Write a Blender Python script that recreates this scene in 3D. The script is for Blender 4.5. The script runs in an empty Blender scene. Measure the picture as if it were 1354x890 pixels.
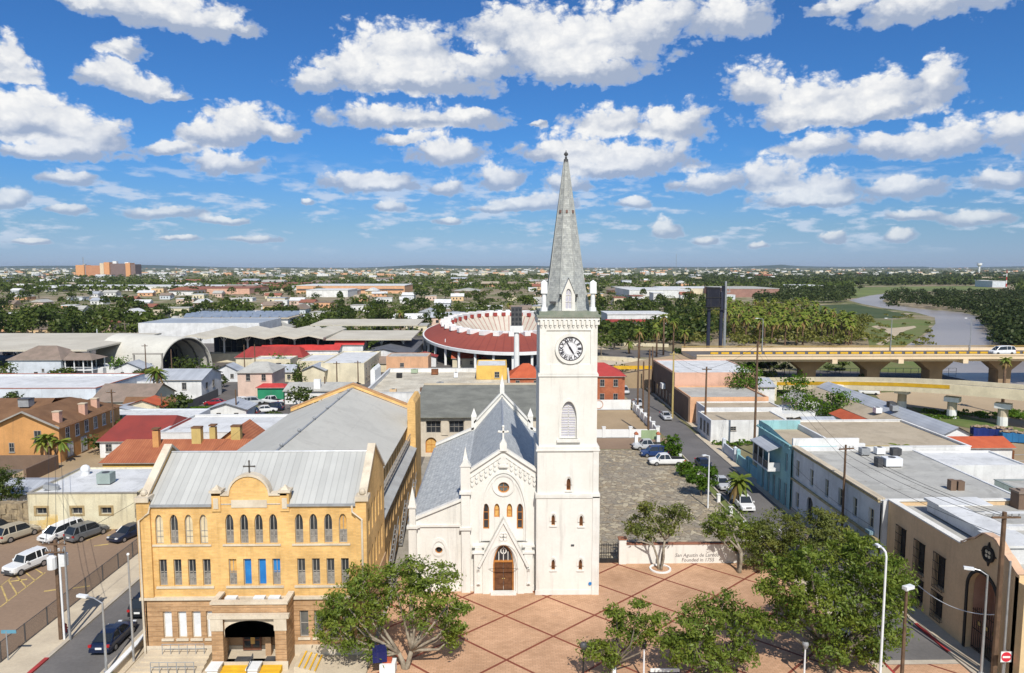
import bpy, bmesh, math, random
import numpy as np
from mathutils import Vector, Matrix
from mathutils.geometry import delaunay_2d_cdt
R = math.radians
random.seed(7)
scene = bpy.context.scene
COL = scene.collection

# ------------------------------------------------------------------ camera
CAM_H, FPX, CXP, CYP = 32.0, 950.0, 677.0, 445.0
PITCH = math.atan(93 / FPX)
YAW = R(1.0)
cam_d = bpy.data.cameras.new('camera')
cam_d.sensor_width = 36.0
cam_d.lens = FPX / 1354 * 36.0
cam_d.clip_start, cam_d.clip_end = 0.5, 80000
cam = bpy.data.objects.new('camera', cam_d)
COL.objects.link(cam)
cam.location = (0, 0, CAM_H)
cam.rotation_euler = (math.pi / 2 - PITCH, 0, -YAW)
scene.camera = cam
_sp, _cp, _sy, _cy = math.sin(PITCH), math.cos(PITCH), math.sin(YAW), math.cos(YAW)
FW = Vector((_sy * _cp, _cy * _cp, -_sp)); RT = Vector((_cy, -_sy, 0)); UP = Vector((_sy * _sp, _cy * _sp, _cp))

def ray(px, py):
    return FW + RT * ((px - CXP) / FPX) + UP * ((CYP - py) / FPX)
def G(px, py, z=0.0):                 # survey a ground point (height z) from the photograph
    d = ray(px, py); t = (z - CAM_H) / d.z
    return d.x * t, d.y * t
def at(px, py, Y):                    # survey (x, z) on the vertical plane y = Y
    d = ray(px, py); t = Y / d.y
    return d.x * t, CAM_H + d.z * t

# ------------------------------------------------------------------ sun and exposure
SUN_EL, SUN_AZ = R(47), R(171)        # azimuth clockwise from +Y: behind the camera, a little to the right
SUN_DIR = Vector((math.sin(SUN_AZ) * math.cos(SUN_EL), math.cos(SUN_AZ) * math.cos(SUN_EL), math.sin(SUN_EL)))
sd = bpy.data.lights.new('sun', 'SUN'); sd.energy = 4.15; sd.angle = R(0.53); sd.color = (1.0, 0.955, 0.88)
sun = bpy.data.objects.new('sun', sd); COL.objects.link(sun)
sun.rotation_euler = SUN_DIR.to_track_quat('Z', 'Y').to_euler()
sun.location = (0, -50, 120)
scene.view_settings.view_transform = 'Standard'
scene.view_settings.look = 'None'
scene.view_settings.gamma = 1.0
scene.view_settings.exposure = 0.2
scene.cycles.max_bounces = 5
scene.cycles.diffuse_bounces = 2
scene.cycles.glossy_bounces = 2
scene.cycles.transmission_bounces = 3
scene.cycles.transparent_max_bounces = 6
scene.cycles.volume_bounces = 0
scene.cycles.sample_clamp_indirect = 6

# ------------------------------------------------------------------ node helpers
class NT:
    def __init__(s, tree): s.t = tree; s.n = tree.nodes; s.l = tree.links
    def node(s, typ, **kw):
        n = s.n.new(typ)
        for k, v in kw.items(): setattr(n, k, v)
        return n
    def put(s, sock, v):
        if v is None: return
        if isinstance(v, bpy.types.NodeSocket): s.l.new(v, sock)
        elif isinstance(v, (tuple, list)) and sock.type == 'RGBA' and len(v) == 3: sock.default_value = (*v, 1)
        else: sock.default_value = v
    def math(s, op, a, b=None, c=None, clamp=False):
        n = s.node('ShaderNodeMath', operation=op, use_clamp=clamp)
        for i, v in enumerate((a, b, c)): s.put(n.inputs[i], v)
        return n.outputs[0]
    def vmath(s, op, a, b=None, c=None):
        n = s.node('ShaderNodeVectorMath', operation=op)
        s.put(n.inputs[0], a)
        if b is not None:
            s.put(n.inputs['Scale' if op == 'SCALE' else 1], b)
        if c is not None: s.put(n.inputs[2], c)
        return n.outputs['Value' if op in ('LENGTH', 'DOT_PRODUCT', 'DISTANCE') else 'Vector']
    def mix(s, f, a, b, blend='MIX'):
        n = s.node('ShaderNodeMix', data_type='RGBA', blend_type=blend)
        s.put(n.inputs[0], f); s.put(n.inputs[6], a); s.put(n.inputs[7], b)
        return n.outputs[2]
    def noise(s, vec, scale, detail=4, rough=.55, dist=0.0):
        n = s.node('ShaderNodeTexNoise'); s.put(n.inputs['Vector'], vec)
        n.inputs['Scale'].default_value = scale; n.inputs['Detail'].default_value = detail
        n.inputs['Roughness'].default_value = rough; n.inputs['Distortion'].default_value = dist
        return n
    def ramp(s, f, lo, hi, a=0.0, b=1.0):
        n = s.node('ShaderNodeMapRange', interpolation_type='SMOOTHSTEP')
        s.put(n.inputs[0], f); s.put(n.inputs[1], lo); s.put(n.inputs[2], hi); s.put(n.inputs[3], a); s.put(n.inputs[4], b)
        return n.outputs[0]
    def sep(s, v):
        n = s.node('ShaderNodeSeparateXYZ'); s.put(n.inputs[0], v); return n.outputs
    def comb(s, x, y, z=0.0):
        n = s.node('ShaderNodeCombineXYZ')
        for i, v in enumerate((x, y, z)): s.put(n.inputs[i], v)
        return n.outputs[0]

# ------------------------------------------------------------------ world: Nishita sky with fair-weather cumulus
world = bpy.data.worlds.new('World'); scene.world = world; world.use_nodes = True
W = NT(world.node_tree); W.n.clear()
wout = W.node('ShaderNodeOutputWorld'); bg = W.node('ShaderNodeBackground'); W.l.new(bg.outputs[0], wout.inputs[0])
SKY_STRENGTH = 0.065
bg.inputs[1].default_value = SKY_STRENGTH
sky = W.node('ShaderNodeTexSky', sky_type='NISHITA', sun_disc=False)
sky.sun_elevation = SUN_EL; sky.sun_rotation = SUN_AZ
sky.altitude = 200; sky.air_density = 1.0; sky.dust_density = 0.25; sky.ozone_density = 3.0
tc = W.node('ShaderNodeTexCoord')
dirv = tc.outputs['Generated']
dx, dy, dz = W.sep(dirv)
az = W.math('ARCTAN2', dx, dy)
el = W.math('DIVIDE', dz, W.math('SQRT', W.math('ADD', W.math('MULTIPLY', dx, dx), W.math('MULTIPLY', dy, dy))))
elp = W.math('MAXIMUM', W.math('ADD', el, .045), .02)
pn = W.comb(W.math('MULTIPLY', az, 15.0), W.math('MULTIPLY', el, 20.0), 3.7)
warp = W.noise(pn, 1.1, 5, .62)
wv = W.vmath('SUBTRACT', warp.outputs['Color'], (.5, .5, .5))
wv = W.vmath('MULTIPLY', wv, (.07, .045, 0))
wv = W.vmath('SCALE', wv, W.ramp(el, .0, .26, .3, 1.0))
uv = W.vmath('ADD', W.comb(az, el, 0.0), wv)
# each entry: a lobe of a cloud (photo survey x, y, half width, half height) converted to azimuth and elevation
LOBES = [(190,2,120,30),(255,22,80,32),(312,36,40,13),(110,2,50,12),(168,62,36,17),(148,95,48,24),(190,112,60,20),(228,124,28,9),
 (8,75,34,40),(34,98,34,18),(55,150,80,42),(15,150,70,42),(118,178,66,32),(60,198,125,16),(322,160,62,32),(275,178,58,22),(372,174,36,18),(225,195,40,14),(298,217,62,18),
 (535,62,92,46),(470,85,60,34),(415,102,40,26),(640,82,45,26),(545,105,130,28),(545,155,130,22),(500,150,60,18),(622,158,52,18),(590,200,62,24),(485,238,78,19),(540,184,40,10),(500,245,60,10),
 (690,35,80,42),(790,48,120,56),(870,26,60,40),(965,22,66,36),(780,92,95,28),(720,62,60,40),(800,160,66,25),(892,162,66,30),(760,196,80,26),(845,208,90,30),(800,222,90,16),
 (998,108,48,42),(1060,128,74,40),(1150,122,95,36),(1238,104,46,40),(1120,148,160,18),(1080,190,68,24),(1170,190,60,20),(1255,182,110,32),(1345,172,60,36),
 (935,242,58,17),(1022,232,58,28),(1085,248,62,30),(1200,243,66,22),(1085,268,78,10),(1060,262,70,14),(1235,2,150,30),(1120,2,60,16),(1325,234,48,20),(1210,283,48,10),(1295,285,60,13),
 (880,303,22,20),(93,235,44,15),(12,262,42,15),(95,276,38,10),(220,280,62,12),(520,273,28,11),(410,266,11,6),(700,266,66,15),(660,232,42,22),(705,160,17,9),(590,246,28,14),(842,266,34,10),
 (932,318,22,7),(1002,323,18,6),(1102,312,22,13),(1192,310,22,14),(328,316,44,6),(238,316,38,5),(596,292,24,7),(40,320,40,5),(1180,245,40,12),(300,292,40,7),(655,274,40,8),(755,240,40,14)]
fld = shd = None
for (px, py, rx, ry) in LOBES:
    d = ray(px, py); cu = math.atan2(d.x, d.y); cv = d.z / math.hypot(d.x, d.y)
    d2 = ray(px + rx, py); a = abs(math.atan2(d2.x, d2.y) - cu)
    d3 = ray(px, py - ry); b = abs(d3.z / math.hypot(d3.x, d3.y) - cv)
    cv -= .28*b; b *= 1.22; a *= 1.06
    q = W.vmath('MULTIPLY_ADD', uv, (1 / a, 1 / b, 0), (-cu / a, -cv / b, 0))
    L = W.vmath('LENGTH', W.vmath('MAXIMUM', q, W.vmath('MULTIPLY', q, (-1, -1.75, 0))))
    q2 = W.vmath('ADD', q, (.1, -.62, 0))
    L2 = W.vmath('LENGTH', q2)
    if fld is None: fld, shd = L, L2
    else:
        n = W.node('ShaderNodeMath', operation='SMOOTH_MIN'); W.put(n.inputs[0], fld); W.put(n.inputs[1], L); n.inputs[2].default_value = .35; fld = n.outputs[0]
        n = W.node('ShaderNodeMath', operation='SMOOTH_MIN'); W.put(n.inputs[0], shd); W.put(n.inputs[1], L2); n.inputs[2].default_value = .3; shd = n.outputs[0]
fine = W.noise(pn, 2.4, 6, .53)
puff = W.node('ShaderNodeTexVoronoi', feature='SMOOTH_F1', voronoi_dimensions='2D'); W.put(puff.inputs['Vector'], W.vmath('ADD', pn, W.vmath('SCALE', warp.outputs['Color'], .5)))
puff.inputs['Scale'].default_value = 2.3; puff.inputs['Detail'].default_value = 3; puff.inputs['Roughness'].default_value = .6; puff.inputs['Smoothness'].default_value = .5
pf = puff.outputs['Distance']
dens = W.math('SUBTRACT', 1.21, fld)
dens = W.math('ADD', dens, W.math('MULTIPLY', W.math('SUBTRACT', fine.outputs['Fac'], .5), .62))
dens = W.math('ADD', dens, W.math('MULTIPLY', W.math('SUBTRACT', .34, pf), .46))
cover = W.math('POWER', W.ramp(dens, -.04, .34), .85)
# small scattered scraps low over the horizon
scr = W.noise(W.vmath('MULTIPLY', pn, (1.0, 2.6, 1)), 1.2, 6, .6)
band = W.math('MULTIPLY', W.ramp(el, .012, .04), W.ramp(el, .16, .08))
scrap = W.math('MULTIPLY', W.ramp(scr.outputs['Fac'], .50, .66), W.math('MULTIPLY', band, .75))
lit = W.ramp(W.math('ADD', shd, W.math('MULTIPLY', W.math('SUBTRACT', fine.outputs['Fac'], .5), -.55)), .36, .98, 1.0, 0.0)
relief = W.math('ADD', W.math('MULTIPLY', W.math('SUBTRACT', .40, pf), .38), W.math('MULTIPLY', W.math('SUBTRACT', warp.outputs['Fac'], .5), .5))
lit = W.math('ADD', lit, relief, clamp=True)
thin = W.ramp(dens, -.05, .3)
ccol = W.mix(lit, (5.0, 6.0, 8.0), (12.8, 12.8, 12.7))
ccol = W.mix(thin, (8.0, 9.4, 11.6), ccol)
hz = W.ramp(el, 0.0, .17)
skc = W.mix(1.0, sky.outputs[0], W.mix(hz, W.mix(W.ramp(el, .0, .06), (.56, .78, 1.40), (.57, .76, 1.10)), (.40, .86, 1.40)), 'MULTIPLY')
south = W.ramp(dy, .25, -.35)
skc = W.mix(south, skc, W.mix(1.0, sky.outputs[0], (1.9, 1.75, 1.6), 'MULTIPLY'))   # northern deep blue fades to unseen sky behind the camera, brightened to add fill
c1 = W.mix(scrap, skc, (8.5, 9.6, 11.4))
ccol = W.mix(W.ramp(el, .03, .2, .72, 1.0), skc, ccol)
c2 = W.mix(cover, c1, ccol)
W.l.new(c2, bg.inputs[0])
world.cycles.sampling_method = 'MANUAL'; world.cycles.sample_map_resolution = 512
# ------------------------------------------------------------------ mesh helpers
class MB:
    def __init__(s, mat=None):
        s.v = []; s.f = []; s.mi = []; s.mats = []; s.cur = 0
        if mat: s.m(mat)
    def m(s, mat):
        if mat not in s.mats: s.mats.append(mat)
        s.cur = s.mats.index(mat); return s
    def add(s, vs, fs):
        b = len(s.v); s.v += [tuple(v) for v in vs]; s.f += [tuple(i + b for i in f) for f in fs]; s.mi += [s.cur] * len(fs); return s
    def box(s, x0, x1, y0, y1, z0, z1):
        return s.add([(x0,y0,z0),(x1,y0,z0),(x1,y1,z0),(x0,y1,z0),(x0,y0,z1),(x1,y0,z1),(x1,y1,z1),(x0,y1,z1)],
                     [(0,3,2,1),(4,5,6,7),(0,1,5,4),(1,2,6,5),(2,3,7,6),(3,0,4,7)])
    def rbox(s, c, hx, hy, hz, rot=0.0, tilt=0.0):   # rotated box, centre c, half sizes
        ca, sa = math.cos(rot), math.sin(rot); ct, st = math.cos(tilt), math.sin(tilt); vs = []
        for z in (-hz, hz):
            for x, y in ((-hx,-hy),(hx,-hy),(hx,hy),(-hx,hy)):
                x2, z2 = x * ct + z * st, -x * st + z * ct
                vs.append((c[0] + x2 * ca - y * sa, c[1] + x2 * sa + y * ca, c[2] + z2))
        return s.add(vs, [(0,3,2,1),(4,5,6,7),(0,1,5,4),(1,2,6,5),(2,3,7,6),(3,0,4,7)])
    def tube(s, pts, r, n=6, cap=True):
        pts = [Vector(p) for p in pts]; k = len(pts)
        rs = r if isinstance(r, (list, tuple)) else [r] * k
        vs = []
        for i, p in enumerate(pts):
            t = (pts[min(i + 1, k - 1)] - pts[max(i - 1, 0)])
            t = t.normalized() if t.length > 1e-9 else Vector((0, 0, 1))
            a = Vector((0, 0, 1)) if abs(t.z) < .95 else Vector((1, 0, 0))
            e1 = t.cross(a).normalized(); e2 = t.cross(e1)
            for j in range(n):
                an = 2 * math.pi * j / n
                vs.append(p + e1 * (rs[i] * math.cos(an)) + e2 * (rs[i] * math.sin(an)))
        fs = [(i*n+j, i*n+(j+1)%n, (i+1)*n+(j+1)%n, (i+1)*n+j) for i in range(k-1) for j in range(n)]
        if cap: fs += [tuple(range(n))[::-1], tuple((k-1)*n + j for j in range(n))]
        return s.add(vs, fs)
    def cyl(s, p0, p1, r0, r1=None, n=8): return s.tube([p0, p1], [r0, r0 if r1 is None else r1], n)
    def prism(s, poly, axis, a0, a1):
        n = len(poly)
        def P(u, w, a): return {'y': (u, a, w), 'x': (a, u, w), 'z': (u, w, a)}[axis]
        return s.add([P(u, w, a0) for u, w in poly] + [P(u, w, a1) for u, w in poly],
                     [tuple(range(n)), tuple(range(2*n-1, n-1, -1))] + [(i, n+i, n+(i+1)%n, (i+1)%n) for i in range(n)])
    def poly(s, pts): return s.add(pts, [tuple(range(len(pts)))])
    def sphere(s, c, r, n=8, m=5, sz=1.0):
        vs = [(c[0], c[1], c[2] - r*sz)]
        for i in range(1, m):
            ph = math.pi * i / m
            for j in range(n):
                an = 2*math.pi*j/n
                vs.append((c[0]+r*math.sin(ph)*math.cos(an), c[1]+r*math.sin(ph)*math.sin(an), c[2]-r*sz*math.cos(ph)))
        vs.append((c[0], c[1], c[2]+r*sz)); fs = []
        for j in range(n): fs.append((0, 1+(j+1)%n, 1+j)); fs.append((len(vs)-1, 1+(m-2)*n+j, 1+(m-2)*n+(j+1)%n))
        for i in range(m-2):
            for j in range(n): fs.append((1+i*n+j, 1+i*n+(j+1)%n, 1+(i+1)*n+(j+1)%n, 1+(i+1)*n+j))
        return s.add(vs, fs)
    def strip(s, a, b):                    # ribbon between two polylines
        n = len(a); return s.add(list(a) + list(b), [(i, i+1, n+i+1, n+i) for i in range(n-1)])
    def ring(s, p, q, m3, d0, d1=None):    # flat ring between polygons p (outer) and q (inner) in a wall plane, with inner and outer edge
        n = len(p); d1 = d0 if d1 is None else d1
        vs = [m3(u, w, d0) for u, w in p] + [m3(u, w, d0) for u, w in q] + [m3(u, w, d1) for u, w in p] + [m3(u, w, d1) for u, w in q]
        fs = []
        for i in range(n):
            j = (i+1) % n
            fs.append((i, j, n+j, n+i))
            if d1 != d0: fs.append((n+i, n+j, 3*n+j, 3*n+i)); fs.append((i, 2*n+i, 2*n+j, j))
        return s.add(vs, fs)
    def holes(s, outer, hs, m3, depth):    # a wall face with openings and their reveals
        pts = []; edges = []
        for pl in [outer] + hs:
            b = len(pts); k = len(pl); pts += [Vector(p) for p in pl]; edges += [(b+i, b+(i+1) % k) for i in range(k)]
        r = delaunay_2d_cdt(pts, edges, [], 2, 1e-5)
        def inside(x, y, pl):
            c = False
            for (xi, yi), (xj, yj) in zip(pl, pl[-1:] + pl[:-1]):
                if (yi > y) != (yj > y) and x < (xj-xi)*(y-yi)/(yj-yi)+xi: c = not c
            return c
        fs = []
        for f in r[2]:
            cx_ = sum(r[0][i].x for i in f)/len(f); cy_ = sum(r[0][i].y for i in f)/len(f)
            if not any(inside(cx_, cy_, pl) for pl in hs): fs.append(tuple(f))
        s.add([m3(v.x, v.y, 0) for v in r[0]], fs)
        for pl in hs:
            k = len(pl); s.add([m3(u, w, 0) for u, w in pl] + [m3(u, w, depth) for u, w in pl], [(i, (i+1) % k, k+(i+1) % k, k+i) for i in range(k)])
        return s
    def build(s, name, parent=None, smooth=False, org=None):
        me = bpy.data.meshes.new(name)
        off = Vector(org) if org else (parent_loc(parent) if parent else Vector((0, 0, 0)))
        me.from_pydata([(v[0]-off.x, v[1]-off.y, v[2]-off.z) for v in s.v], [], s.f)
        for m in s.mats: me.materials.append(m)
        me.polygons.foreach_set('material_index', s.mi)
        if smooth: me.polygons.foreach_set('use_smooth', [True] * len(s.f))
        me.update()
        o = bpy.data.objects.new(name, me); COL.objects.link(o)
        if parent: o.parent = parent
        elif org: o.location = off
        return o

def parent_loc(o):
    v = Vector(o.location)
    while o.parent: o = o.parent; v += Vector(o.location)
    return v
def tag(o, label=None, cat=None, group=None, kind=None):
    if label: o['label'] = label
    if cat: o['category'] = cat
    if group: o['group'] = group
    if kind: o['kind'] = kind
    return o
def thing(name, label, cat, loc, group=None):
    o = bpy.data.objects.new(name, None); COL.objects.link(o); o.location = loc; o.empty_display_size = .5
    return tag(o, label, cat, group)
def struct(name, mb, **kw): return tag(mb.build(name, **kw), kind='structure')
def dup(o, loc=None, rz=None, sc=None, label=None, group=None, parent=None):
    c = o.copy(); COL.objects.link(c)
    if parent: c.parent = parent
    if loc is not None: c.location = loc
    if rz is not None: c.rotation_euler = (0, 0, rz)
    if sc is not None: c.scale = sc if isinstance(sc, (tuple, list)) else (sc, sc, sc)
    if label: c['label'] = label
    if group: c['group'] = group
    for ch in o.children: dup(ch, parent=c)
    return c
def S(Y): return lambda u, w, d: (u, Y + d, w)          # wall facing the camera (-Y)
def E_(X): return lambda u, w, d: (X - d, u, w)         # wall facing +X
def W_(X): return lambda u, w, d: (X + d, u, w)         # wall facing -X
def rect(u0, u1, w0, w1): return [(u0,w0),(u1,w0),(u1,w1),(u0,w1)]
def arch(uc, w, z0, z1, kind='round', n=6):
    h = w/2
    if kind == 'round': rise = h; top = [(uc + h*math.cos(math.pi*i/(2*n)), z1-rise+rise*math.sin(math.pi*i/(2*n))) for i in range(n+1)]
    elif kind == 'point':
        rise = min(1.05*w, (z1-z0)*.6); top = []
        for i in range(n+1):
            t = i/n; top.append((uc + h*(1 - t**1.6), z1-rise + rise*(math.sin(t*math.pi/2)**.9)))
    else: rise = h*.45; top = [(uc + h*math.cos(math.pi*i/(2*n)), z1-rise+rise*math.sin(math.pi*i/(2*n))) for i in range(n+1)]
    r = [(uc-h, z0), (uc+h, z0)] + top
    r += [(2*uc-u, z) for u, z in top[::-1][1:]]
    return r
def shrink(pl, t):
    us = [p[0] for p in pl]; ws = [p[1] for p in pl]
    cu, cw = (min(us)+max(us))/2, (min(ws)+max(ws))/2; fu, fw = 1-2*t/(max(us)-min(us)), 1-2*t/(max(ws)-min(ws))
    return [(cu+(u-cu)*fu, cw+(w-cw)*fw) for u, w in pl]
def circle(cu, cw, r, n=20): return [(cu+r*math.cos(2*math.pi*i/n), cw+r*math.sin(2*math.pi*i/n)) for i in range(n)]

# ------------------------------------------------------------------ materials
MATS = {}
def lines(N, coord, period, width, off=0.):                # 1 on thin lines every `period`
    f = N.math('FRACT', N.math('DIVIDE', N.math('ADD', coord, off), period))
    return N.math('LESS_THAN', f, width/period)
def M(name, c, c2=None, scale=.6, rough=.85, spec=.25, bump=0., bscale=8., streak=0., metal=0., fine=.18, island=0., orand=0., stain=0.):
    """Mottled surface: two base colours mixed by noise, a little fine grain, optional rain streaks and relief."""
    if name in MATS: return MATS[name]
    m = bpy.data.materials.new(name); m.use_nodes = True; N = NT(m.node_tree); b = N.n['Principled BSDF']
    geo = N.node('ShaderNodeNewGeometry'); p = geo.outputs['Position']
    c2 = c2 or tuple(x*.86 for x in c)
    n1 = N.noise(p, scale, 5, .6)
    col = N.mix(N.ramp(n1.outputs['Fac'], .33, .67), c, c2)
    n2 = N.noise(p, scale*9+2, 3, .6)
    col = N.mix(fine, col, N.mix(n2.outputs['Fac'], (.25, .25, .25), (1.75, 1.75, 1.75)), 'MULTIPLY') if fine else col
    if streak:
        n3 = N.noise(N.vmath('MULTIPLY', p, (1.6, 1.6, .12)), 1.0, 4, .65)
        col = N.mix(N.math('MULTIPLY', N.ramp(n3.outputs['Fac'], .5, .75), streak), col, (.13, .11, .09))
    if stain:                                              # ponding stains, patches and tar seams of a flat roof
        n4 = N.noise(p, .33, 6, .68, .6); col = N.mix(N.math('MULTIPLY', N.ramp(n4.outputs['Fac'], .52, .60), stain*.55), col, tuple(v*.55 for v in c))
        n5 = N.noise(N.vmath('ADD', p, (31., 7., 0)), .8, 5, .7, .3); col = N.mix(N.math('MULTIPLY', N.ramp(n5.outputs['Fac'], .60, .68), stain*.6), col, (.16,.13,.10))
        xs = N.sep(p); col = N.mix(N.math('MULTIPLY', N.math('MAXIMUM', lines(N, xs[1], 2.4, .06), lines(N, xs[0], 9.1, .08)), stain*.35), col, (.2,.19,.18))
    if island: col = N.mix(island, col, N.mix(geo.outputs['Random Per Island'], (.35, .35, .35), (1.7, 1.7, 1.7)), 'MULTIPLY')
    if orand:
        oi = N.node('ShaderNodeObjectInfo'); col = N.mix(orand, col, N.mix(oi.outputs['Random'], (.45, .5, .5), (1.6, 1.5, 1.4)), 'MULTIPLY')
    N.put(b.inputs['Base Color'], col); b.inputs['Roughness'].default_value = rough; b.inputs['Metallic'].default_value = metal
    b.inputs['Specular IOR Level'].default_value = spec
    if bump:
        bn = N.node('ShaderNodeBump'); bn.inputs['Strength'].default_value = bump; bn.inputs['Distance'].default_value = .05
        nb = N.noise(p, bscale, 4, .6); N.l.new(nb.outputs['Fac'], bn.inputs['Height']); N.l.new(bn.outputs[0], b.inputs['Normal'])
    MATS[name] = m; return m
def MX(name, fn, rough=.85, spec=.25, metal=0.):          # material with a custom colour graph
    if name in MATS: return MATS[name]
    m = bpy.data.materials.new(name); m.use_nodes = True; N = NT(m.node_tree); b = N.n['Principled BSDF']
    geo = N.node('ShaderNodeNewGeometry')
    col, h = fn(N, geo.outputs['Position'])
    N.put(b.inputs['Base Color'], col); b.inputs['Roughness'].default_value = rough; b.inputs['Metallic'].default_value = metal; b.inputs['Specular IOR Level'].default_value = spec
    if h is not None:
        bn = N.node('ShaderNodeBump'); bn.inputs['Strength'].default_value = h[1]; bn.inputs['Distance'].default_value = h[2] if len(h) > 2 else .04
        N.l.new(h[0], bn.inputs['Height']); N.l.new(bn.outputs[0], b.inputs['Normal'])
    MATS[name] = m; return m
def mottled(N, p, a, b, s, lo=.35, hi=.65, det=5): return N.mix(N.ramp(N.noise(p, s, det, .6).outputs['Fac'], lo, hi), a, b)

def _brick(c1, c2, mortar, bw=.45, bh=.14, coursing=0.):
    def f(N, p):
        x, y, z = N.sep(p); uvw = N.comb(N.math('ADD', x, y), z)
        t = N.node('ShaderNodeTexBrick'); N.put(t.inputs['Vector'], uvw); t.inputs['Scale'].default_value = 1
        t.inputs['Brick Width'].default_value = bw; t.inputs['Row Height'].default_value = bh; t.inputs['Mortar Size'].default_value = .012
        N.put(t.inputs['Color1'], c1); N.put(t.inputs['Color2'], c2); N.put(t.inputs['Mortar'], mortar)
        col = N.mix(.75, t.outputs['Color'], N.mix(N.ramp(N.noise(p, .35, 6, .65).outputs['Fac'], .3, .7), (.72,.70,.66), (1.2,1.2,1.2)), 'MULTIPLY')
        st = N.noise(N.vmath('MULTIPLY', p, (1.8, 1.8, .13)), 1.0, 4, .65)
        col = N.mix(N.math('MULTIPLY', N.ramp(st.outputs['Fac'], .54, .8), .35), col, tuple(v*.4 for v in c2))
        if coursing: col = N.mix(N.math('MULTIPLY', lines(N, z, coursing, .07), .55), col, tuple(v*.5 for v in c2))
        return col, (t.outputs['Fac'], .25, .02)
    return f
def _seam(c1, c2, axis, period, wid=.07):
    def f(N, p):
        x = N.sep(p)[axis]; ln = lines(N, x, period, wid)
        col = mottled(N, p, c1, c2, .25)
        pan = N.node('ShaderNodeTexWhiteNoise', noise_dimensions='1D'); N.put(pan.inputs['W'], N.math('FLOOR', N.math('DIVIDE', x, period)))
        col = N.mix(.22, col, N.mix(pan.outputs['Value'], (.7,.7,.7), (1.3,1.3,1.3)), 'MULTIPLY')
        return N.mix(N.math('MULTIPLY', ln, .4), col, tuple(v*.55 for v in c2)), (ln, .5, .05)
    return f
def _slate(c1, c2, c3, s=1.0):
    def f(N, p):
        x, y, z = N.sep(p); uvw = N.comb(N.math('ADD', y, N.math('MULTIPLY', x, .6)), N.math('MULTIPLY', z, 1.25))
        t = N.node('ShaderNodeTexBrick'); N.put(t.inputs['Vector'], uvw); t.inputs['Scale'].default_value = 1/s
        t.inputs['Brick Width'].default_value = .42; t.inputs['Row Height'].default_value = .34; t.inputs['Mortar Size'].default_value = .02
        N.put(t.inputs['Color1'], c1); N.put(t.inputs['Color2'], c2); N.put(t.inputs['Mortar'], c3)
        col = N.mix(.85, t.outputs['Color'], N.mix(N.ramp(N.noise(p, 2.2, 5, .7).outputs['Fac'], .3, .7), (.7,.71,.74), (1.25,1.25,1.22)), 'MULTIPLY')
        return col, (t.outputs['Fac'], .4, .03)
    return f

white_stucco = M('white_stucco', (.75,.73,.675), (.70,.675,.615), .25, streak=.24, fine=.10, bump=.12, bscale=3)
white_trim = M('white_trim', (.76,.745,.695), (.68,.655,.60), .7, fine=.12, streak=.16)
white_paint = M('white_paint', (.80,.80,.78), (.72,.72,.70), .4, fine=.08, streak=.12)
school_brick = MX('school_brick', _brick((.76,.48,.18),(.66,.40,.14),(.62,.42,.22)))
school_base = MX('school_base', _brick((.53,.325,.17),(.40,.235,.12),(.45,.32,.2), coursing=.42))
lime_trim = M('limestone_trim', (.66,.58,.46), (.54,.46,.35), .6, streak=.2)
seam_roof = MX('standing_seam_roof', _seam((.47,.47,.445),(.42,.42,.40),0,.52,.06), rough=.5, spec=.4)
membrane = M('membrane_roof', (.53,.515,.46), (.48,.465,.415), .12, rough=.7, fine=.06, stain=.3)
slate_blue = MX('blue_slate', _slate((.52,.535,.535),(.42,.44,.445),(.34,.35,.355), .62), rough=.75)
slate_gray = MX('spire_slate', _slate((.44,.45,.43),(.35,.36,.345),(.30,.31,.30), .7), rough=.8)
copper = M('weathered_copper', (.19,.22,.17), (.26,.27,.22), 1.2, rough=.7)
dark_glass = M('dark_glass', (.02,.024,.03), (.05,.055,.06), .8, rough=.12, spec=.6, fine=0)
mid_glass = M('grey_glass', (.07,.08,.09), (.13,.13,.12), 1.2, rough=.15, spec=.6, fine=0)
sash_glass = M('curtained_glass', (.30,.28,.25), (.16,.15,.14), 2.2, rough=.2, spec=.5, fine=0)
white_blind = M('white_blind', (.72,.74,.76), (.62,.64,.66), 2., rough=.4)
cream_blind = M('cream_blind', (.70,.60,.40), (.6,.5,.33), 2., rough=.5)
blue_board = M('blue_board', (.02,.16,.46), (.03,.22,.55), 1., rough=.5)
ply_board = M('plywood_board', (.70,.42,.13), (.55,.30,.09), 2.)
frame_gray = M('grey_frame', (.36,.33,.29), (.28,.26,.23), 1.)
door_wood = M('door_wood', (.15,.065,.028), (.10,.042,.02), 3., rough=.55)
orange_wood = M('orange_wood', (.52,.22,.055), (.42,.165,.04), 3., rough=.55)
louver = M('lavender_louvre', (.52,.51,.57), (.44,.43,.50), 2.)
rose_glass = M('rose_glass', (.05,.08,.09), (.16,.18,.17), 6., rough=.2, spec=.6)
iron = M('black_iron', (.02,.02,.022), (.035,.032,.03), 2., rough=.55)
steel = M('galvanised_steel', (.50,.51,.52), (.40,.41,.42), 1.5, rough=.4, metal=.6)
white_metal = M('white_metal', (.78,.79,.79), (.70,.71,.72), 1.5, rough=.4)
gray_metal = M('grey_metal', (.32,.33,.34), (.25,.26,.27), 1.5, rough=.5)
dark_metal = M('dark_metal', (.06,.06,.065), (.09,.09,.09), 1.5, rough=.5)
pole_wood = M('pole_wood', (.17,.105,.065), (.11,.07,.045), 2., fine=.3)
rust = M('rusty_steel', (.28,.11,.05), (.16,.07,.035), 2.)
concrete = M('concrete', (.60,.51,.375), (.50,.42,.31), .35, fine=.2)
concrete_old = M('old_concrete', (.36,.33,.28), (.26,.24,.205), .5, fine=.3, streak=.2)
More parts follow.
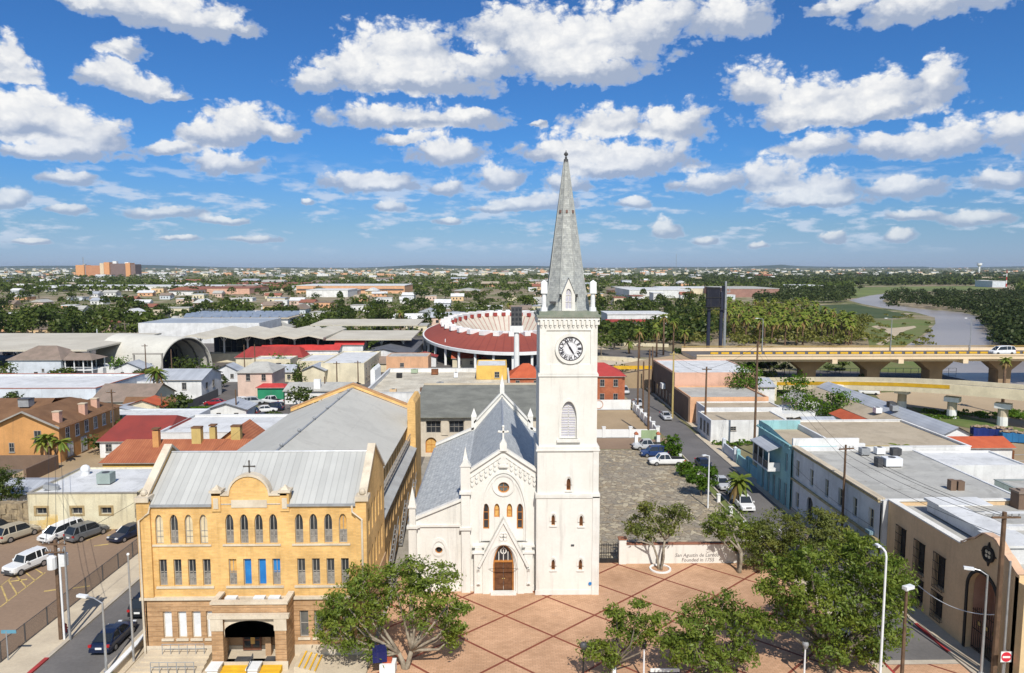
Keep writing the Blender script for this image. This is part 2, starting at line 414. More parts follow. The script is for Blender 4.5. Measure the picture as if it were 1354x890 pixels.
asphalt = M('asphalt', (.165,.155,.148), (.13,.123,.118), .2, fine=.3)
asphalt_brown = M('brown_asphalt', (.29,.20,.135), (.25,.172,.115), .09, fine=.25)
asphalt_far = M('pale_asphalt', (.15,.135,.125), (.115,.105,.095), .15, fine=.25)
dirt = M('bare_dirt', (.42,.31,.19), (.34,.25,.15), .08, fine=.2)
kerb_mat = M('kerb_concrete', (.52,.46,.37), (.44,.38,.3), .6)
red_paint = M('red_kerb_paint', (.42,.05,.05), (.30,.045,.04), 1.2)
yellow_paint = M('yellow_paint', (.75,.44,.03), (.62,.36,.03), 1.0)
yellow_line = M('yellow_line_paint', (.62,.45,.15), (.40,.29,.13), 1.5)
white_line = M('white_line_paint', (.66,.64,.6), (.5,.48,.44), 1.5)
grass_mat = M('grass_ground', (.10,.145,.035), (.17,.19,.06), .15, fine=.4)
bark = M('bark', (.22,.18,.135), (.12,.10,.075), 2.5, fine=.35, bump=.5, bscale=6)
bark_pale = M('pale_bark', (.34,.29,.22), (.2,.165,.12), 2.5, fine=.35, bump=.5, bscale=6)
rubble = M('rubble_stone', (.36,.30,.20), (.16,.14,.10), 1.4, fine=.4, bump=.8, bscale=3)
stone_wall = M('field_stone', (.40,.31,.19), (.22,.17,.11), 1.6, fine=.4, bump=.6, bscale=4)

def leafmat(name, c, c2, tr=.28, orand=.35):
    m = bpy.data.materials.new(name); m.use_nodes = True; N = NT(m.node_tree); N.n.clear()
    out = N.node('ShaderNodeOutputMaterial'); geo = N.node('ShaderNodeNewGeometry'); oi = N.node('ShaderNodeObjectInfo')
    col = N.mix(geo.outputs['Random Per Island'], c, c2)
    col = N.mix(N.math('MULTIPLY', N.ramp(N.noise(geo.outputs['Position'], .5, 3, .6).outputs['Fac'], .4, .7), .5), col, tuple(v*w for v, w in zip(c2, (1.35, 1.15, .8))))
    col = N.mix(orand, col, N.mix(oi.outputs['Random'], (.5,.58,.6), (1.6,1.42,1.2)), 'MULTIPLY')
    d = N.node('ShaderNodeBsdfDiffuse'); t = N.node('ShaderNodeBsdfTranslucent'); N.put(d.inputs[0], col)
    N.put(t.inputs[0], N.mix(1., col, (1.5, 1.6, .6), 'MULTIPLY'))
    g = N.node('ShaderNodeBsdfGlossy'); g.inputs['Roughness'].default_value = .45; N.put(g.inputs[0], (.5, .52, .4))
    mx = N.node('ShaderNodeMixShader'); mx.inputs[0].default_value = tr; N.l.new(d.outputs[0], mx.inputs[1]); N.l.new(t.outputs[0], mx.inputs[2])
    mx2 = N.node('ShaderNodeMixShader'); mx2.inputs[0].default_value = .03; N.l.new(mx.outputs[0], mx2.inputs[1]); N.l.new(g.outputs[0], mx2.inputs[2])
    N.l.new(mx2.outputs[0], out.inputs[0]); MATS[name] = m; return m
leaf_oak = leafmat('oak_leaves', (.055,.10,.013), (.185,.24,.045), orand=.1)
leaf_mesq = leafmat('mesquite_leaves', (.08,.105,.022), (.175,.195,.055), orand=.1)
leaf_ash = leafmat('bright_leaves', (.04,.10,.008), (.10,.18,.018), orand=.1)
leaf_far = leafmat('town_tree_leaves', (.026,.050,.011), (.07,.10,.022), tr=.2, orand=.75)
leaf_scrub = leafmat('river_scrub_leaves', (.06,.085,.02), (.15,.155,.045), tr=.2, orand=.7)
leaf_wood = leafmat('far_wood_leaves', (.022,.04,.014), (.05,.068,.022), tr=.15, orand=.5)
leaf_palm = leafmat('palm_fronds', (.08,.14,.02), (.21,.25,.05), orand=.4)
leaf_dead = leafmat('dry_palm_fronds', (.30,.21,.09), (.22,.15,.07), orand=.3)
twig_mat = M('bare_twigs', (.2,.16,.13), (.28,.22,.17), 1.)
# ------------------------------------------------------------------ ground, streets, lots, river
def _ground(N, p):
    c = mottled(N, p, (.27,.215,.14), (.14,.15,.06), .006, .42, .58, 8)
    c = N.mix(N.ramp(N.noise(p, .05, 4, .6).outputs['Fac'], .5, .62), c, (.36,.30,.215))
    y = N.sep(p)[1]
    far = N.ramp(y, 900, 2600)
    return N.mix(N.math('MULTIPLY', far, .75), c, mottled(N, p, (.07,.095,.035), (.13,.135,.06), .003)), None
ground_mat = MX('town_ground', _ground, spec=.1)
b = MB(ground_mat); b.poly([(-16000,-300,0),(16000,-300,0),(16000,16000,0),(-16000,16000,0)]); struct('ground', b)
def sheet(name, mat, pts, z): b = MB(mat); b.poly([(x, y, z) for x, y in pts]); return struct(name, b)
def _plaza(N, p):
    x, y, z = N.sep(p)
    t = N.node('ShaderNodeTexBrick'); N.put(t.inputs['Vector'], p); t.inputs['Scale'].default_value = 1
    t.inputs['Brick Width'].default_value = .44; t.inputs['Row Height'].default_value = .22; t.inputs['Mortar Size'].default_value = .015
    N.put(t.inputs['Color1'], (.56,.345,.215)); N.put(t.inputs['Color2'], (.475,.285,.17)); N.put(t.inputs['Mortar'], (.34,.22,.13))
    c = N.mix(.8, t.outputs['Color'], N.mix(N.ramp(N.noise(p, .18, 7, .65).outputs['Fac'], .3, .7), (.80,.76,.72), (1.22,1.2,1.2)), 'MULTIPLY')
    c = N.mix(N.math('MULTIPLY', N.ramp(N.noise(p, .5, 6, .7).outputs['Fac'], .58, .75), .4), c, (.22,.14,.09))
    a = N.math('SUBTRACT', y, N.math('MULTIPLY', x, .907)); bb = N.math('ADD', y, N.math('MULTIPLY', x, .907))
    l1 = lines(N, a, 7.5, .29, -55.3 + 75 + .15); l2 = lines(N, bb, 7.42, .29, -56.25 + 74.2 + .15)
    band = mottled(N, p, (.235,.07,.04), (.185,.05,.03), .8)
    return N.mix(N.math('MAXIMUM', l1, l2), c, band), None
plaza_mat = MX('brick_plaza', _plaza, rough=.8)
sheet('plaza', plaza_mat, [(-10.5,30),(30.4,30),(30.4,74.9),(-10.5,74.9)], .024)
def _cob(N, p):
    v = N.node('ShaderNodeTexVoronoi'); N.put(v.inputs['Vector'], N.vmath('ADD', p, N.vmath('SCALE', N.noise(p, 1.2, 2).outputs['Color'], .35))); v.inputs['Scale'].default_value = 1.5
    e = N.node('ShaderNodeTexVoronoi', feature='DISTANCE_TO_EDGE'); N.put(e.inputs['Vector'], N.vmath('ADD', p, N.vmath('SCALE', N.noise(p, 1.2, 2).outputs['Color'], .35))); e.inputs['Scale'].default_value = 1.5
    g = N.sep(v.outputs['Color'])[0]
    c = N.mix(g, (.38,.30,.19), (.23,.205,.165)); c = N.mix(N.ramp(N.sep(v.outputs['Color'])[1], .6, .9), c, (.50,.43,.30))
    c = N.mix(N.ramp(N.noise(p, .12, 6, .65).outputs['Fac'], .42, .6), N.mix(.5, c, (.28,.25,.205)), c)
    c = N.mix(N.ramp(e.outputs['Distance'], .07, .0), c, (.15,.115,.075))
    return c, (e.outputs['Distance'], .9, .15)
cobble_mat = MX('cobbles', _cob)
sheet('cobbled_lot', cobble_mat, [(9.0,75.3),(30.0,75.3),(29.6,97),(29.0,123),(9.0,123)], .02)
sheet('side_street', asphalt_brown, [(-10,123.4),(31.1,123.4),(31.1,131.4),(-10,131.4)], .012)
sheet('sand_lot', dirt, [(9,132.8),(30,132.8),(30,157.5),(9,157.5)], .016)
sheet('town_paving', asphalt_far, [(-240,100),(-10,100),(29,133),(29,330),(-240,330)], .004)
sheet('dirt_yard', dirt, [(-75,86),(-41,86),(-41,150),(-62,150),(-75,120)], .008)
sheet('street_left', asphalt, [(-36.9,-30),(-31.5,-30),(-31.3,110),(-36.9,110)], .012)
sheet('parking_lot', asphalt_brown, [(-84,20),(-40.4,20),(-40.4,86),(-84,86)], .010)
sheet('street_right', asphalt, [(31.1,-30),(37.2,-30),(37.5,134),(38.4,230),(30.9,230),(31.1,130)], .012)
b = MB(concrete); b.box(-40.4,-37.25,-30,110,0,.13); struct('sidewalk', b)
b = MB(concrete); b.box(-31.3,-29.6,40,66,0,.12); struct('sidewalk', b)
b = MB(kerb_mat); b.box(-37.25,-36.9,56.6,110,0,.145); b.box(-31.5,-31.3,40,66,0,.14); b.m(red_paint); b.box(-37.25,-36.9,30,56.6,0,.146); struct('kerb', b)
b = MB(concrete); b.box(37.45,39.6,20,134,0,.13); b.box(29.9,30.9,20,74,0,.13); b.box(38.4,40,134,200,0,.13); struct('sidewalk', b)
b = MB(kerb_mat); b.box(37.2,37.45,20,56.2,0,.15); b.box(37.2,37.45,61,134,0,.15); b.box(30.9,31.1,58.6,123,0,.15); b.box(29.7,29.9,76,122,0,.15)
b.m(red_paint); b.box(37.2,37.45,56.2,61,0,.151); b.box(30.9,31.1,44,58.6,0,.151); struct('kerb', b)
sheet('verge_strip', grass_mat, [(29.9,76),(30.9,76),(30.9,122),(29.9,122)], .02)
# crosswalk of brick bands at the near end of the right street
b = MB(kerb_mat); b.poly([(31.2,54.6,.018),(37.15,54.6,.018),(37.15,55.2,.018),(31.2,55.2,.018)]); b.m(plaza_mat); b.poly([(31.2,51.5,.018),(37.15,51.5,.018),(37.15,54.55,.018),(31.2,54.55,.018)]); struct('crosswalk_surface', b)
# school forecourt
sheet('school_forecourt', concrete, [(-29.6,30),(-10.6,30),(-10.6,57.5),(-29.6,57.5)], .02)
sheet('school_alley', concrete_old, [(-12.6,57.5),(-8.2,57.5),(-8.2,120),(-12.6,120)], .018)
# painted bays in the parking lot
b = MB(yellow_line)
def stripe(p, q, w, z=.016):
    p = Vector((*p, z)); q = Vector((*q, z)); n = (q-p).cross(Vector((0,0,1))).normalized()*w/2
    b.poly([p-n, q-n, q+n, p+n])
for px, py in ((0,700),(45,704),(97,704),(150,700),(188,695)): 
    x, y = G(px, py); stripe((x, y), (x-1.2, y-3.6), .13)
x0, y0 = G(0,803); x1, y1 = G(60,757); stripe((x0,y0),(x1,y1),.14); x2, y2 = G(-6,780); x3, y3 = G(40,745)
stripe((x2,y2),(x3,y3),.14)
for t in (.15,.35,.55,.75,.95): stripe((x0+(x1-x0)*t, y0+(y1-y0)*t), (x2+(x3-x2)*t, y2+(y3-y2)*t), .14)
for px, py in ((65,782),(103,778),(130,722),(148,708),(20,769)): 
    x, y = G(px, py); stripe((x-.5,y),(x+.9,y+.5),.3)
struct('parking_lines', b)
b = MB(white_line)
for k in range(3): stripe((34.1, 60+k*22), (34.1, 63+k*22), .12)
struct('road_markings', b)

# river and its banks
def _water(N, p):
    c = mottled(N, p, (.34,.295,.25), (.27,.235,.20), .012)
    n = N.noise(N.vmath('MULTIPLY', p, (.5, 1.4, 1)), .5, 4, .6)
    return c, (n.outputs['Fac'], .5, .4)
water_mat = MX('river_water', _water, rough=.3, spec=.4)
RIV = [(1122,397),(1150,391),(1182,387),(1180,390),(1166,398),(1179,403),(1221,409),(1272,413),(1298,420),(1301,431),(1321,446),(1326,462),(1345,472),(1420,480),(1440,530),(1354,516),(1272,506),(1244,494),(1222,482),(1198,470),(1195,459),(1223,444),(1237,428),(1236,420),(1210,413),(1169,407.5),(1140,402)]
b = MB(water_mat); b.poly([(*G(x, y), .05) for x, y in RIV]); struct('river', b)
def psheet(name, mat, pts, z): return sheet(name, mat, [G(x, y) for x, y in pts], z)
field_mat = M('dark_field', (.05,.075,.025), (.075,.095,.035), .03, fine=.3)
bank_mat = M('bank_grass', (.125,.165,.04), (.17,.165,.065), .06, fine=.4)
psheet('field', field_mat, [(1075,404),(1130,402),(1200,416),(1190,421),(1120,421),(1075,412)], .02)
psheet('river_bank', bank_mat, [(1140,426),(1200,421),(1232,424),(1224,440),(1196,458),(1150,462),(1148,450)], .03)
psheet('path', M('pale_path', (.50,.41,.29), (.44,.36,.25), .1), [(1158,455),(1172,448),(1178,443),(1168,437),(1152,432),(1160,430),(1176,434),(1190,433),(1209,431),(1212,433),(1198,437),(1186,443),(1180,449),(1166,457)], .04)
psheet('river_bank', bank_mat, [(1075,478),(1230,478),(1262,502),(1130,494),(1075,490)], .03)
psheet('river_flat', M('flood_plain_grass', (.17,.20,.06), (.12,.15,.045), .01, fine=.3), [(1000,384),(1120,380),(1290,378),(1330,383),(1200,386),(1185,385),(1130,394),(1080,398)], .02)
psheet('dirt_lot', M('dirt_lot_mat', (.47,.36,.23), (.40,.30,.19), .03), [(1155,520),(1240,516),(1380,528),(1400,590),(1354,568),(1250,545),(1170,535)], .05)
psheet('verge_grass', grass_mat, [(1205,538),(1250,545),(1375,572),(1385,585),(1300,570),(1230,556)], .055)
psheet('dirt_lot', dirt, [(1005,566),(1010,585),(1060,590),(1060,566)], .02)
psheet('yard_grass', grass_mat, [(238,560),(262,537),(345,537),(345,562)], .02)
psheet('yard_grass', M('lawn', (.14,.22,.03), (.19,.27,.05), .2, fine=.3), [(395,470),(545,462),(545,452),(395,455)], .02)
psheet('back_yard', dirt, [(1285,575),(1354,588),(1420,640),(1290,640)], .02)
# low hills along the horizon
b = MB(M('far_hills_mat', (.03,.055,.04), (.045,.07,.04), .002, spec=.0)); n = 90
pa = [(-13000 + 26000*i/n, 12500 + 900*math.sin(i*.7), 0) for i in range(n+1)]
pb = [(x, y + 500, 26 + 22*math.sin(i*.31 + 1) + 12*math.sin(i*.83)) for i, (x, y, z) in enumerate(pa)]
pc = [(x, y + 1600, 0) for x, y, z in pa]
b.strip(pa, pb); b.strip(pb, pc); struct('hills', b, smooth=True)
# ------------------------------------------------------------------ the church
YF = 68.4                       # main front
church = thing('church', 'white Gothic church with slate roof and tall clock tower', 'church', (0.4, YF, 0))
def wnd(parent, m3, pl, depth, frame, glass, bars=(), t=.07, name='window', fd=.06, label=None):
    """A window: frame ring and glazing bars set back in its opening, its pane behind it."""
    b = MB(frame); q = shrink(pl, t); b.ring(pl, q, m3, depth - fd, depth)
    us = [p[0] for p in q]; ws = [p[1] for p in q]; u0, u1, w0, w1 = min(us), max(us), min(ws), max(ws)
    for kind, f in bars:
        if kind == 'h': w = w0 + (w1-w0)*f; pts = rect(u0, u1, w-.03, w+.03)
        else: u = u0 + (u1-u0)*f; pts = rect(u-.025, u+.025, w0, w0 + (w1-w0)*.97)
        b.prism3(pts, m3, depth - fd*.7, depth - .005)
    o = b.build(name, parent)
    if label: o['label'] = label
    g = MB(glass); g.poly([m3(u, w, depth - .004) for u, w in pl]); g.build('pane', o)
    return o
def _prism3(s, pl, m3, d0, d1):
    n = len(pl)
    return s.add([m3(u, w, d0) for u, w in pl] + [m3(u, w, d1) for u, w in pl], [tuple(range(n)), tuple(range(2*n-1, n-1, -1))] + [(i, n+i, n+(i+1)%n, (i+1)%n) for i in range(n)])
MB.prism3 = _prism3
def fx(px, py): return at(px, py, YF)
m3 = S(YF)
CX = fx(665.6, 700)[0]
XL, XR = -8.75, 9.45; XP = 3.75   # side walls, nave half width
ZE, ZA, ZN = 7.0, 9.6, 14.05
# nave body: side walls, back wall, roof
b = MB(white_stucco)
b.box(XL, XL+.5, YF+.3, 98, 0, ZE-.1); b.box(XR-.5, XR, YF+.3, 98, 0, ZE-.1)
bk = [(XL-.1,0),(XR+.1,0),(XR+.1,7.3),(CX+3.9,9.6),(CX+3.9,10.4),(CX,14.6),(CX-3.9,10.4),(CX-3.9,9.6),(XL-.1,7.3)]
b.prism(bk, 'y', 97.6, 98.1)
# front wall with its openings
gy = lambda px, py: fx(px, py)
front = [(XL,0),(3.6,0),(3.6,12.05),(CX,14.25),(CX-3.3,12.0),(CX-3.5,9.35),(XL,7.15)]
rose = circle(gy(665.9,645)[0], gy(665.9,645)[1], .56)
door_pl = arch(CX, 2.05, 0.35, 4.85, 'point'); 
lanc = []
for px, y0, y1, w in ((642.6,666,700,.62),(657,666,684.5,.55),(673.7,666,684.5,.55),(687.5,666,700,.62)):
    x, zt = gy(px, y0); _, zb = gy(px, y1); lanc.append(arch(x, w, zb, zt, 'point'))
eye = circle(*gy(580.2,728), .36, 16)
b.holes(front, [rose] + lanc + [eye], S(YF), .3)
wall = b.build('wall', church)
# mouldings on the front
b = MB(white_trim)
def band(x0, x1, z, h=.22, d=.16, Y=YF): b.box(x0, x1, Y-d, Y-.003, z-h/2, z+h/2)
zb1 = gy(560, 695)[1]
band(XL+.0, CX-3.1, zb1, .2); band(XL-.15, XL+.95, zb1, .26, .3)
# raking copings
def rake(p, q, t=.26, d0=-.22, d1=.45):
    u = Vector((q[0]-p[0], q[1]-p[1])).normalized(); n = Vector((-u.y, u.x))*t
    if n.y < 0: n = -n
    b.prism([p, q, (q[0]+n.x, q[1]+n.y), (p[0]+n.x, p[1]+n.y)], 'y', YF+d0, YF+d1)
rake((XL+.3,7.25),(CX-3.6,9.4)); rake((CX-3.4,11.95),(CX+.0,14.22)); rake((CX,14.22),(3.75,11.95))
rake((CX-3.3,11.4),(CX,13.65),.1,-.1,0); rake((CX,13.65),(3.6,11.3),.1,-.1,0)
# great blind arch over the centre bay, in two steps
def ring_arch(cx, w, zs, z1, t, d, n=10):
    o = arch(cx, w, zs, z1, 'point', n); i = arch(cx, w-2*t, zs, z1-t*1.2, 'point', n)
    b.ring(o, i, S(YF), -d, 0)
za = gy(666,622)[1]
ring_arch(CX, 4.75, 5.1, za, .2, .14); ring_arch(CX, 4.2, 5.1, za-.45, .12, .07)
b.ring(circle(rose[0][0]-.56, gy(0,645)[1], 1.12, 28), circle(rose[0][0]-.56, gy(0,645)[1], .98, 28), S(YF), -.1, 0)
# corbel table of little pendants under the gable
for s in (-1, 1):
    for row, off in ((0, .75), (1, 1.2)):
        for k in range(7):
            t = (k+.6)/7.4; x = CX + s*3.3*(1-t); z = 11.95 + 2.25*t - off
            b.box(x-.13, x+.13, YF-.16, YF-.003, z-.16, z+.06); b.prism([(x-.13,z-.16),(x+.13,z-.16),(x,z-.34)], 'y', YF-.16, YF-.004)
# niche with a small canopy at the gable top
zz = gy(666,609)[1]
b.prism(arch(CX, .62, zz-.45, zz+.55, 'point'), 'y', YF-.14, YF-.004); b.box(CX-.36, CX+.36, YF-.3, YF-.003, zz-.62, zz-.47)
# aisle blind window
xo, zo = gy(580.2, 711); b.ring(arch(xo, 2.1, .9, zo, 'point', 10), arch(xo, 1.5, .9, zo-.35, 'point', 10), S(YF), -.1, 0)
b.ring(circle(*gy(580.2,728), .62, 18), circle(*gy(580.2,728), .40, 18), S(YF), -.08, 0)
# plinth
b.box(XL-.12, 3.4, YF-.12, YF-.003, 0, .55)
b.build('moulding', church)
# buttress piers at the corner and at the left of the centre bay
def pier(x0, x1, zt, steps, name='buttress', Y=YF, proj=.45):
    q = MB(white_stucco); q.box(x0, x1, Y-proj, Y-.002, 0, zt)
    q.m(white_trim)
    for z in steps: q.box(x0-.16, x1+.16, Y-proj-.16, Y-.001, z-.12, z+.12)
    return q
q = pier(XL-.15, XL+.62, gy(545,695)[1], [gy(545,695)[1]]); q.m(white_stucco); xc = XL+.24; z0 = gy(545,695)[1]
q.box(xc-.3, xc+.3, YF-.42, YF+.2, z0+.12, z0+1.9); q.m(white_trim); q.box(xc-.4, xc+.4, YF-.52, YF+.3, z0+1.9, z0+2.08)
def pyramid(q, xc, yc, h, z0, z1): q.add([(xc-h,yc-h,z0),(xc+h,yc-h,z0),(xc+h,yc+h,z0),(xc-h,yc+h,z0),(xc,yc,z1)], [(0,1,4),(1,2,4),(2,3,4),(3,0,4),(3,2,1,0)])
pyramid(q, xc, YF-.11, .36, z0+2.08, z0+4.0); q.build('buttress', church)
xa = gy(616,700)[0]; zsh = gy(616,650)[1]
q = pier(xa-.42, xa+.42, zsh, [gy(616,697)[1], zsh]); q.m(white_stucco)
q.box(xa-.46, xa+.46, YF-.42, YF+.35, zsh+.12, zsh+2.6); q.m(white_trim); zt = zsh+2.6
q.prism([(xa-.55,zt),(xa+.55,zt),(xa,zt+.85)], 'y', YF-.5, YF+.42); pyramid(q, xa, YF-.04, .28, zt+.3, gy(616,590)[1]); q.build('buttress', church)
# small gabled buttresses with niches beside the portal
for s in (-1, 1):
    xb = CX + s*2.45; q = MB(white_stucco); q.box(xb-.42, xb+.42, YF-.62, YF-.002, 0, 4.05)
    q.m(white_trim); q.box(xb-.6, xb+.6, YF-.72, YF-.001, 4.05, 4.22); q.prism([(xb-.42,4.22),(xb+.42,4.22),(xb+.3,4.62),(xb-.3,4.62)], 'y', YF-.55, YF-.002)
    q.box(xb-.6, xb+.6, YF-.5, YF-.001, 4.62, 4.78)
    q.box(xb-.17, xb+.17, YF-.8, YF-.62, .95, 1.1); q.box(xb-.14, xb+.14, YF-.82, YF-.62, 2.35, 2.6); q.prism(arch(xb,.24,1.1,2.35,'point'), 'y', YF-.72, YF-.6)
    q.m(frame_gray); q.box(xb-.1, xb+.1, YF-.84, YF-.8, 2.42, 2.56); q.box(xb-.1, xb+.1, YF-.83, YF-.8, .96, 1.06)
    q.build('buttress', church)
# portal: steep gable over a stepped pointed arch
q = MB(white_stucco); zpk = gy(665.4,688.4)[1]+.15
pg = [(CX-2.02,0),(CX+2.02,0),(CX+2.02,3.1),(CX,zpk),(CX-2.02,3.1)]
q.holes(pg, [arch(CX, 2.75, 0.0+.02, 5.0, 'point', 10)], S(YF-.75), .2)
q.ring(arch(CX, 2.75, .02, 5.0, 'point', 10), arch(CX, 2.4, .02, 4.92, 'point', 10), S(YF-.6), 0, .2)
q.ring(arch(CX, 2.4, .02, 4.92, 'point', 10), arch(CX, 2.06, .02, 4.86, 'point', 10), S(YF-.42), 0, .3)
for s in (-1, 1): q.poly([(CX+s*2.02, YF-.75, 0),(CX+s*2.02, YF, 0),(CX+s*2.02, YF, 3.1),(CX+s*2.02, YF-.75, 3.1)]); q.poly([(CX+s*2.02,YF-.75,3.1),(CX+s*2.02,YF,3.1),(CX,YF,zpk),(CX,YF-.75,zpk)])
q.m(white_trim)
for s in (-1, 1):
    p0, p1 = (CX+s*2.3, 2.75), (CX, zpk-.1); u = Vector((p1[0]-p0[0], p1[1]-p0[1])).normalized(); n = Vector((s*abs(u.y), abs(u.x)))*.24
    q.prism([p0, p1, (p1[0], p1[1]+.42), (p0[0]+n.x, p0[1]+n.y)], 'y', YF-.92, YF-.05)
o3 = arch(CX, 2.95, 2.6, 5.12, 'point', 10); q.ring(o3, arch(CX, 2.75, 2.6, 5.0, 'point', 10), S(YF-.75), -.08, 0)
zc = gy(665.4,706)[1]
for k in range(4): an = k*math.pi/2 + .785; q.ring(circle(CX+.24*math.cos(an), zc+.24*math.sin(an), .24, 12), circle(CX+.24*math.cos(an), zc+.24*math.sin(an), .16, 12), S(YF-.75), -.06, 0)
q.box(CX-1.25, CX+1.25, YF-1.1, YF-.2, 0, .16); q.build('portal', church)
# door: double leaf with a glazed tympanum
q = MB(orange_wood); q.ring(arch(CX, 2.05, .16, 4.85, 'point', 10), arch(CX, 1.78, .16, 4.68, 'point', 10), S(YF-.25), 0, .2)
q.box(CX-.9, CX+.9, YF-.24, YF-.1, 3.02, 3.2)
d = q.build('door', church)
for s in (-1, 1):
    q = MB(door_wood); q.box(min(CX+s*.015, CX+s*.9), max(CX+s*.015, CX+s*.9), YF-.16, YF-.06, .17, 3.02)
    for k in range(5): q.box(CX+s*.46-.36, CX+s*.46+.36, YF-.19, YF-.16, .32+k*.54, .74+k*.54)
    q.m(yellow_line); q.sphere((CX+s*.1, YF-.21, 1.35), .05); q.build('door_leaf', d)
q = MB(dark_glass); q.poly([S(YF-.1)(u, w, 0) for u, w in arch(CX, 1.8, 3.1, 4.7, 'point', 10)]); q.m(white_trim)
for dx_ in (-.45, 0, .45): q.box(CX+dx_-.035, CX+dx_+.035, YF-.18, YF-.11, 3.2, 4.6 - abs(dx_)*1.2)
q.ring(circle(CX, 4.15, .32, 14), circle(CX, 4.15, .22, 14), S(YF-.18), 0, .05); q.build('tympanum', d)
# windows of the front
for pl, gl in zip(lanc, (dark_glass, ply_board, ply_board, dark_glass)):
    wnd(church, S(YF), pl, .28, orange_wood, gl, [('h', .33), ('h', .66)] if gl is dark_glass else [('h', .5)], t=.11)
wnd(church, S(YF), rose, .28, orange_wood, rose_glass, [('h', .5), ('v', .5)], t=.12, name='rose_window')
wnd(church, S(YF), eye, .28, orange_wood, dark_glass, [], t=.09, name='round_window')
# roof
q = MB(slate_blue)
for s in (-1, 1):
    xe = XL-.2 if s < 0 else XR+.2
    q.poly([(xe,YF+.35,ZE+.02),(CX+s*XP,YF+.35,ZA),(CX+s*XP,97.6,ZA),(xe,97.6,ZE+.02)]); q.poly([(CX+s*XP,YF+.35,ZA),(CX,YF+.35,ZN),(CX,97.6,ZN),(CX+s*XP,97.6,ZA)])
q.m(steel); q.box(CX-.09, CX+.09, YF+.4, 97.6, ZN-.03, ZN+.07); q.box(XL-.32, XL-.1, YF+.4, 97.5, ZE-.12, ZE+.03); q.build('roof', church)
q = MB(white_trim); Y2 = 97.9
for s in (-1, 1):
    for p, r_ in (((CX+s*3.9,10.4),(CX,14.6)), ((XL-.1 if s < 0 else XR+.1,7.3),(CX+s*3.9,9.6))):
        n = .3; q.prism([p, r_, (r_[0], r_[1]+n), (p[0], p[1]+n)], 'y', Y2-.5, Y2+.35)
    q.box(CX+s*3.9-.35, CX+s*3.9+.35, Y2-.5, Y2+.4, 9.2, 11.4); pyramid(q, CX+s*3.9, Y2, .4, 11.4, 12.5)
q.box(CX-.3, CX+.3, Y2-.35, Y2+.35, 14.6, 15.6); pyramid(q, CX, Y2, .3, 15.6, 17.2); q.build('back_gable', church)
def cross(parent, x, y, z, h, t=.16, mat=None, arm=.62):
    q = MB(mat or white_trim); q.box(x-t/2, x+t/2, y-t/2, y+t/2, z, z+h); q.box(x-h*arm/2, x+h*arm/2, y-t/2, y+t/2, z+h*.62-t/2, z+h*.62+t/2)
    for a, c in ((0, h), (-h*arm/2, h*.62), (h*arm/2, h*.62)): q.sphere((x+a, y, z+c), t*.85, 8, 5)
    return q.build('cross', parent)
q = MB(white_trim); q.box(CX-.34, CX+.34, YF-.3, YF+.35, 14.2, 14.9); q.prism([(CX-.34,14.9),(CX+.34,14.9),(CX+.12,15.25),(CX-.12,15.25)], 'y', YF-.3, YF+.35); q.build('gable_finial', church)
cross(church, CX, YF, 15.2, 1.35, .17)
# ---------------- tower
YT = 67.4; TX = 6.55
tower = MB(white_stucco)
H1, H2, H3, H4 = 10.0, 14.6, 21.65, 27.1
hw = {0: 3.03, 1: 2.93, 2: 2.78, 3: 2.74}
def tw(px, py, dy=0): return at(px, py, YT+dy)
bigw = arch(tw(752,560,.1)[0], 1.55, tw(752,580,.1)[1], tw(752,531,.1)[1], 'point', 8)
slits = {0: [(731.5,747,.34,1.05),(767.5,747,.34,1.05),(731.5,688,.34,1.05),(768.5,689,.34,1.05)], 1: [(752,641,.4,1.2)]}
wins = []
for i, (z0, z1) in enumerate(((0,H1),(H1,H2),(H2,H3),(H3,H4))):
    h = hw[i]; Yw = YT + (3.03-h); hs = []
    if i in slits: hs = [arch(tw(px,py)[0], w_, tw(px,py)[1]-hh/2, tw(px,py)[1]+hh/2, 'point') for px, py, w_, hh in slits[i]]
    if i == 2: hs = [bigw]
    tower.holes(rect(TX-h, TX+h, z0, z1), hs, S(Yw), .35); wins += [(hh, Yw, i) for hh in hs]
    tower.poly([(TX-h,Yw,z0),(TX-h,YT+6.06-(3.03-h),z0),(TX-h,YT+6.06-(3.03-h),z1),(TX-h,Yw,z1)])
    tower.poly([(TX+h,Yw,z0),(TX+h,Yw+2*h,z0),(TX+h,Yw+2*h,z1),(TX+h,Yw,z1)]); tower.poly([(TX-h,Yw+2*h,z0),(TX+h,Yw+2*h,z0),(TX+h,Yw+2*h,z1),(TX-h,Yw+2*h,z1)])
tower.box(TX-2.6, TX+2.6, YT+.5, YT+5.6, H4-.3, H4+.05)
to = tower.build('tower', church)
q = MB(white_trim)
def tband(h, z, t, d): q.box(TX-h-d, TX+h+d, YT+3.03-h-d, YT+3.03+h+d, z-t/2, z+t/2)
tband(3.0,H1,.26,.12); tband(2.96,H1-.2,.12,.16); tband(2.9,H2,.28,.12); tband(2.9,H2-.2,.12,.17); tband(2.76,H3,.2,.12); tband(2.78,H3+.17,.1,.05)
q.box(TX+3.03-.62, TX+3.10, YT-.09, YT+.6, 0, H1-.15); q.box(TX+2.93-.5, TX+2.98, YT+.02, YT+.6, H1+.13, H2-.15)
q.box(TX-3.1, TX+2.4, YT-.05, YT-.002, 0, .5)
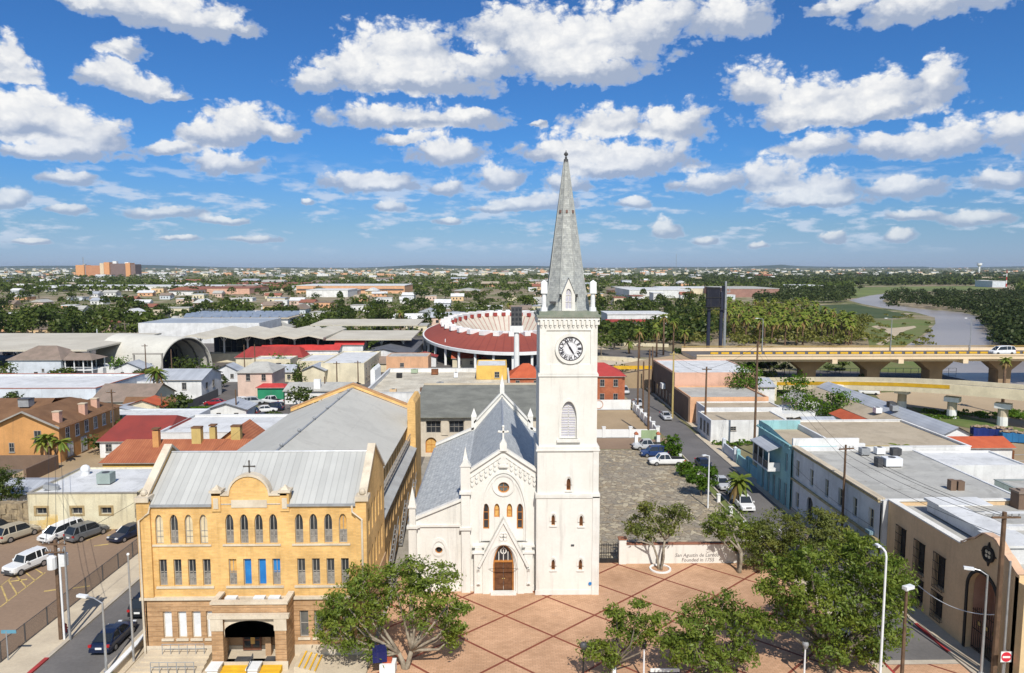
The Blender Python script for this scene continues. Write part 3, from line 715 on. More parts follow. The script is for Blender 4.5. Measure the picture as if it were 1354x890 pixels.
# panel, corbels and cornice of the clock stage
h = 2.74; Yc = YT+.29
q.ring(rect(TX-h, TX+h, H3+.2, H4-.15), rect(TX-2.1, TX+2.1, H3+1.05, H4-1.15), S(Yc), -.1, 0)
for k in range(13):
    x = TX-2.6+k*5.2/12; q.box(x-.12, x+.12, Yc-.3, Yc-.1, H4-.62, H4-.16); q.prism([(x-.12,H4-.62),(x+.12,H4-.62),(x,H4-.9)], 'y', Yc-.22, Yc-.1)
    for sx in (-1, 1):
        y = Yc+.15+k*5.2/12; xx = TX+sx*(h+.1); q.box(xx-.1, xx+.1, y-.12, y+.12, H4-.62, H4-.16)
q.box(TX-h-.18, TX+h+.18, Yc-.18, Yc+2*h+.18, H4-.16, H4+.1)
# big louvre window: hood and sill
q.ring(arch(bigw[0][0]+.775, 1.85, tw(752,580,.1)[1]-.0, tw(752,528,.1)[1], 'point', 8), bigw if len(arch(0,1,0,3,'point',8)) == len(bigw) else bigw, S(YT+.25), -.07, 0)
q.box(bigw[0][0]-.35, bigw[1][0]+.35, YT-.02, YT+.24, bigw[0][1]-.35, bigw[0][1]-.12)
for hh, Yw, i in wins:
    if i != 2:
        us = [p[0] for p in hh]; uc = sum((min(us), max(us)))/2; zt = max(p[1] for p in hh); zb = min(p[1] for p in hh)
        q.ring(arch(uc, .72, zt-.62, zt+.3, 'point'), arch(uc, .5, zt-.62, zt+.14, 'point'), S(Yw), -.08, 0); q.box(uc-.36, uc+.36, Yw-.1, Yw-.003, zb-.12, zb-.02)
q.build('moulding', church)
for hh, Yw, i in wins:
    if i == 2:
        o = wnd(church, S(Yw), hh, .3, white_trim, louver, [('v', .5), ('h', .3), ('h', .6)] + [('h', k/14) for k in range(1, 14)], t=.1, label='tall lavender louvred belfry window')
    else: wnd(church, S(Yw), hh, .25, orange_wood, door_wood, [], t=.05)
q = MB(dark_metal); x, z = tw(757,721); q.box(x-.16, x+.16, YT-.05, YT-.003, z-.09, z+.09); q.build('wall_vent', church)
q = MB(blue_board); x, z = tw(780,771); q.ring(circle(x, z, .16, 12), circle(x, z, .02, 12), S(YT-.1), -.03, 0); q.build('wall_plaque', church)
# clock
cxk, czk = at(754.3, 461, Yc); clk = MB(white_trim)
clk.ring(circle(cxk, czk, 1.46, 40), circle(cxk, czk, 1.17, 40), S(Yc), -.22, 0); co = clk.build('clock', church)
q = MB(M('clock_rim', (.08,.07,.075), None, 1., rough=.5)); q.ring(circle(cxk, czk, 1.18, 40), circle(cxk, czk, 1.08, 40), S(Yc), -.16, -.02); q.ring(circle(cxk, czk, .64, 36), circle(cxk, czk, .62, 36), S(Yc), -.105, -.07); q.build('rim', co)
q = MB(M('clock_dial', (.78,.78,.80), None, 1., rough=.5, fine=0)); q.prism3(circle(cxk, czk, 1.09, 40), S(Yc), -.09, -.01); q.build('dial', co)
def text_mesh(txt, size, bold=0.0):
    c = bpy.data.curves.new('text', 'FONT'); c.body = txt; c.size = size; c.align_x = 'CENTER'; c.align_y = 'CENTER'; c.offset = bold; c.resolution_u = 2
    o = bpy.data.objects.new('text', c); COL.objects.link(o); bpy.context.view_layer.update()
    me = bpy.data.meshes.new_from_object(o.evaluated_get(bpy.context.evaluated_depsgraph_get())); bpy.data.objects.remove(o)
    vs = [tuple(v.co) for v in me.vertices]; fs = [tuple(p.vertices) for p in me.polygons]; bpy.data.meshes.remove(me); return vs, fs
ink = M('clock_ink', (.035,.03,.04), None, 1., fine=0)
q = MB(ink)
for k, t in enumerate(('XII','I','II','III','IV','V','VI','VII','VIII','IX','X','XI')):
    vs, fs = text_mesh(t, .42, .018); a = -k*math.pi/6; ca, sa = math.cos(a), math.sin(a); sx = 1.0 if len(t) < 3 else (.8 if len(t) == 3 else .68)
    q.add([(cxk + (x*sx)*ca - (y*1.1+.85)*sa, Yc-.115, czk + (x*sx)*sa + (y*1.1+.85)*ca) for x, y, z in vs], fs)
q.build('numerals', co)
for nm, ang, ln, w_ in (('minute_hand', 330, .98, .05), ('hour_hand', 147.5, .62, .085)):
    a = R(ang); ux, uz = math.sin(a), math.cos(a); q = MB(ink)
    q.prism3([(cxk-uz*w_-ux*.2, czk+ux*w_-uz*.2), (cxk+uz*w_-ux*.2, czk-ux*w_-uz*.2), (cxk+uz*w_*.8+ux*ln*.75, czk-ux*w_*.8+uz*ln*.75), (cxk+ux*ln, czk+uz*ln), (cxk-uz*w_*.8+ux*ln*.75, czk+ux*w_*.8+uz*ln*.75)], S(Yc), -.17 if nm[0] == 'm' else -.145, -.14 if nm[0] == 'm' else -.12)
    q.build(nm, co)
# spire
zs0 = H4+.1; yc = YT+3.03; ztip = at(752.3, 214, yc)[1]
q = MB(copper); q.box(TX-h-.3, TX+h+.3, Yc-.3, Yc+2*h+.3, zs0, zs0+.2); q.box(TX-h-.05, TX+h+.05, Yc-.05, Yc+2*h+.05, zs0+.2, zs0+.55); q.build('cornice', church)
q = MB(slate_gray); r0 = 2.28; z0 = zs0+.55; xt = TX - .12
lv = [(0, r0), (.16, r0*.80), (1, .2)]
for (ta, ra), (tb, rb) in zip(lv[:-1], lv[1:]):
    for k in range(8):
        a0, a1 = (k-.5)*math.pi/4 + math.pi/8*0 + math.pi/8*0, (k+.5)*math.pi/4
        pts = []
        for t, r_, an in ((ta,ra,a0),(ta,ra,a1),(tb,rb,a1),(tb,rb,a0)):
            pts.append((TX + (xt-TX)*t + r_*1.04*math.cos(an), yc + r_*1.04*math.sin(an), z0 + (ztip-z0)*t))
        q.poly(pts)
sp = q.build('spire', church)
q = MB(M('spire_rib', (.40,.41,.39), (.30,.31,.30), 1.5))
for k in range(8):
    an = (k+.5)*math.pi/4; q.tube([(TX+(xt-TX)*t + r_*1.04*math.cos(an), yc + r_*1.04*math.sin(an), z0+(ztip-z0)*t) for t, r_ in lv], [.075,.07,.04], 5)
q.build('rib', sp)
q = MB(dark_metal); q.cyl((xt,yc,ztip-.05),(xt,yc,ztip+.25), .24, .2); q.cyl((xt,yc,ztip+.25),(xt,yc,ztip+.5), .12, .1); q.sphere((xt,yc,ztip+.72), .2); q.box(xt-.2, xt+.2, yc-.05, yc+.05, ztip+.66, ztip+.76); q.cyl((xt,yc,ztip+.8),(xt,yc,ztip+1.1), .07, .02); q.build('finial', sp)
# lucarnes: front dormer and tiny vents
q = MB(white_trim); zl0 = z0+.02; yl = yc-r0*.96-.16; xl = TX-.0; lp = arch(xl, .95, zl0, zl0+2.35, 'point', 8)
q.holes([(xl-.62,zl0),(xl+.62,zl0),(xl+.62,zl0+1.55),(xl,zl0+3.05),(xl-.62,zl0+1.55)], [arch(xl, .66, zl0+.15, zl0+2.1, 'point', 8)], S(yl), .15)
for s in (-1, 1): q.poly([(xl+s*.62,yl,zl0),(xl+s*.62,yl+1.1,zl0),(xl+s*.62,yl+1.1,zl0+1.55),(xl+s*.62,yl,zl0+1.55)])
q.m(M('dormer_lead', (.50,.53,.58), (.42,.45,.5), 2.))
for s in (-1, 1): q.poly([(xl+s*.72,yl-.1,zl0+1.4),(xl,yl-.1,zl0+3.15),(xl,yl+1.6,zl0+3.15),(xl+s*.72,yl+1.6,zl0+1.4)])
dm = q.build('dormer', church)
wnd(dm, S(yl), arch(xl, .66, zl0+.15, zl0+2.1, 'point', 8), .14, white_trim, louver, [('v', .5), ('h', .35), ('h', .7)], t=.06)
for s in (-1, 1): q = MB(iron); q.box(xl+s*.79-.07, xl+s*.79+.07, yl-.12, yl+.1, zl0+1.3, zl0+1.6); q.build('dormer_bracket', dm)
q = MB(dark_metal); x, z = at(733,414,yc-2.0); q.box(TX-1.75, TX-1.15, yc-2.1, yc-1.6, z0+.7, z0+.9); q.build('roof_vent', church)
for an, dz_ in ((-math.pi/2, 0), (-math.pi/4, 0), (-3*math.pi/4, 0)):
    t = .665; r_ = .80*r0 + (.2-.8*r0)*(t-.16)/.84; x = TX+(xt-TX)*t + r_*.97*math.cos(an); y = yc + r_*.97*math.sin(an); z = z0+(ztip-z0)*t
    q = MB(M('red_vent', (.22,.13,.11), None, 2.)); q.rbox((x, y, z), .09, .09, .14, an); q.build('spire_vent', sp)
for sx in (-1, 1):
    for sy in (-1,):
        x, y = TX+sx*2.32, yc+sy*2.32; q = MB(white_metal); q.cyl((x,y,z0),(x,y,z0+.35), .36, .33, 8); q.cyl((x,y,z0+.35),(x,y,z0+1.7), .23, .2, 8); q.rbox((x,y,z0+2.2), .3, .3, .52); pyramid(q, x, y, .3, z0+2.72, z0+2.95); q.build('pinnacle', church)
# ------------------------------------------------------------------ the old yellow brick school
YS = 57.0; SXL, SXR = -29.0, -10.95; SYB = 66.4; ZEA, ZRI = 12.8, 15.9
school = thing('school', 'yellow brick three-storey school with grey metal roof and arched entrance porch', 'school', (-20, YS, 0))
def sx(px): return at(px, 720, YS)[0]
def sz(py): return at(330, py, YS)[1]
zb = 4.9
top = [(arch(sx(px), .66, sz(719), sz(680), 'point'), g) for px, g in ((211.5,'c'),(231,'d'),(250.5,'c'),(270,'c'),(304.3,'d'),(323.5,'d'),(342.8,'d'),(362,'d'),(396,'d'),(415,'d'),(434.5,'d'),(454,'p'))]
mid = [(rect(sx(px)-.32, sx(px)+.32, sz(774), sz(739)), g) for px, g in ((214,'d'),(233.3,'d'),(252.5,'d'),(272,'d'),(306.5,'p'),(326,'b'),(345.5,'b'),(364.5,'b2'),(397.5,'d'),(417,'d'),(436.3,'d'),(455.5,'d'))]
low = [(rect(sx(px)-.36, sx(px)+.36, sz(842), sz(807)), g) for px, g in ((217.4,'w'),(237,'w'),(256,'w'),(275,'w'),(399.6,'g'),(419,'g'),(438.5,'g'),(457.5,'g'))]
b = MB(school_brick)
front = [(SXL,zb),(SXR,zb),(SXR,ZEA),(sx(380),ZEA),(sx(380),sz(655)),(sx(355),sz(655)),(sx(284),sz(655)),(sx(284),ZEA),(SXL,ZEA)]
b.holes(front, [p for p, _ in top + mid], S(YS), .28)
# east gable wall and its rows of windows, west gable wall, parapet backs
gab = [(YS,zb),(SYB,zb),(SYB,13.2),((YS+SYB)/2,ZRI+.5),(YS,13.2)]
ew = [rect(YS+1.2+k*1.55, YS+1.85+k*1.55, z0, z1) for z0, z1 in ((9.6,11.9),(6.0,8.2)) for k in range(5)]
b.holes(gab, ew, E_(SXR), .25); b.prism(gab, 'x', SXL, SXL+.45); b.prism([(y, z) for y, z in gab], 'x', SXR-.45, SXR-.3)
b.prism([(sx(284),ZEA-.3),(sx(380),ZEA-.3),(sx(380),sz(655)),(sx(284),sz(655))], 'y', YS+.29, YS+.6)
xc = sx(331.5); hw_ = (sx(355)-sx(308))/2 if False else 1.5
b.prism([(xc-1.6,sz(655)+.0)] + [(xc+1.6*math.cos(t*math.pi/14)*-1 if False else xc-1.6*math.cos(t*math.pi/14), sz(655)+.05+1.55*math.sin(t*math.pi/14)) for t in range(15)] + [(xc+1.6,sz(655))], 'y', YS, YS+.6)
for px in (288.5, 378.5): b.box(sx(px)-.36, sx(px)+.36, YS-.12, YS+.62, sz(655)-1.3, sz(655)+.25)
for x0, x1 in ((SXL-.3, SXL+.75),(SXR-.75,SXR+.12)): b.box(x0, x1, YS-.22, YS-.004, zb+.18, 13.3)
b.build('wall', school)
b = MB(school_base); 
b.holes(rect(SXL,SXR,0,zb), [p for p, _ in low], S(YS-.12), .3); b.prism([(YS-.12,0),(SYB,0),(SYB,zb),(YS-.12,zb)], 'x', SXR-.1, SXR+.1); b.prism([(YS-.12,0),(SYB,0),(SYB,zb),(YS-.12,zb)], 'x', SXL-.1, SXL+.1)
b.build('base_wall', school)
# stone bands and sills
b = MB(lime_trim)
b.box(SXL-.4, SXR+.2, YS-.3, YS-.001, zb-.05, zb+.16)
for g0, g1 in ((0,4),(4,8),(8,12)):
    for L, dz in ((mid,.18),(top,.14)):
        x0 = min(p[0] for p in L[g0][0]); x1 = max(p[0] for p in L[g1-1][0]); z = min(p[1] for p in L[g0][0]); b.box(x0-.25, x1+.25, YS-.1, YS-.002, z-.02-dz, z-.02)
for p, _ in low:
    u = [q[0] for q in p]; z = min(q[1] for q in p); b.box(min(u)-.14, max(u)+.14, YS-.24, YS-.122, z-.2, z-.02)
b.box(SXL-.05, SXR+.05, YS-.2, YS-.121, 0, .9)
b.box(sx(308), sx(355), YS-.06, YS-.003, sz(671), sz(661))                       # blank name panel
for px in (288.5, 378.5): b.box(sx(px)-.5, sx(px)+.5, YS-.25, YS+.7, sz(655)+.25, sz(655)+.45); b.box(sx(px)-.2, sx(px)+.2, YS-.17, YS-.121, sz(672), sz(658)); pyramid(b, sx(px), YS+.2, .3, sz(655)+.45, sz(655)+.85)
b.box(sx(284)-.1, xc-1.6, YS-.12, YS+.68, sz(655), sz(655)+.16); b.box(xc+1.6, sx(380)+.1, YS-.12, YS+.68, sz(655), sz(655)+.16)
arc = [(xc-1.72*math.cos(t*math.pi/14), sz(655)+.1+1.68*math.sin(t*math.pi/14)) for t in range(15)]; arc2 = [(xc-1.58*math.cos(t*math.pi/14), sz(655)+.05+1.53*math.sin(t*math.pi/14)) for t in range(15)]
for i in range(14): b.prism([arc[i], arc[i+1], arc2[i+1], arc2[i]], 'y', YS-.1, YS+.68)
# gable copings and kneelers
ym = (YS+SYB)/2
for x0, x1 in ((SXL-.12,SXL+.55),(SXR-.55,SXR+.12)):
    for p, q_ in (((YS-.1,13.2),(ym,ZRI+.5)),((ym,ZRI+.5),(SYB+.1,13.2))): b.prism([p, q_, (q_[0],q_[1]+.24), (p[0],p[1]+.24)], 'x', x0, x1)
    b.box(x0-.2, x1+.2, YS-.4, YS+.7, 13.1, 13.5); b.sphere(((x0+x1)/2, YS+.1, 13.75), .28)
b.build('stone_trim', school)
bars_top = [('h', .42), ('v', .5), ('h', .22)]; bars_mid = [('h', .5), ('v', .5), ('h', .25)]
GL = {'c': cream_blind, 'd': dark_glass, 'p': ply_board, 'b': blue_board, 'b2': blue_board, 'w': white_blind, 'g': mid_glass}
NM = {'c': 'arched window with cream blind', 'p': 'window boarded with orange plywood', 'b': 'window filled with blue board', 'b2': 'window with blue board over grey lower sash', 'w': 'ground floor window with white blind'}
def school_win(L, bars, Y, m3=None):
    for p, g in L:
        o = wnd(school, m3 or S(Y), p, .24, lime_trim if g in 'w' else frame_gray, GL[g], [] if g in ('b', 'w') else bars, t=.06, label=NM.get(g))
        if g in ('d', 'p', 'b2', 'c'):                      # the lower sash shows a paler curtain
            us = [q[0] for q in p]; zs = [q[1] for q in p]; f = .45
            c = MB(sash_glass if g != 'c' else cream_blind); c.prism3(rect(min(us)+.06, max(us)-.06, min(zs)+.05, min(zs)+(max(zs)-min(zs))*f), S(Y), .215, .23); c.build('sash', o)
school_win(top, bars_top, YS); school_win(mid, bars_mid, YS); school_win(low, [('h', .5)], YS-.12)
for p in ew: wnd(school, E_(SXR), p, .22, frame_gray, dark_glass, [('h', .5)], t=.06)
b = MB(seam_roof); b.poly([(SXL+.45,YS-.06,ZEA),(SXR-.45,YS-.06,ZEA),(SXR-.45,ym,ZRI),(SXL+.45,ym,ZRI)]); b.poly([(SXL+.45,ym,ZRI),(SXR-.45,ym,ZRI),(SXR-.45,SYB,13.0),(SXL+.45,SYB,13.0)])
b.m(steel); b.tube([(SXL+.5,ym,ZRI+.03),(SXR-.5,ym,ZRI+.03)], .09, 6)
b.build('roof', school)
b = MB(gray_metal)
for x0, x1 in ((SXL+.75,sx(284)-.1),(sx(380)+.1,SXR-.75)): b.box(x0, x1, YS-.2, YS-.065, ZEA-.16, ZEA+.03)
b.build('gutter', school)
for x, s in ((SXL-.2, 1),(SXR-.1,-1)):
    b = MB(lime_trim); xo = x-.0; b.tube([(x+s*.95,YS-.16,ZEA-.1),(x+s*.9,YS-.3,12.2),(x+s*.12,YS-.38,11.6),(x+s*.12,YS-.38,.3)], .085, 6); b.build('drain_pipe', school)
cross(school, xc, YS+.3, sz(655)+1.6, 1.15, .1, mat=M('cross_stone', (.12,.11,.10), None, 2.), arm=.75)
# entrance porch
PX0, PX1 = at(281.5, 830, 55.0)[0], at(380, 830, 55.0)[0]; PY = 55.0
porch = MB(school_base); pxc = at(332, 820, PY)[0]; zt = 5.25
pa = arch(pxc, 4.3, 0.5, 4.0, 'tudor', 8)
porch.holes(rect(PX0+.0, PX1, 0, 4.35), [pa], S(PY), .5)
porch.box(PX0, PX0+.9, PY-.35, PY-.003, 0, 4.3); porch.box(PX1-.9, PX1, PY-.35, PY-.003, 0, 4.3)
for x in (PX0, PX1): porch.prism([(PY,0),(YS-.2,0),(YS-.2,4.35),(PY,4.35)], 'x', min(x, x+(.5 if x == PX0 else -.5)), max(x, x+(.5 if x == PX0 else -.5)))
porch.box(PX0, PX1, PY, YS-.2, 4.36, 4.62)
for x0, x1, y0, y1 in ((PX0,PX1,PY-.05,PY+.3),(PX0,PX0+.3,PY+.3,YS-.2),(PX1-.3,PX1,PY+.3,YS-.2)): porch.box(x0, x1, y0, y1, 4.62, 5.35)
po = porch.build('porch', school)
q = MB(lime_trim); q.box(PX0-.25, PX1+.25, PY-.45, PY-.051, 4.3, 4.62); q.box(PX0-.12, PX1+.12, PY-.16, PY+.34, 5.35, 5.55)
for x0, x1 in ((PX0-.12,PX0+.36),(PX1-.36,PX1+.12)): q.box(x0, x1, PY+.34, YS-.2, 5.35, 5.55)
q.box(PX0-.05, PX0+.95, PY-.4, PY-.351, 3.3, 4.3); q.box(PX1-.95, PX1+.05, PY-.4, PY-.351, 3.3, 4.3)
q.prism3([(PX0+.95,2.6),(PX0+.95,4.3),(PX1-.95,4.3),(PX1-.95,2.6)] + [(u, max(w, 2.6)) for u, w in arch(pxc, 4.3, .5, 4.0, 'tudor', 8)][2:], S(PY), -.07, -.002)
q.box(PX0-.1, PX1+.1, PY-.42, PY-.352, 0, .75); q.build('stone_dressing', po)
q = MB(M('porch_interior', (.46,.29,.16), (.38,.23,.13), 1.)); q.box(PX0+.5, PX1-.5, YS-.16, YS-.125, .55, 4.3); q.box(pxc+.75, pxc+1.2, PY+.9, PY+1.3, .5, 4.35); q.build('inner_wall', po)
for xd, w_ in ((pxc-.6,1.5),(pxc+1.75,.7)):
    q = MB(M('old_red_door', (.20,.085,.05), (.14,.06,.035), 2.)); q.box(xd-w_/2, xd+w_/2, YS-.3, YS-.2, .55, 2.9)
    q.m(dark_glass)
    for r_ in range(3):
        for c_ in range(2 if w_ > 1 else 1): q.box(xd-w_/2+.12+c_*.72, xd-w_/2+.64+c_*.72, YS-.32, YS-.3, .8+r_*.7, 1.35+r_*.7)
    if w_ > 1: q.m(ply_board); q.box(xd-.1, xd+.25, YS-.34, YS-.32, 1.1, 2.2)
    q.build('door', po)
q = MB(concrete); q.box(PX0+.1, PX1-.1, PY-.35, YS-.33, 0, .5); q.m(dark_metal); q.box(pxc-1.5, pxc-.2, PY+.1, PY+.8, .5, .53); q.box(pxc+.9, pxc+1.7, PY+.1, PY+.8, .5, .53); q.build('porch_floor', po)
q = MB(yellow_paint)
for k in range(4): q.box(pxc-2.6, pxc+2.5, PY-.8-k*.45, PY-.352-k*.45, 0, .49-.12*k)
q.m(M('yellow_patch', (.62,.40,.10), None, 1.)); 
steps = tag(q.build('steps', org=(pxc, PY-1.4, 0)), 'bright yellow painted entrance steps under the school porch', 'steps')
for k, (px, sy_) in enumerate(((323,858),(446,863),(381,850))):
    pass
for xw, lab in ((at(285,880,54)[0],'white block pier left of the yellow steps'),(at(337,880,54)[0],'white block pier in the middle of the yellow steps')):
    q = MB(white_paint); q.box(xw-.4, xw+.4, 53.3, 54.3, 0, .8); q.box(xw-.48, xw+.48, 53.2, 54.4, .8, .92); tag(q.build('step_pier', org=(xw, 53.8, 0)), lab, 'pier')
q = MB(dark_metal); q.tube([(pxc+.2,PY-1.9,.1),(pxc+.2,PY-1.9,1.0),(pxc+.2,PY-.45,1.45),(pxc+.2,PY-.45,.5)], .035, 5); tag(q.build('handrail', org=(pxc, PY-1.5, 0)), 'thin dark handrail dividing the yellow steps', 'handrail')
# yellow side steps to the right, grey steps and rails to the left
q = MB(concrete); x0 = at(392, 866, 55)[0]
for k in range(4): q.box(x0+k*.42, x0+k*.42+.42, 54.2, 56.6, 0, .5-.12*k)
q.m(yellow_paint)
for k in range(4): q.box(x0+k*.42+.3, x0+k*.42+.44, 54.2, 56.6, .5-.12*k, .512-.12*k)
tag(q.build('side_steps', org=(x0, 55.4, 0)), 'concrete side steps with yellow nosings right of the school porch', 'steps')
q = MB(concrete)
for k in range(5): q.box(SXL-.2+k*.12, PX0-.7, YS-3.3+k*.5, YS-.3, .0 + k*.13, .13+k*.13)
tag(q.build('terrace', org=(-26, 55.5, 0)), 'pale stepped concrete terrace below the white-blind windows', 'terrace')
xa_, xb_ = SXL+1.6, PX0-1.2
for y in (YS-1.0, YS-3.0):
    q = MB(gray_metal)
    for z in (1.1, 1.5): q.tube([(xa_,y,z+(0 if y > YS-2 else -.4)),(xb_,y,z+(0 if y > YS-2 else -.4))], .03, 5)
    for k in range(6): x = xa_+(xb_-xa_)*k/5; q.cyl((x,y,.1),(x,y,1.5 if y > YS-2 else 1.1), .03, n=5)
    tag(q.build('handrail', org=(-26, y, 0)), ('long grey pipe railing close to the white-blind windows' if y > YS-2 else 'grey pipe railing at the front edge of the school terrace'), 'railing')
# air conditioners standing on the porch roof
for px, lab in ((307,'white air conditioner on the porch roof under the plywood window'),(344,'white air conditioner on the porch roof under the blue windows'),(364,'white air conditioner at the right end of the porch roof')):
    x = at(px, 783, 56)[0]; t = thing('air_conditioner', lab, 'air conditioner', (x, 55.9, 4.62), 'air conditioners on the porch roof')
    q = MB(white_metal); q.box(x-.5, x+.4, 55.7, 56.2, 4.72, 5.5); q.box(x-.45, x-.35, 55.7, 56.2, 4.62, 4.72); q.box(x+.25, x+.35, 55.7, 56.2, 4.62, 4.72); q.build('casing', t)
    q = MB(dark_metal); q.ring(circle(x-.1, 5.1, .28, 14), circle(x-.1, 5.1, .05, 14), S(55.7), -.02, 0); q.build('fan_grille', t)
# ---------------- gabled rear wing
wx0, wx1, wy0, wy1, wze, wzr = -31.4, -13.0, SYB+.05, 108, 10.0, 13.7; wxc = (wx0+wx1)/2
wing = thing('school_wing', 'long tan brick wing with broad pale grey gable roof behind the school', 'school wing', (wxc, 88, 0))
wing_brick = MX('wing_brick', _brick((.58,.38,.17),(.48,.30,.125),(.45,.33,.19))); b = MB(wing_brick); gb = [(wx0,0),(wx1,0),(wx1,wze),(wxc,wzr),(wx0,wze)]
rows = [rect(wy0+1.5+k*2.15, wy0+2.5+k*2.15, z0, z1) for z0, z1 in ((7.3,9.3),(4.2,6.3),(1.2,3.2)) for k in range(18) if wy0+2.5+k*2.15 < wy1-.5]
b.holes(rect(wy0, wy1, 0, wze), rows, E_(wx1), .3); b.prism([(wy0,0),(wy1,0),(wy1,wze),(wy0,wze)], 'x', wx0, wx0+.4)
b.prism(gb, 'y', wy1-.4, wy1); b.build('wall', wing)
for p in rows: wnd(wing, E_(wx1), p, .26, frame_gray, dark_glass, [('h', .5)], t=.08)
b = MB(membrane); b.poly([(wx0-.25,wy0,wze-.08),(wxc,wy0,wzr),(wxc,wy1-.4,wzr),(wx0-.25,wy1-.4,wze-.08)]); b.poly([(wxc,wy0,wzr),(wx1+.25,wy0,wze-.08),(wx1+.25,wy1-.4,wze-.08),(wxc,wy1-.4,wzr)]); b.build('roof', wing)
b = MB(gray_metal); b.box(wxc-.1, wxc+.1, wy0, wy1-.4, wzr-.02, wzr+.08)
for k in range(6): b.sphere((wxc, 72+k*6.5, wzr+.25), .2)
b.build('ridge_cap', wing)
b = MB(school_brick)
for p, q_ in (((wx0-.2,wze+.1),(wxc,wzr+.1)),((wxc,wzr+.1),(wx1+.2,wze+.1))): b.prism([p, q_, (q_[0],q_[1]+.5), (p[0],p[1]+.5)], 'y', wy1-.42, wy1+.25)
b.m(M('terracotta_coping', (.52,.30,.15), (.40,.22,.11), 1.5))
b.prism([(wxc,wzr+.6),(wx1+.2,wze+.6),(wx1+.2,wze+.75),(wxc,wzr+.75)], 'y', wy1-.5, wy1+.35); b.prism([(wx0-.2,wze+.6),(wxc,wzr+.6),(wxc,wzr+.75),(wx0-.2,wze+.75)], 'y', wy1-.5, wy1+.35); b.build('parapet', wing)
b = MB(school_brick); b.box(wx1+.3, wx1+1.4, 97.5, 104, 0, 13.2); b.prism([(wx1+.3,13.2),(wx1+1.4,13.2),(wx1+1.1,13.8),(wx1+.6,13.8)], 'y', 97.5, 104); b.box(wx1-.1, wx1+.3, 98, 103.5, 0, 9.9); b.build('stair_tower', wing)
tin_roof_plain = M('gallery_tin', (.40,.41,.40), (.33,.33,.32), .5, rough=.6)
for z in (8.0,):
    b = MB(frame_gray); b.box(wx1+.02, wx1+.7, wy0+2, wy1-9, z-.06, z)
    for k in range(19): y = wy0+2+k*1.6; b.box(wx1+.66, wx1+.7, y-.02, y+.02, z, z+1.0)
    for h in (.5, 1.0): b.box(wx1+.65, wx1+.71, wy0+2, wy1-9, z+h-.03, z+h+.03)
    for k in range(8): y = wy0+3+k*4; b.tube([(wx1+.65,y,z-.06),(wx1+.02,y,z-1.1)], .04, 4)
    b.build('fire_escape', wing)
lx = wx1+1.35
b = MB(wing_brick); rows2 = [rect(69+k*2.3, 70+k*2.3, z0, z1) for z0, z1 in ((4.3,6.2),(1.0,3.0)) for k in range(12)]; b.holes(rect(67.5, 97.4, 0, 7.0), rows2, E_(lx), .25); b.box(wx1+.001, lx, 67.5, 67.8, 0, 7.0); b.box(wx1+.001, lx, 97.1, 97.4, 0, 7.0); b.build('gallery_wall', wing)
for p in rows2: wnd(wing, E_(lx), p, .22, frame_gray, dark_glass, [('h', .5)], t=.08)
b = MB(tin_roof_plain); b.add([(wx1,67.4,7.6),(lx+.2,67.4,7.0),(lx+.2,97.5,7.0),(wx1,97.5,7.6),(wx1,67.4,7.5),(lx+.2,67.4,6.9),(lx+.2,97.5,6.9),(wx1,97.5,7.5)], [(0,1,2,3),(7,6,5,4),(1,5,6,2),(0,4,5,1)]); b.build('gallery_roof', wing)
for k in range(3):
    y = 71+k*8.5; b = MB(steel); b.tube([(lx+.5,y,.3),(lx+.5,y+6,3.6)],.06,5); b.tube([(lx+.1,y,.3),(lx+.1,y+6,3.6)],.06,5); b.tube([(lx+.5,y,1.3),(lx+.5,y+6,4.6)],.04,5)
    for j in range(10): b.box(lx+.1,lx+.5,y+j*.6,y+j*.6+.25,.3+j*.33,.36+j*.33)
    b.build('outside_stair', wing)
b = MB(lime_trim)
for z in (9.75,): b.box(wx1, wx1+.14, wy0+.1, wy1-.2, z-.1, z+.1)
b.build('stone_band', wing)
# ------------------------------------------------------------------ generic town buildings
def cm(name, c, **k): return M(name, c, tuple(v*.82 for v in c), k.pop('scale', .4), streak=k.pop('streak', .22), **k)
flat_white = M('white_roof_coating', (.70,.70,.69), (.60,.60,.585), .35, rough=.6, streak=0, fine=.15, stain=.55)
flat_gray = M('grey_roof_felt', (.46,.45,.41), (.385,.375,.345), .3, fine=.25, stain=.7)
flat_tan = M('tan_roof_gravel', (.46,.385,.28), (.40,.33,.235), .25, fine=.3, stain=.5)
tin_roof = MX('tin_roof', _seam((.44,.46,.49),(.36,.38,.41),0,.6,.06), rough=.5, spec=.4)
red_tin = MX('red_tin_roof', _seam((.36,.055,.045),(.29,.045,.04),0,.55,.07), rough=.6)
red_bright = M('bright_red_roof', (.55,.06,.055), (.46,.05,.045), .6, rough=.6)
orange_red = M('orange_red_roof', (.50,.115,.05), (.42,.09,.04), .6)
terracotta = MX('terracotta_tiles', _seam((.42,.155,.075),(.33,.11,.055),0,.35,.12))
shingle_brown = M('brown_shingles', (.21,.115,.06), (.16,.085,.045), .5, fine=.35)
shingle_gray = M('grey_brown_shingles', (.27,.205,.165), (.21,.165,.13), .5, fine=.35)
green_roof = M('faded_green_roof', (.40,.46,.33), (.33,.40,.28), .4)
w_white = cm('white_wall', (.76,.755,.735)); w_cream = cm('cream_wall', (.72,.64,.46)); w_gray = cm('pale_grey_wall', (.72,.72,.715)); w_tan = M('tan_wall', (.72,.52,.31), (.64,.455,.265), .35, streak=.15)
w_teal = cm('teal_wall', (.30,.53,.55)); w_pink = cm('salmon_wall', (.66,.40,.29)); w_peach = cm('peach_wall', (.70,.40,.23)); w_orange = cm('orange_tan_wall', (.62,.32,.12)); w_brick = MX('red_brick_wall', _brick((.46,.14,.06),(.38,.105,.05),(.4,.2,.12)))
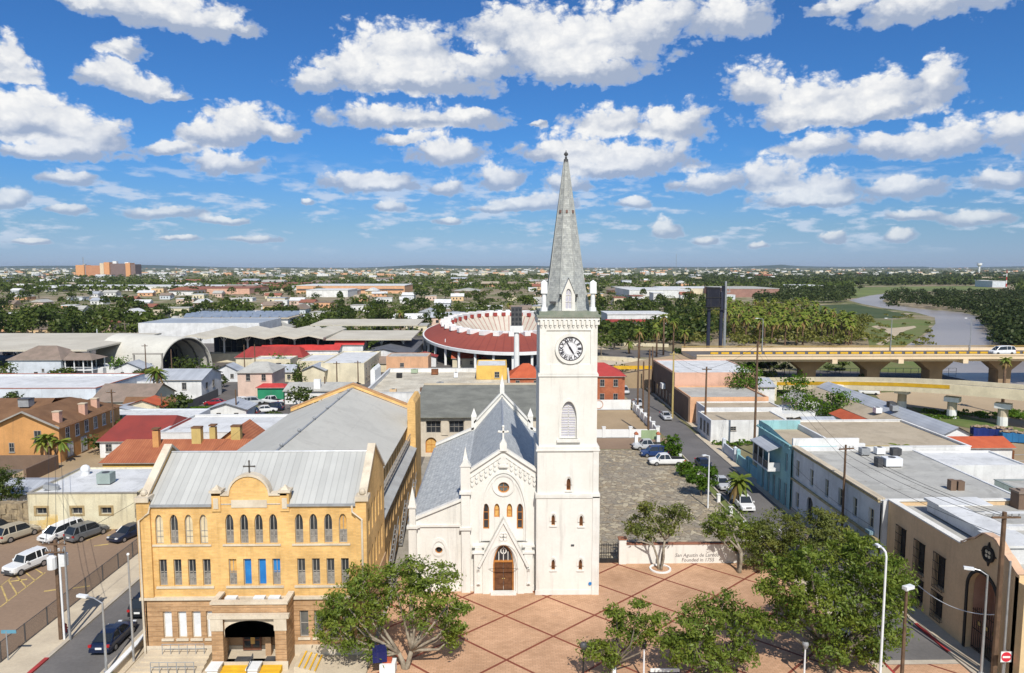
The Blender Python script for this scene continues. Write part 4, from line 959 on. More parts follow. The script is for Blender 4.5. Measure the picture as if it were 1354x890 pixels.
w_yellow = cm('yellow_wall', (.74,.47,.12)); w_blush = cm('blush_wall', (.70,.52,.42)); w_blue = cm('bluish_white_wall', (.62,.66,.70)); w_brown = cm('brown_wall', (.20,.135,.095)); w_olive = cm('ochre_wall', (.55,.42,.16))
def simple_win(parent, m3, u, z, w, h, glass=None, frame=None, sill=True):
    q = MB(frame or frame_gray); pl = rect(u-w/2, u+w/2, z-h/2, z+h/2); q.ring(rect(u-w/2-.08, u+w/2+.08, z-h/2-.08, z+h/2+.08), pl, m3, -.07, .0); q.prism3(rect(u-.025, u+.025, z-h/2, z+h/2), m3, -.045, -.012); q.prism3(rect(u-w/2, u+w/2, z-.03, z+.03), m3, -.045, -.012)
    if sill: q.prism3(rect(u-w/2-.15, u+w/2+.15, z-h/2-.2, z-h/2-.08), m3, -.12, -.002)
    o = q.build('window', parent); g = MB(glass or dark_glass); g.poly([m3(a, c, -.008) for a, c in pl]); g.build('pane', o); return o
def block(name, label, cat, x0, x1, y0, y1, h, wall, roof, par=.45, ws=(), ww=(), we=(), doors=(), group=None, z0=0., cap=None, glass=None, back=True):
    t = thing(name, label, cat, ((x0+x1)/2, (y0+y1)/2, z0), group)
    b = MB(wall); th = .28
    b.box(x0, x1, y0, y0+th, z0, h); b.box(x0, x1, y1-th, y1, z0, h); b.box(x0, x0+th, y0+th, y1-th, z0, h); b.box(x1-th, x1, y0+th, y1-th, z0, h)
    if cap:
        b.m(cap)
        b.box(x0-.08, x1+.08, y0-.08, y0+th+.06, h, h+.1); b.box(x0-.08, x1+.08, y1-th-.06, y1+.08, h, h+.1); b.box(x0-.08, x0+th+.06, y0+th+.06, y1-th-.06, h, h+.1); b.box(x1-th-.06, x1+.08, y0+th+.06, y1-th-.06, h, h+.1)
    b.build('wall', t)
    b = MB(roof); b.box(x0+th+.003, x1-th-.003, y0+th+.003, y1-th-.003, h-par-.2, h-par); b.build('roof', t)
    for L, m3 in ((ws, S(y0)), (ww, W_(x0)), (we, E_(x1))):
        for w_ in L: simple_win(t, m3, *w_[:4], glass=w_[4] if len(w_) > 4 else glass)
    for (face, u, w_, hh, mt) in doors:
        m3 = {'s': S(y0), 'w': W_(x0), 'e': E_(x1)}[face]; q = MB(mt); q.prism3(rect(u-w_/2, u+w_/2, z0, z0+hh), m3, -.05, -.002); q.build('door', t)
    return t
def house(name, label, x0, x1, y0, y1, he, hr, wall, roof, axis='x', hip=0., ws=(), ww=(), we=(), ov=.4, cat='house', group=None, doors=()):
    t = thing(name, label, cat, ((x0+x1)/2, (y0+y1)/2, 0), group); b = MB(wall); b.box(x0, x1, y0, y1, 0, he)
    xm, ym = (x0+x1)/2, (y0+y1)/2
    if not hip:
        if axis == 'x':
            for xx in (x0, x1-.2): b.prism([(y0,he+.001),(y1,he+.001),(ym,hr)], 'x', xx, xx+.2)
        else:
            for yy in (y0, y1-.2): b.prism([(x0,he+.001),(x1,he+.001),(xm,hr)], 'y', yy, yy+.2)
    b.build('wall', t)
    b = MB(roof); X0, X1, Y0, Y1 = x0-ov, x1+ov, y0-ov, y1+ov; k = ov*(hr-he)/max(.5, ((y1-y0) if axis == 'x' else (x1-x0))/2); e = he-k
    if axis == 'x': A, B = (X0+hip, ym, hr+.1), (X1-hip, ym, hr+.1)
    else: A, B = (xm, Y0+hip, hr+.1), (xm, Y1-hip, hr+.1)
    c = [(X0,Y0,e),(X1,Y0,e),(X1,Y1,e),(X0,Y1,e)]
    if axis == 'x': fs = [[c[0],c[1],B,A],[c[2],c[3],A,B]] + ([[c[1],c[2],B],[c[3],c[0],A]] if hip else [])
    else: fs = [[c[1],c[2],B,A],[c[3],c[0],A,B]] + ([[c[0],c[1],A],[c[2],c[3],B]] if hip else [])
    for f in fs: b.poly(f); b.poly([(p[0],p[1],p[2]-.14) for p in f])
    b.m(frame_gray)
    for p, q in zip(c, c[1:]+c[:1]):
        if hip or (axis == 'x') == (abs(p[1]-q[1]) < .01): b.poly([p, q, (q[0],q[1],q[2]-.14), (p[0],p[1],p[2]-.14)])
    b.build('roof', t)
    for L, m3 in ((ws, S(y0)), (ww, W_(x0)), (we, E_(x1))):
        for w_ in L: simple_win(t, m3, *w_[:4])
    for (face, u, w_, hh, mt) in doors:
        m3 = {'s': S(y0), 'w': W_(x0), 'e': E_(x1)}[face]; q = MB(mt); q.prism3(rect(u-w_/2, u+w_/2, 0, hh), m3, -.05, -.002); q.build('door', t)
    return t
def rooftop_unit(x, y, z, w, d, h, label, mat=None, group='rooftop units', rot=0.):
    t = thing('rooftop_unit', label, 'rooftop unit', (x, y, z), group); q = MB(mat or white_metal); q.rbox((x, y, z+.15+h/2), w/2, d/2, h/2, rot); q.build('casing', t)
    q = MB(dark_metal); q.rbox((x, y, z+.075), w/2-.1, d/2-.1, .075, rot); q.build('curb', t)
    q = MB(dark_metal); q.cyl((x, y, z+.152+h), (x, y, z+.2+h), min(w, d)*.33, n=12); q.build('fan', t); return t

# ------------------------------------------------------------------ right side of the street
# tan mission building with the arched gate
TXW, TY0, TY1, TZ = 39.1, 51.4, 69.6, 8.6
tan = thing('mission_building', 'tan stucco building with curved mission gable, iron window grilles and arched gateway', 'building', (48, 60, 0))
up = [(67.0,5.2),(63.9,4.95),(60.85,4.95)]; lo = [(63.8,1.85),(60.9,1.8)]
wpl = [rect(y-.72, y+.72, z-1.5, z+1.5) for y, z in up] + [rect(y-.7, y+.7, z-1.15, z+1.15) for y, z in lo]
ga = arch(55.2, 3.5, 0.02, 7.2, 'round', 10)
b = MB(w_tan); gy0, gy1 = 51.4, 58.2
def mission(y):
    t = abs((y-54.8)/3.4); return 8.75 + (1.75 if t < .22 else 1.75 - .55*((t-.22)/.2) if t < .42 else 1.0*math.cos((t-.42)/.58*1.57)**1.4*1.0 if t < 1 else 0)
prof = [(gy0 + (gy1-gy0)*k/24, mission(gy0 + (gy1-gy0)*k/24)) for k in range(25)]
outer = [(gy0,0),(TY1,0),(TY1,TZ),(gy1,TZ)] + prof[::-1]
dia = [(54.75,10.0),(55.55,9.1),(54.75,8.1),(53.95,9.1)]
b.holes(outer, wpl + [ga], W_(TXW), .45)
b.prism([(gy0,TZ+.0)] + prof + [(gy1,TZ)], 'x', TXW+.02, TXW+.5)
b.box(TXW, 57, TY0, TY0+.4, 0, TZ); b.box(56.6, 57, TY0+.4, TY1, 0, TZ); b.box(TXW+.45, 56.6, TY1-.4, TY1, 0, TZ); b.box(TXW+.02, TXW+.44, 58.3, TY1-.4, TZ-.9, TZ)
b.m(cm('cream_stucco', (.68,.50,.28))); b.box(TXW+.004, 46, TY0-.65, TY0-.003, 0, 8.3); b.build('wall', tan)
b = MB(M('blush_coping', (.66,.45,.31), (.55,.36,.24), 1.)); 
for (ya, za), (yb, zb_) in zip(prof[:-1], prof[1:]): b.add([(TXW-.1,ya,za+.0),(TXW-.1,yb,zb_),(TXW-.1,yb,zb_+.14),(TXW-.1,ya,za+.14),(TXW+.6,ya,za),(TXW+.6,yb,zb_),(TXW+.6,yb,zb_+.14),(TXW+.6,ya,za+.14)], [(0,1,2,3),(3,2,6,7),(4,7,6,5)])
b.build('gable_coping', tan)
b = MB(flat_gray); b.box(TXW+.46, 56.6, TY0+.4, TY1-.4, TZ-.6, TZ-.45); b.build('roof', tan)
b = MB(white_trim); b.box(TXW-.12, TXW+.55, 58.3, TY1, TZ, TZ+.12); b.box(TXW+.55, 57, TY1-.5, TY1, TZ, TZ+.12); b.build('parapet_cap', tan)
for i, p in enumerate(wpl):
    o = wnd(tan, W_(TXW), p, .4, iron, dark_glass, [('h', .33), ('h', .66), ('v', .5)], t=.08)
    g = MB(iron); y0, y1 = p[0][0], p[1][0]; z0, z1 = p[0][1], p[2][1]
    for k in range(8): y = y0+(y1-y0)*k/7; g.box(TXW-.22, TXW-.19, y-.018, y+.018, z0-.1, z1+.15)
    for k in range(5): z = z0-.1+(z1-z0+.2)*k/4; g.box(TXW-.225, TXW-.185, y0-.08, y1+.08, z-.02, z+.02)
    for y in (y0-.06, y1+.06):
        for z in (z0, z1): g.box(TXW-.2, TXW, y-.02, y+.02, z-.02, z+.02)
    g.build('grille', o)
g = MB(iron); g.ring(arch(55.2,4.0,.02,7.45,'round',10), arch(55.2,3.5,.02,7.2,'round',10), W_(TXW), -.12, 0); g.build('arch_moulding', tan)
g = MB(M('gate_passage', (.58,.35,.26), (.50,.29,.21), .8)); g.box(TXW+2.2, TXW+2.3, 53.2, 57.2, 0, 7.4); g.box(TXW+.46, TXW+2.2, 53.3, 53.42, 0, 7.3); g.box(TXW+.46, TXW+2.2, 57.0, 57.12, 0, 7.3); g.box(TXW+.46, TXW+2.2, 53.42, 57, 7.3, 7.4); g.build('passage', tan)
g = MB(iron)
for k in range(15): y = 53.5+k*.245; g.box(TXW+.5, TXW+.53, y-.015, y+.015, .05, 3.6+.5*math.sin(k/14*math.pi))
for z in (.3, 1.9, 3.5): g.box(TXW+.49, TXW+.54, 53.45, 56.95, z-.025, z+.025)
for k in range(3): g.ring(circle(54.3+k*.9, 2.6, .26, 12), circle(54.3+k*.9, 2.6, .2, 12), W_(TXW+.48), 0, .03)
go = g.build('gate', tan)
g = MB(yellow_line)
for y in (54.3, 55.2, 56.1): g.prism3(rect(y-.14, y+.14, 2.45, 2.75), W_(TXW+.47), 0, .02)
g.build('gate_ornament', go)
g = MB(iron); dd = lambda s: [(54.75,9.1+1.0*s),(55.0,9.1+.35*s),(55.62,9.1),(55.0,9.1-.35*s),(54.75,9.1-1.0*s),(54.5,9.1-.35*s),(53.88,9.1),(54.5,9.1+.35*s)]
g.prism3([(54.75+(u-54.75)*1.0, w) for u, w in dd(1.0)], W_(TXW), -.12, -.004); g.ring(circle(54.75,9.1,.66,20), circle(54.75,9.1,.5,20), W_(TXW), -.2, 0); g.m(w_cream)
for a in range(4): g.prism3(circle(54.75+.24*math.cos(a*1.57+.785), 9.1+.24*math.sin(a*1.57+.785), .14, 8), W_(TXW), -.15, -.121)
g.build('gable_ornament', tan)
# penthouse and ducts on its roof
zr = TZ-.45
q = MB(w_gray); q.box(40.6,43.4,55.0,58.0,zr,9.55); q.m(flat_white); q.box(40.4,43.6,54.8,58.2,9.55,9.75); t_ = thing('roof_penthouse', 'small grey roof penthouse with white top behind the mission gable', 'penthouse', (42, 56.5, zr)); q.build('housing', t_)
q = MB(w_gray); q.box(41.6,43.6,58.6,67.3,zr+.15,zr+1.15); q.m(flat_white); q.box(41.4,43.8,58.4,67.6,zr+1.15,zr+1.3); q.box(41.4,46.6,65.2,67.6,zr+1.302,zr+1.4); tag(q.build('roof_monitor', org=(42.5,63,zr)), 'long low white-topped roof monitor on the tan building', 'roof monitor')
q = MB(flat_white); q.box(45.5,51.5,62.2,66.2,zr+.02,zr+.42); q.m(flat_gray); q.box(46,51,62.8,65.4,zr+.42,zr+.46); tag(q.build('skylight_curb', org=(48,64,zr)), 'flat white roof curb east of the long roof monitor', 'skylight')
q = MB(w_blue); q.box(44.5,55.5,53.0,58.5,zr+.02,zr+.8); q.m(M('lavender_roof', (.52,.53,.60), None, .4)); q.box(44.3,55.7,52.8,58.7,zr+.8,zr+.9); tag(q.build('roof_deck', org=(50,56,zr)), 'lavender-grey raised roof deck behind the mission gable', 'roof deck')
for x, lab in ((51.6,'left of the two square brown chimneys behind the tan roof'),(53.3,'right of the two square brown chimneys behind the tan roof')):
    t_ = thing('chimney', lab, 'chimney', (x, 68.4, zr), 'two brown chimneys'); q = MB(w_brown); q.box(x-.6,x+.6,67.8,69.0,zr,zr+1.6); q.build('stack', t_); q = MB(shingle_gray); q.box(x-.72,x+.72,67.68,69.12,zr+1.6,zr+1.8); q.box(x-.3,x+.3,68.1,68.7,zr+1.8,zr+1.95); q.build('cap', t_)
# long grey two-storey building
GX = 38.3
gb_ = thing('grey_building', 'long grey two-storey street building with yellow ledge and flat grey roof', 'building', (46, 80, 0))
uw = [(89.6,.9),(85.5,1.0),(81.4,.9),(78.0,1.05),(74.7,.95),(71.3,1.1)]
hs = [rect(y-w/2, y+w/2, 5.05, 7.15) for y, w in uw] + [rect(y-.5, y+.5, 1.0, 3.0) for y in (89.4, 82.2, 79)] + [arch(85.7,1.7,.05,3.6,'round',6), arch(76,1.7,.05,3.6,'round',6), arch(72.4,1.7,.05,3.6,'round',6)]
b = MB(w_gray); b.holes(rect(69.65, 91.0, 0, 8.5), hs, W_(GX), .3)
b.box(GX+.3,54,69.65,69.95,0,8.5); b.box(53.7,54,69.95,91,0,8.2); b.box(GX+.3,53.7,90.7,91,0,8.6); b.box(GX+.0,GX+.3,69.66,90.99,8.5,8.62); b.build('wall', gb_)
for p in hs: wnd(gb_, W_(GX), p, .28, w_cream if len(p) == 4 else iron, dark_glass, [('h', .5), ('v', .5)], t=.08)
b = MB(M('ledge_ochre', (.52,.42,.22), (.35,.28,.15), 1.2)); b.box(GX-.32,GX-.003,69.7,91,4.35,4.55); b.box(GX-.22,GX-.003,69.7,91,8.32,8.48); b.m(kerb_mat); b.box(GX-.15,GX-.003,69.7,91,.0,.6); b.build('ledge', gb_)
b = MB(flat_gray); b.box(GX+.3,53.7,69.95,90.7,7.95,8.1); b.m(concrete); b.box(GX-.3,GX+.5,69.7,91,8.62,8.78); b.m(flat_white); b.box(GX+.6,53.6,70.0,71.2,8.1,8.22); b.build('roof', gb_)
b = MB(M('box_cooler', (.22,.33,.38), None, 2.)); b.box(GX-.5,GX-.003,70.5,71.4,4.62,5.0); tag(b.build('window_cooler', org=(GX-.2,71,4.6)), 'small blue-grey window air cooler under the grey building window', 'air cooler')
rooftop_unit(47.0,83.5,8.1,2.0,1.3,.95,'white cabinet unit on the grey building roof beside dark box')
q = MB(dark_metal); q.box(45.1,45.7,83.0,84.0,8.1,9.2); tag(q.build('roof_vent', org=(45.4,83.5,8.1)), 'dark upright roof box beside the white cabinet unit', 'roof vent')
q = MB(w_brown); q.box(48.2,48.8,74.0,74.7,8.1,9.2); q.box(49.0,49.7,74.0,74.7,8.1,9.1); tag(q.build('brick_vent', org=(49,74.3,8.1)), 'pair of joined brown brick vents by the roof pole', 'chimney')
for k, (x, y) in enumerate(((46.3,88.6),(48.4,88.9),(50.2,88.4))): rooftop_unit(x, y, 8.1, 1.1, .9, .8, ('small grey roof unit at the far end of the grey roof','middle white roof unit at the far end of the grey roof','rightmost dark roof unit at the far end of the grey roof')[k], mat=(gray_metal, white_metal, dark_metal)[k])
# teal building with the balcony
te = thing('teal_building', 'narrow teal two-storey corner building with covered wooden balcony', 'building', (42, 97, 0)); X0 = 38.0
hs = [rect(y-.42, y+.42, .1, 3.3) for y in (92.6,94.6,96.6,98.6,100.6)] + [rect(y-.4, y+.4, 4.9, 7.3) for y in (92.6,101.6)]
b = MB(w_teal); b.holes([(91.05,0),(103,0),(103,9.6),(99,9.6),(91.05,8.7)], hs, W_(X0), .28); b.box(X0+.28,44,91.05,91.35,0,8.6); b.box(X0+.28,44,102.7,103,0,9.5); b.build('wall', te)
for p in hs: wnd(te, W_(X0), p, .26, w_blue, dark_glass, [('h', .5)], t=.07)
b = MB(w_white); b.box(X0+.3,47,91.36,91.7,7.5,9.6); b.box(X0+2.6,47.8,91.3,91.75,7.2,8.9); b.box(43.7,44,91.7,102.7,0,9.0); b.build('white_parapet', te)
b = MB(flat_tan); b.box(X0+.28,43.7,91.7,102.7,8.1,8.2); b.build('roof', te)
b = MB(w_teal)
for k in range(9): b.box(X0-.22,X0-.003,91.4+k*1.4,91.75+k*1.4,8.2+k*.05,8.55+k*.05)
b.m(M('teal_cornice', (.25,.45,.47), None, 1.)); b.box(X0-.35,X0-.001,91.05,103,8.65,8.8); b.build('cornice', te)
bal = MB(w_white); bal.box(X0-1.7,X0-.01,94.5,100.5,4.3,4.5); 
for y in (94.6,96.6,98.5,100.4): bal.box(X0-1.66,X0-1.54,y-.06,y+.06,4.5,7.2)
bal.m(M('balcony_boards', (.11,.10,.09), (.17,.15,.13), 2.)); bal.box(X0-1.6,X0-1.55,94.6,100.4,4.5,5.5); bal.box(X0-1.6,X0-.02,100.35,100.42,4.5,7.1); bal.m(w_white); bal.box(X0-1.65,X0-.02,94.55,94.65,4.4,5.5)
bo = bal.build('balcony', te)
bal = MB(tin_roof); bal.add([(X0-2.0,94.2,7.1),(X0-2.0,100.8,7.1),(X0,100.8,7.75),(X0,94.2,7.75),(X0-2.0,94.2,7.22),(X0-2.0,100.8,7.22),(X0,100.8,7.87),(X0,94.2,7.87)], [(0,1,2,3),(4,7,6,5),(0,4,5,1),(0,3,7,4),(1,5,6,2)]); bal.build('awning', bo)
for k, (y0, y1) in enumerate(((104,108),(109,113.5),(115,121))):
    q = MB(w_teal if k < 2 else w_blue); q.box(38.6,38.85,y0,y1,0,1.7); 
    for y in (y0, y1): q.box(38.45,39.0,y-.25,y+.25,0,2.3); pyramid(q, 38.72, y, .32, 2.3, 2.6)
    tag(q.build('garden_wall', org=(38.7,y0,0)), ('teal garden wall with posts nearest the balcony building','second teal garden wall along the pavement','bluish garden wall at the far end of the yard')[k], 'garden wall')
block('yard_house','small cream house behind the teal garden wall','house',40.5,46,106,112,3.2,w_cream,flat_tan,.2,ww=[(108,1.8,.8,1.2),(110.5,1.8,.8,1.2)])
# blocks behind
block('flat_roof_store','wide white-walled building with tan gravel roof','building',46.2,68,100.5,118.5,6.1,w_white,flat_tan,.25,cap=w_white,ws=[])
b = MB(w_olive); b.box(51,56,100.0,100.48,5.0,6.3); tag(b.build('roof_parapet', org=(53,100.2,5)), 'ochre parapet strip on the tan-roofed store', 'parapet')
block('white_annex','bright white annex with blank wall beside the red-roofed shed','building',59.8,70.5,92.5,100.2,5.6,w_white,flat_white,.2)
block('grey_shed','low building with grey roof and pale green edge','building',51,59.5,91.8,99,5.4,w_white,flat_gray,.05,cap=green_roof)
house('green_porch_house','small house with pale green hipped porch roof behind the grey building',55.5,62.5,79.5,90.5,3.6,5.0,w_white,green_roof,'y',2.2,ww=[(81+k*1.5,2.0,.8,1.6) for k in range(5)],ws=[(57+k*1.3,2.0,.7,1.7) for k in range(4)])
block('long_white_house','long white building with grey roof at the right edge','building',63,95,80.5,88.2,4.9,w_white,flat_gray,.05,cap=cm('eave_gray', (.33,.36,.35)),ws=[(66+k*3.3,2.6,1,1.3) for k in range(8)])
house('green_roof_shed','low shed with faded green sloping roof at the right edge',58,92,71.5,78.5,3.4,4.6,w_cream,green_roof,'x',0,ws=[(62+k*4,2,1,1.1) for k in range(6)])
block('side_store','long store with dark parapet and pale roof beyond the tan building','building',57.3,80,50,69,7.6,cm('slate_parapet',(.12,.14,.18)),flat_white,.35)
red_shed = house('red_roof_shed','white building with orange-red roof near the long grey shed',71.5,80,108.5,114,4.0,4.9,w_white,orange_red,'x',0,ws=[(74,2.4,1.2,.5),(77.5,2.4,1.2,.5)])
house('long_shed','long grey-roofed shed running back towards the bridge ramp',75.2,79.5,118,166,3.9,4.9,w_white,tin_roof,'y',0)
house('market_shed','long shed with pale tan roof beside the grey-roofed shed',69.5,74.8,119.5,160,3.6,4.5,w_cream,flat_tan,'y',0)
house('red_lean_shed','small shed with orange-red roof behind the leafy tree',65.2,69.2,121,138,3.3,4.0,w_white,orange_red,'y',0)
for k, (px, py) in enumerate(((1178,540),(1182,545),(1160,548))): 
    x, y = G(px, py, 4.2); rooftop_unit(x, y, 4.4, 1.2, 1.2, 1.0, ('dark roof unit on the long shed ridge','second dark roof unit on the long shed','pale roof unit on the market shed')[k], mat=(dark_metal, gray_metal, white_metal)[k])
# north side of the street: white, peach and salmon buildings
block('white_store','low white store with blue-white street wall and three doors','building',38.4,52.5,127.8,136.5,4.1,w_white,flat_tan,.2,ww=[(129.5,2.2,1.0,2.0),(131.7,2.2,1.0,2.0),(134,2.2,1.0,2.0)],ws=[(42.5,2.6,.9,.6),(48.5,2.0,1.3,1.7)])
block('white_rear_store','white blank-walled store with tan roof behind the corner','building',40,55,137,143.5,4.6,w_white,flat_tan,.2)
block('peach_building','peach stuccoed building with grey stone street front','building',38.9,55,144,158,5.4,w_peach,flat_gray,.3,ww=[(146.5,2.2,1.1,1.8),(149.5,2.2,1.1,1.8),(152.5,2.2,1.1,1.8),(155.5,2.2,1.1,1.8)])
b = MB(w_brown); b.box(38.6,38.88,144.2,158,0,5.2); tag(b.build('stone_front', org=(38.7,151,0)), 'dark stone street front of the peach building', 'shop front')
block('salmon_building','tall salmon building with dark street wall','building',39.2,58,158.5,181,8.3,w_pink,flat_white,.2,ww=[(161+k*3.2,2.3,1.3,2.6) for k in range(6)]+[(162+k*4,6,1.0,1.4) for k in range(5)])
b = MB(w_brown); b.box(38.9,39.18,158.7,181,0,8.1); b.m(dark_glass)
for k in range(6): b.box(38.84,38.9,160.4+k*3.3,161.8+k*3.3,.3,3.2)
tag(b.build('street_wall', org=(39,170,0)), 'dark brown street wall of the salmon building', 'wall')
b = MB(white_metal); b.box(38.0,38.8,165.6,167.6,3.4,4.6); tag(b.build('shop_sign', org=(38.4,166.6,3.4)), 'blank white box sign on the salmon building wall', 'sign')
block('porch_store','small store with timber verandah behind the peach building','building',58.5,66,168,176,4.6,w_cream,flat_gray,.1,ws=[(60.5,2.2,1.6,2.0),(63.5,2.2,1.6,2.0)])
house('grey_gable_shed','shed with pale grey gable roof left of the bridge ramp',57,64,164,174,4.2,5.4,w_white,tin_roof,'x',0)
house('small_gable_house','little white house with grey gable behind the leafy trees',62.5,68,148,156,3.4,4.8,w_white,flat_gray,'y',0,ws=[(65,2,.9,1.1)])
block('backyard_store','white walled store behind the street trees','building',54,62,138,147,3.2,w_white,flat_white,.15,ws=[(57,1.8,1.2,1.2)])
house('bungalow','cream bungalow with tin roof between the two street trees',56,61.5,126,134,3.0,4.2,w_cream,tin_roof,'x',0,ws=[(58.5,1.8,1,1)])
# ------------------------------------------------------------------ west side: lot-edge building, houses
cb = thing('cream_store', 'cream plastered flat-roofed building with three small windows by the parking lot', 'building', (-50, 90, 0))
cwin = [rect(at(px,676,86)[0]-.65, at(px,676,86)[0]+.65, at(55,679,86)[1]-.1, at(55,673,86)[1]+.15) for px in (55, 102, 140.5)]
b = MB(M('stained_cream', (.72,.66,.47), (.60,.53,.36), .35, streak=.45, fine=.25)); b.holes(rect(-57.4,-44.2,0,4.5), cwin, S(86), .3)
b.box(-57.4,-57.1,86.02,97.5,0,4.5); b.box(-44.5,-44.2,86.02,97.5,0,4.5); b.box(-57.1,-44.5,97.2,97.5,0,4.5)
b.m(M('ochre_stain', (.62,.42,.12), (.72,.60,.36), .7, streak=.3)); b.poly([(-57.3,85.996,.1),(-53.9,85.996,.1),(-53.9,85.996,1.9),(-55.2,85.996,1.95),(-55.4,85.996,1.2),(-57.3,85.996,1.1)]); b.build('wall', cb)
for p in cwin:
    o = wnd(cb, S(86), p, .28, frame_gray, dark_glass, [('v', .5)], t=.07); q = MB(M('tan_brick_surround', (.42,.31,.16), (.33,.24,.12), 2.)); q.ring(rect(p[0][0]-.25,p[1][0]+.25,p[0][1]-.22,p[2][1]+.25), p, S(86), -.05, 0); q.build('surround', o)
b = MB(flat_white); b.box(-57.1,-44.5,86.25,97.2,4.2,4.35); b.m(concrete_old); b.box(-57.45,-44.15,85.9,86.25,4.5,4.6); b.box(-57.45,-57.1,86.25,97.5,4.5,4.6); b.build('roof', cb)
rooftop_unit(-50.3,90.5,4.35,1.7,1.4,1.3,'green-grey air conditioner in the middle of the white flat roof',mat=M('green_gray',(.30,.36,.34),None,1.))
q = MB(white_metal); q.sphere((-55.2,94.5,5.1), .6, 12, 8); q.cyl((-55.2,94.5,4.35),(-55.2,94.5,5.0),.5,n=10); tag(q.build('roof_tank', org=(-55.2,94.5,4.35)), 'round white tank at the back corner of the white roof', 'tank')
q = MB(gray_metal); q.rbox((-55.8,88.0,4.75),.7,.5,.3,.3,.3); q.cyl((-54.9,87.9,4.35),(-54.9,87.9,4.9),.25,n=8); tag(q.build('roof_turbine', org=(-55.5,88,4.35)), 'grey vent hood at the near corner of the white roof', 'roof vent')
q = MB(rubble); 
random.seed(3)
def stones(q, x0, x1, y0, y1, h, s=.5):
    nx = max(1, int((x1-x0)/s)); ny = max(1, int((y1-y0)/s)); nz = max(1, int(h/s))
    for i in range(nx):
        for j in range(ny):
            for k in range(nz):
                c = (x0+(i+.5)*(x1-x0)/nx, y0+(j+.5)*(y1-y0)/ny, (k+.5)*h/nz); q.rbox((c[0]+random.uniform(-.08,.08), c[1]+random.uniform(-.1,.1), c[2]), (x1-x0)/nx*.53, (y1-y0)/ny*.53+random.uniform(0,.1), h/nz*.52, random.uniform(-.1,.1), random.uniform(-.08,.08))
stones(q, -44.1, -42.9, 85.3, 86.5, 3.9); tag(q.build('stone_pillar', org=(-43.5,86,0)), 'rough stone pillar between the cream building and the school', 'pillar')
q = MB(stone_wall); stones(q, -61.5, -57.5, 86.2, 87.2, 3.2, .6); tag(q.build('ruined_wall', org=(-60,86.5,0)), 'ruined field-stone wall left of the cream building', 'wall')
q = MB(rubble); q.box(-72,-61.6,86.2,87,0,2.0); stones(q, -72,-61.6,86.0,86.3,2.2,.7); tag(q.build('stone_wall', org=(-66,86.5,0)), 'low grey rubble wall behind the parked cars at the left edge', 'wall')
house('blue_shed','low shed with blue-grey tin roof behind the ruined wall',-71,-58.6,92,99,2.6,3.3,w_gray,tin_roof,'x',0)
house('red_lean_to','tiny red-roofed lean-to behind the cream building',-58,-53.5,98.2,101.5,2.3,3.0,w_brown,red_tin,'x',0)
b = MB(w_brown); b.box(-83,-70.0,112.4,112.8,0,2.2); b.box(-70.4,-70,105,112.4,0,2.2); tag(b.build('yard_wall', org=(-76,112.5,0)), 'brown yard wall in front of the orange house', 'wall')
# orange-tan two-storey house with brown roof
oh = thing('orange_house', 'two-storey orange-tan house with brown shingle roof, side windows and white balcony', 'house', (-82, 125, 0))
eaw = [(118.5+k*2.75, 4.4, .95, 1.9) for k in range(6)]
b = MB(w_orange); b.box(-82.5,-71.8,116.2,135,0,6.0); b.prism([(-82.5,6.0),(-71.8,6.0),(-77.2,8.4)], 'y', 116.2, 116.5); b.box(-96,-82.5,119.5,135,0,6.0); b.build('wall', oh)
for w_ in eaw: simple_win(oh, E_(-71.8), *w_, frame=white_paint)
for w_ in ((119,1.6,1.6,2.2),(123,1.6,1.6,2.4)): simple_win(oh, E_(-71.8), *w_, glass=white_blind)
for w_ in ((-75.2,4.4,1.0,1.8),(-79.5,2.6,.7,1.4)): simple_win(oh, S(116.2), *w_)
b = MB(shingle_brown); zr_ = 8.7
b.poly([(-83,115.7,5.9),(-77.2,115.7,8.5),(-77.2,122,8.5),(-83,122,5.9)]); b.poly([(-71.3,115.7,5.75),(-71.3,135.5,5.75),(-77.2,129,8.6),(-77.2,115.7,8.5)])
b.poly([(-97,118.9,5.9),(-77.2,118.9,5.95),(-79,127.5,zr_),(-95,127.5,zr_)]); b.poly([(-97,135.6,5.9),(-71.3,135.5,5.75),(-79,127.5,zr_),(-95,127.5,zr_)]); b.poly([(-71.3,135.5,5.75),(-77.2,129,8.6),(-79,127.5,zr_)])
b.m(frame_gray)
for p, q_ in (((-83.0,5.8),(-77.2,8.42)),((-77.2,8.42),(-71.3,5.7))): b.prism([p, q_, (q_[0],q_[1]+.26), (p[0],p[1]+.26)], 'y', 115.5, 115.75)
b.build('roof', oh)
b = MB(white_paint)
for x in (-96,-91.6,-87.2,-83.2): b.cyl((x,116.8,0),(x,116.8,5.9),.16)
b.box(-96.2,-82.6,116.6,119.45,2.85,3.1); b.box(-96.2,-82.6,116.5,116.7,5.7,5.95); b.box(-96.2,-82.6,116.7,119.45,5.6,5.75); b.m(frame_gray); b.box(-96.2,-82.6,116.68,116.74,3.9,4.0)
for k in range(34): b.box(-96+k*.4,-95.96+k*.4,116.68,116.73,3.1,3.9)
b.build('balcony', oh)
b = MB(dark_glass); b.box(-95,-84,119.4,119.48,3.2,5.4); b.box(-95,-84,119.4,119.48,.2,2.6); b.build('dark_doors', oh)
for px, py, lab in ((76,550,'left peach chimney on the brown roof'),(110,539,'middle peach chimney on the brown roof'),(126,532,'right peach chimney at the back of the brown roof')):
    x, y = G(px, py+4, 6.9); q = MB(w_pink); q.box(x-.55,x+.55,y-.45,y+.45,5.6,8.1); q.m(concrete); q.box(x-.62,x+.62,y-.52,y+.52,8.1,8.25); o = q.build('chimney', oh); o['label'] = lab
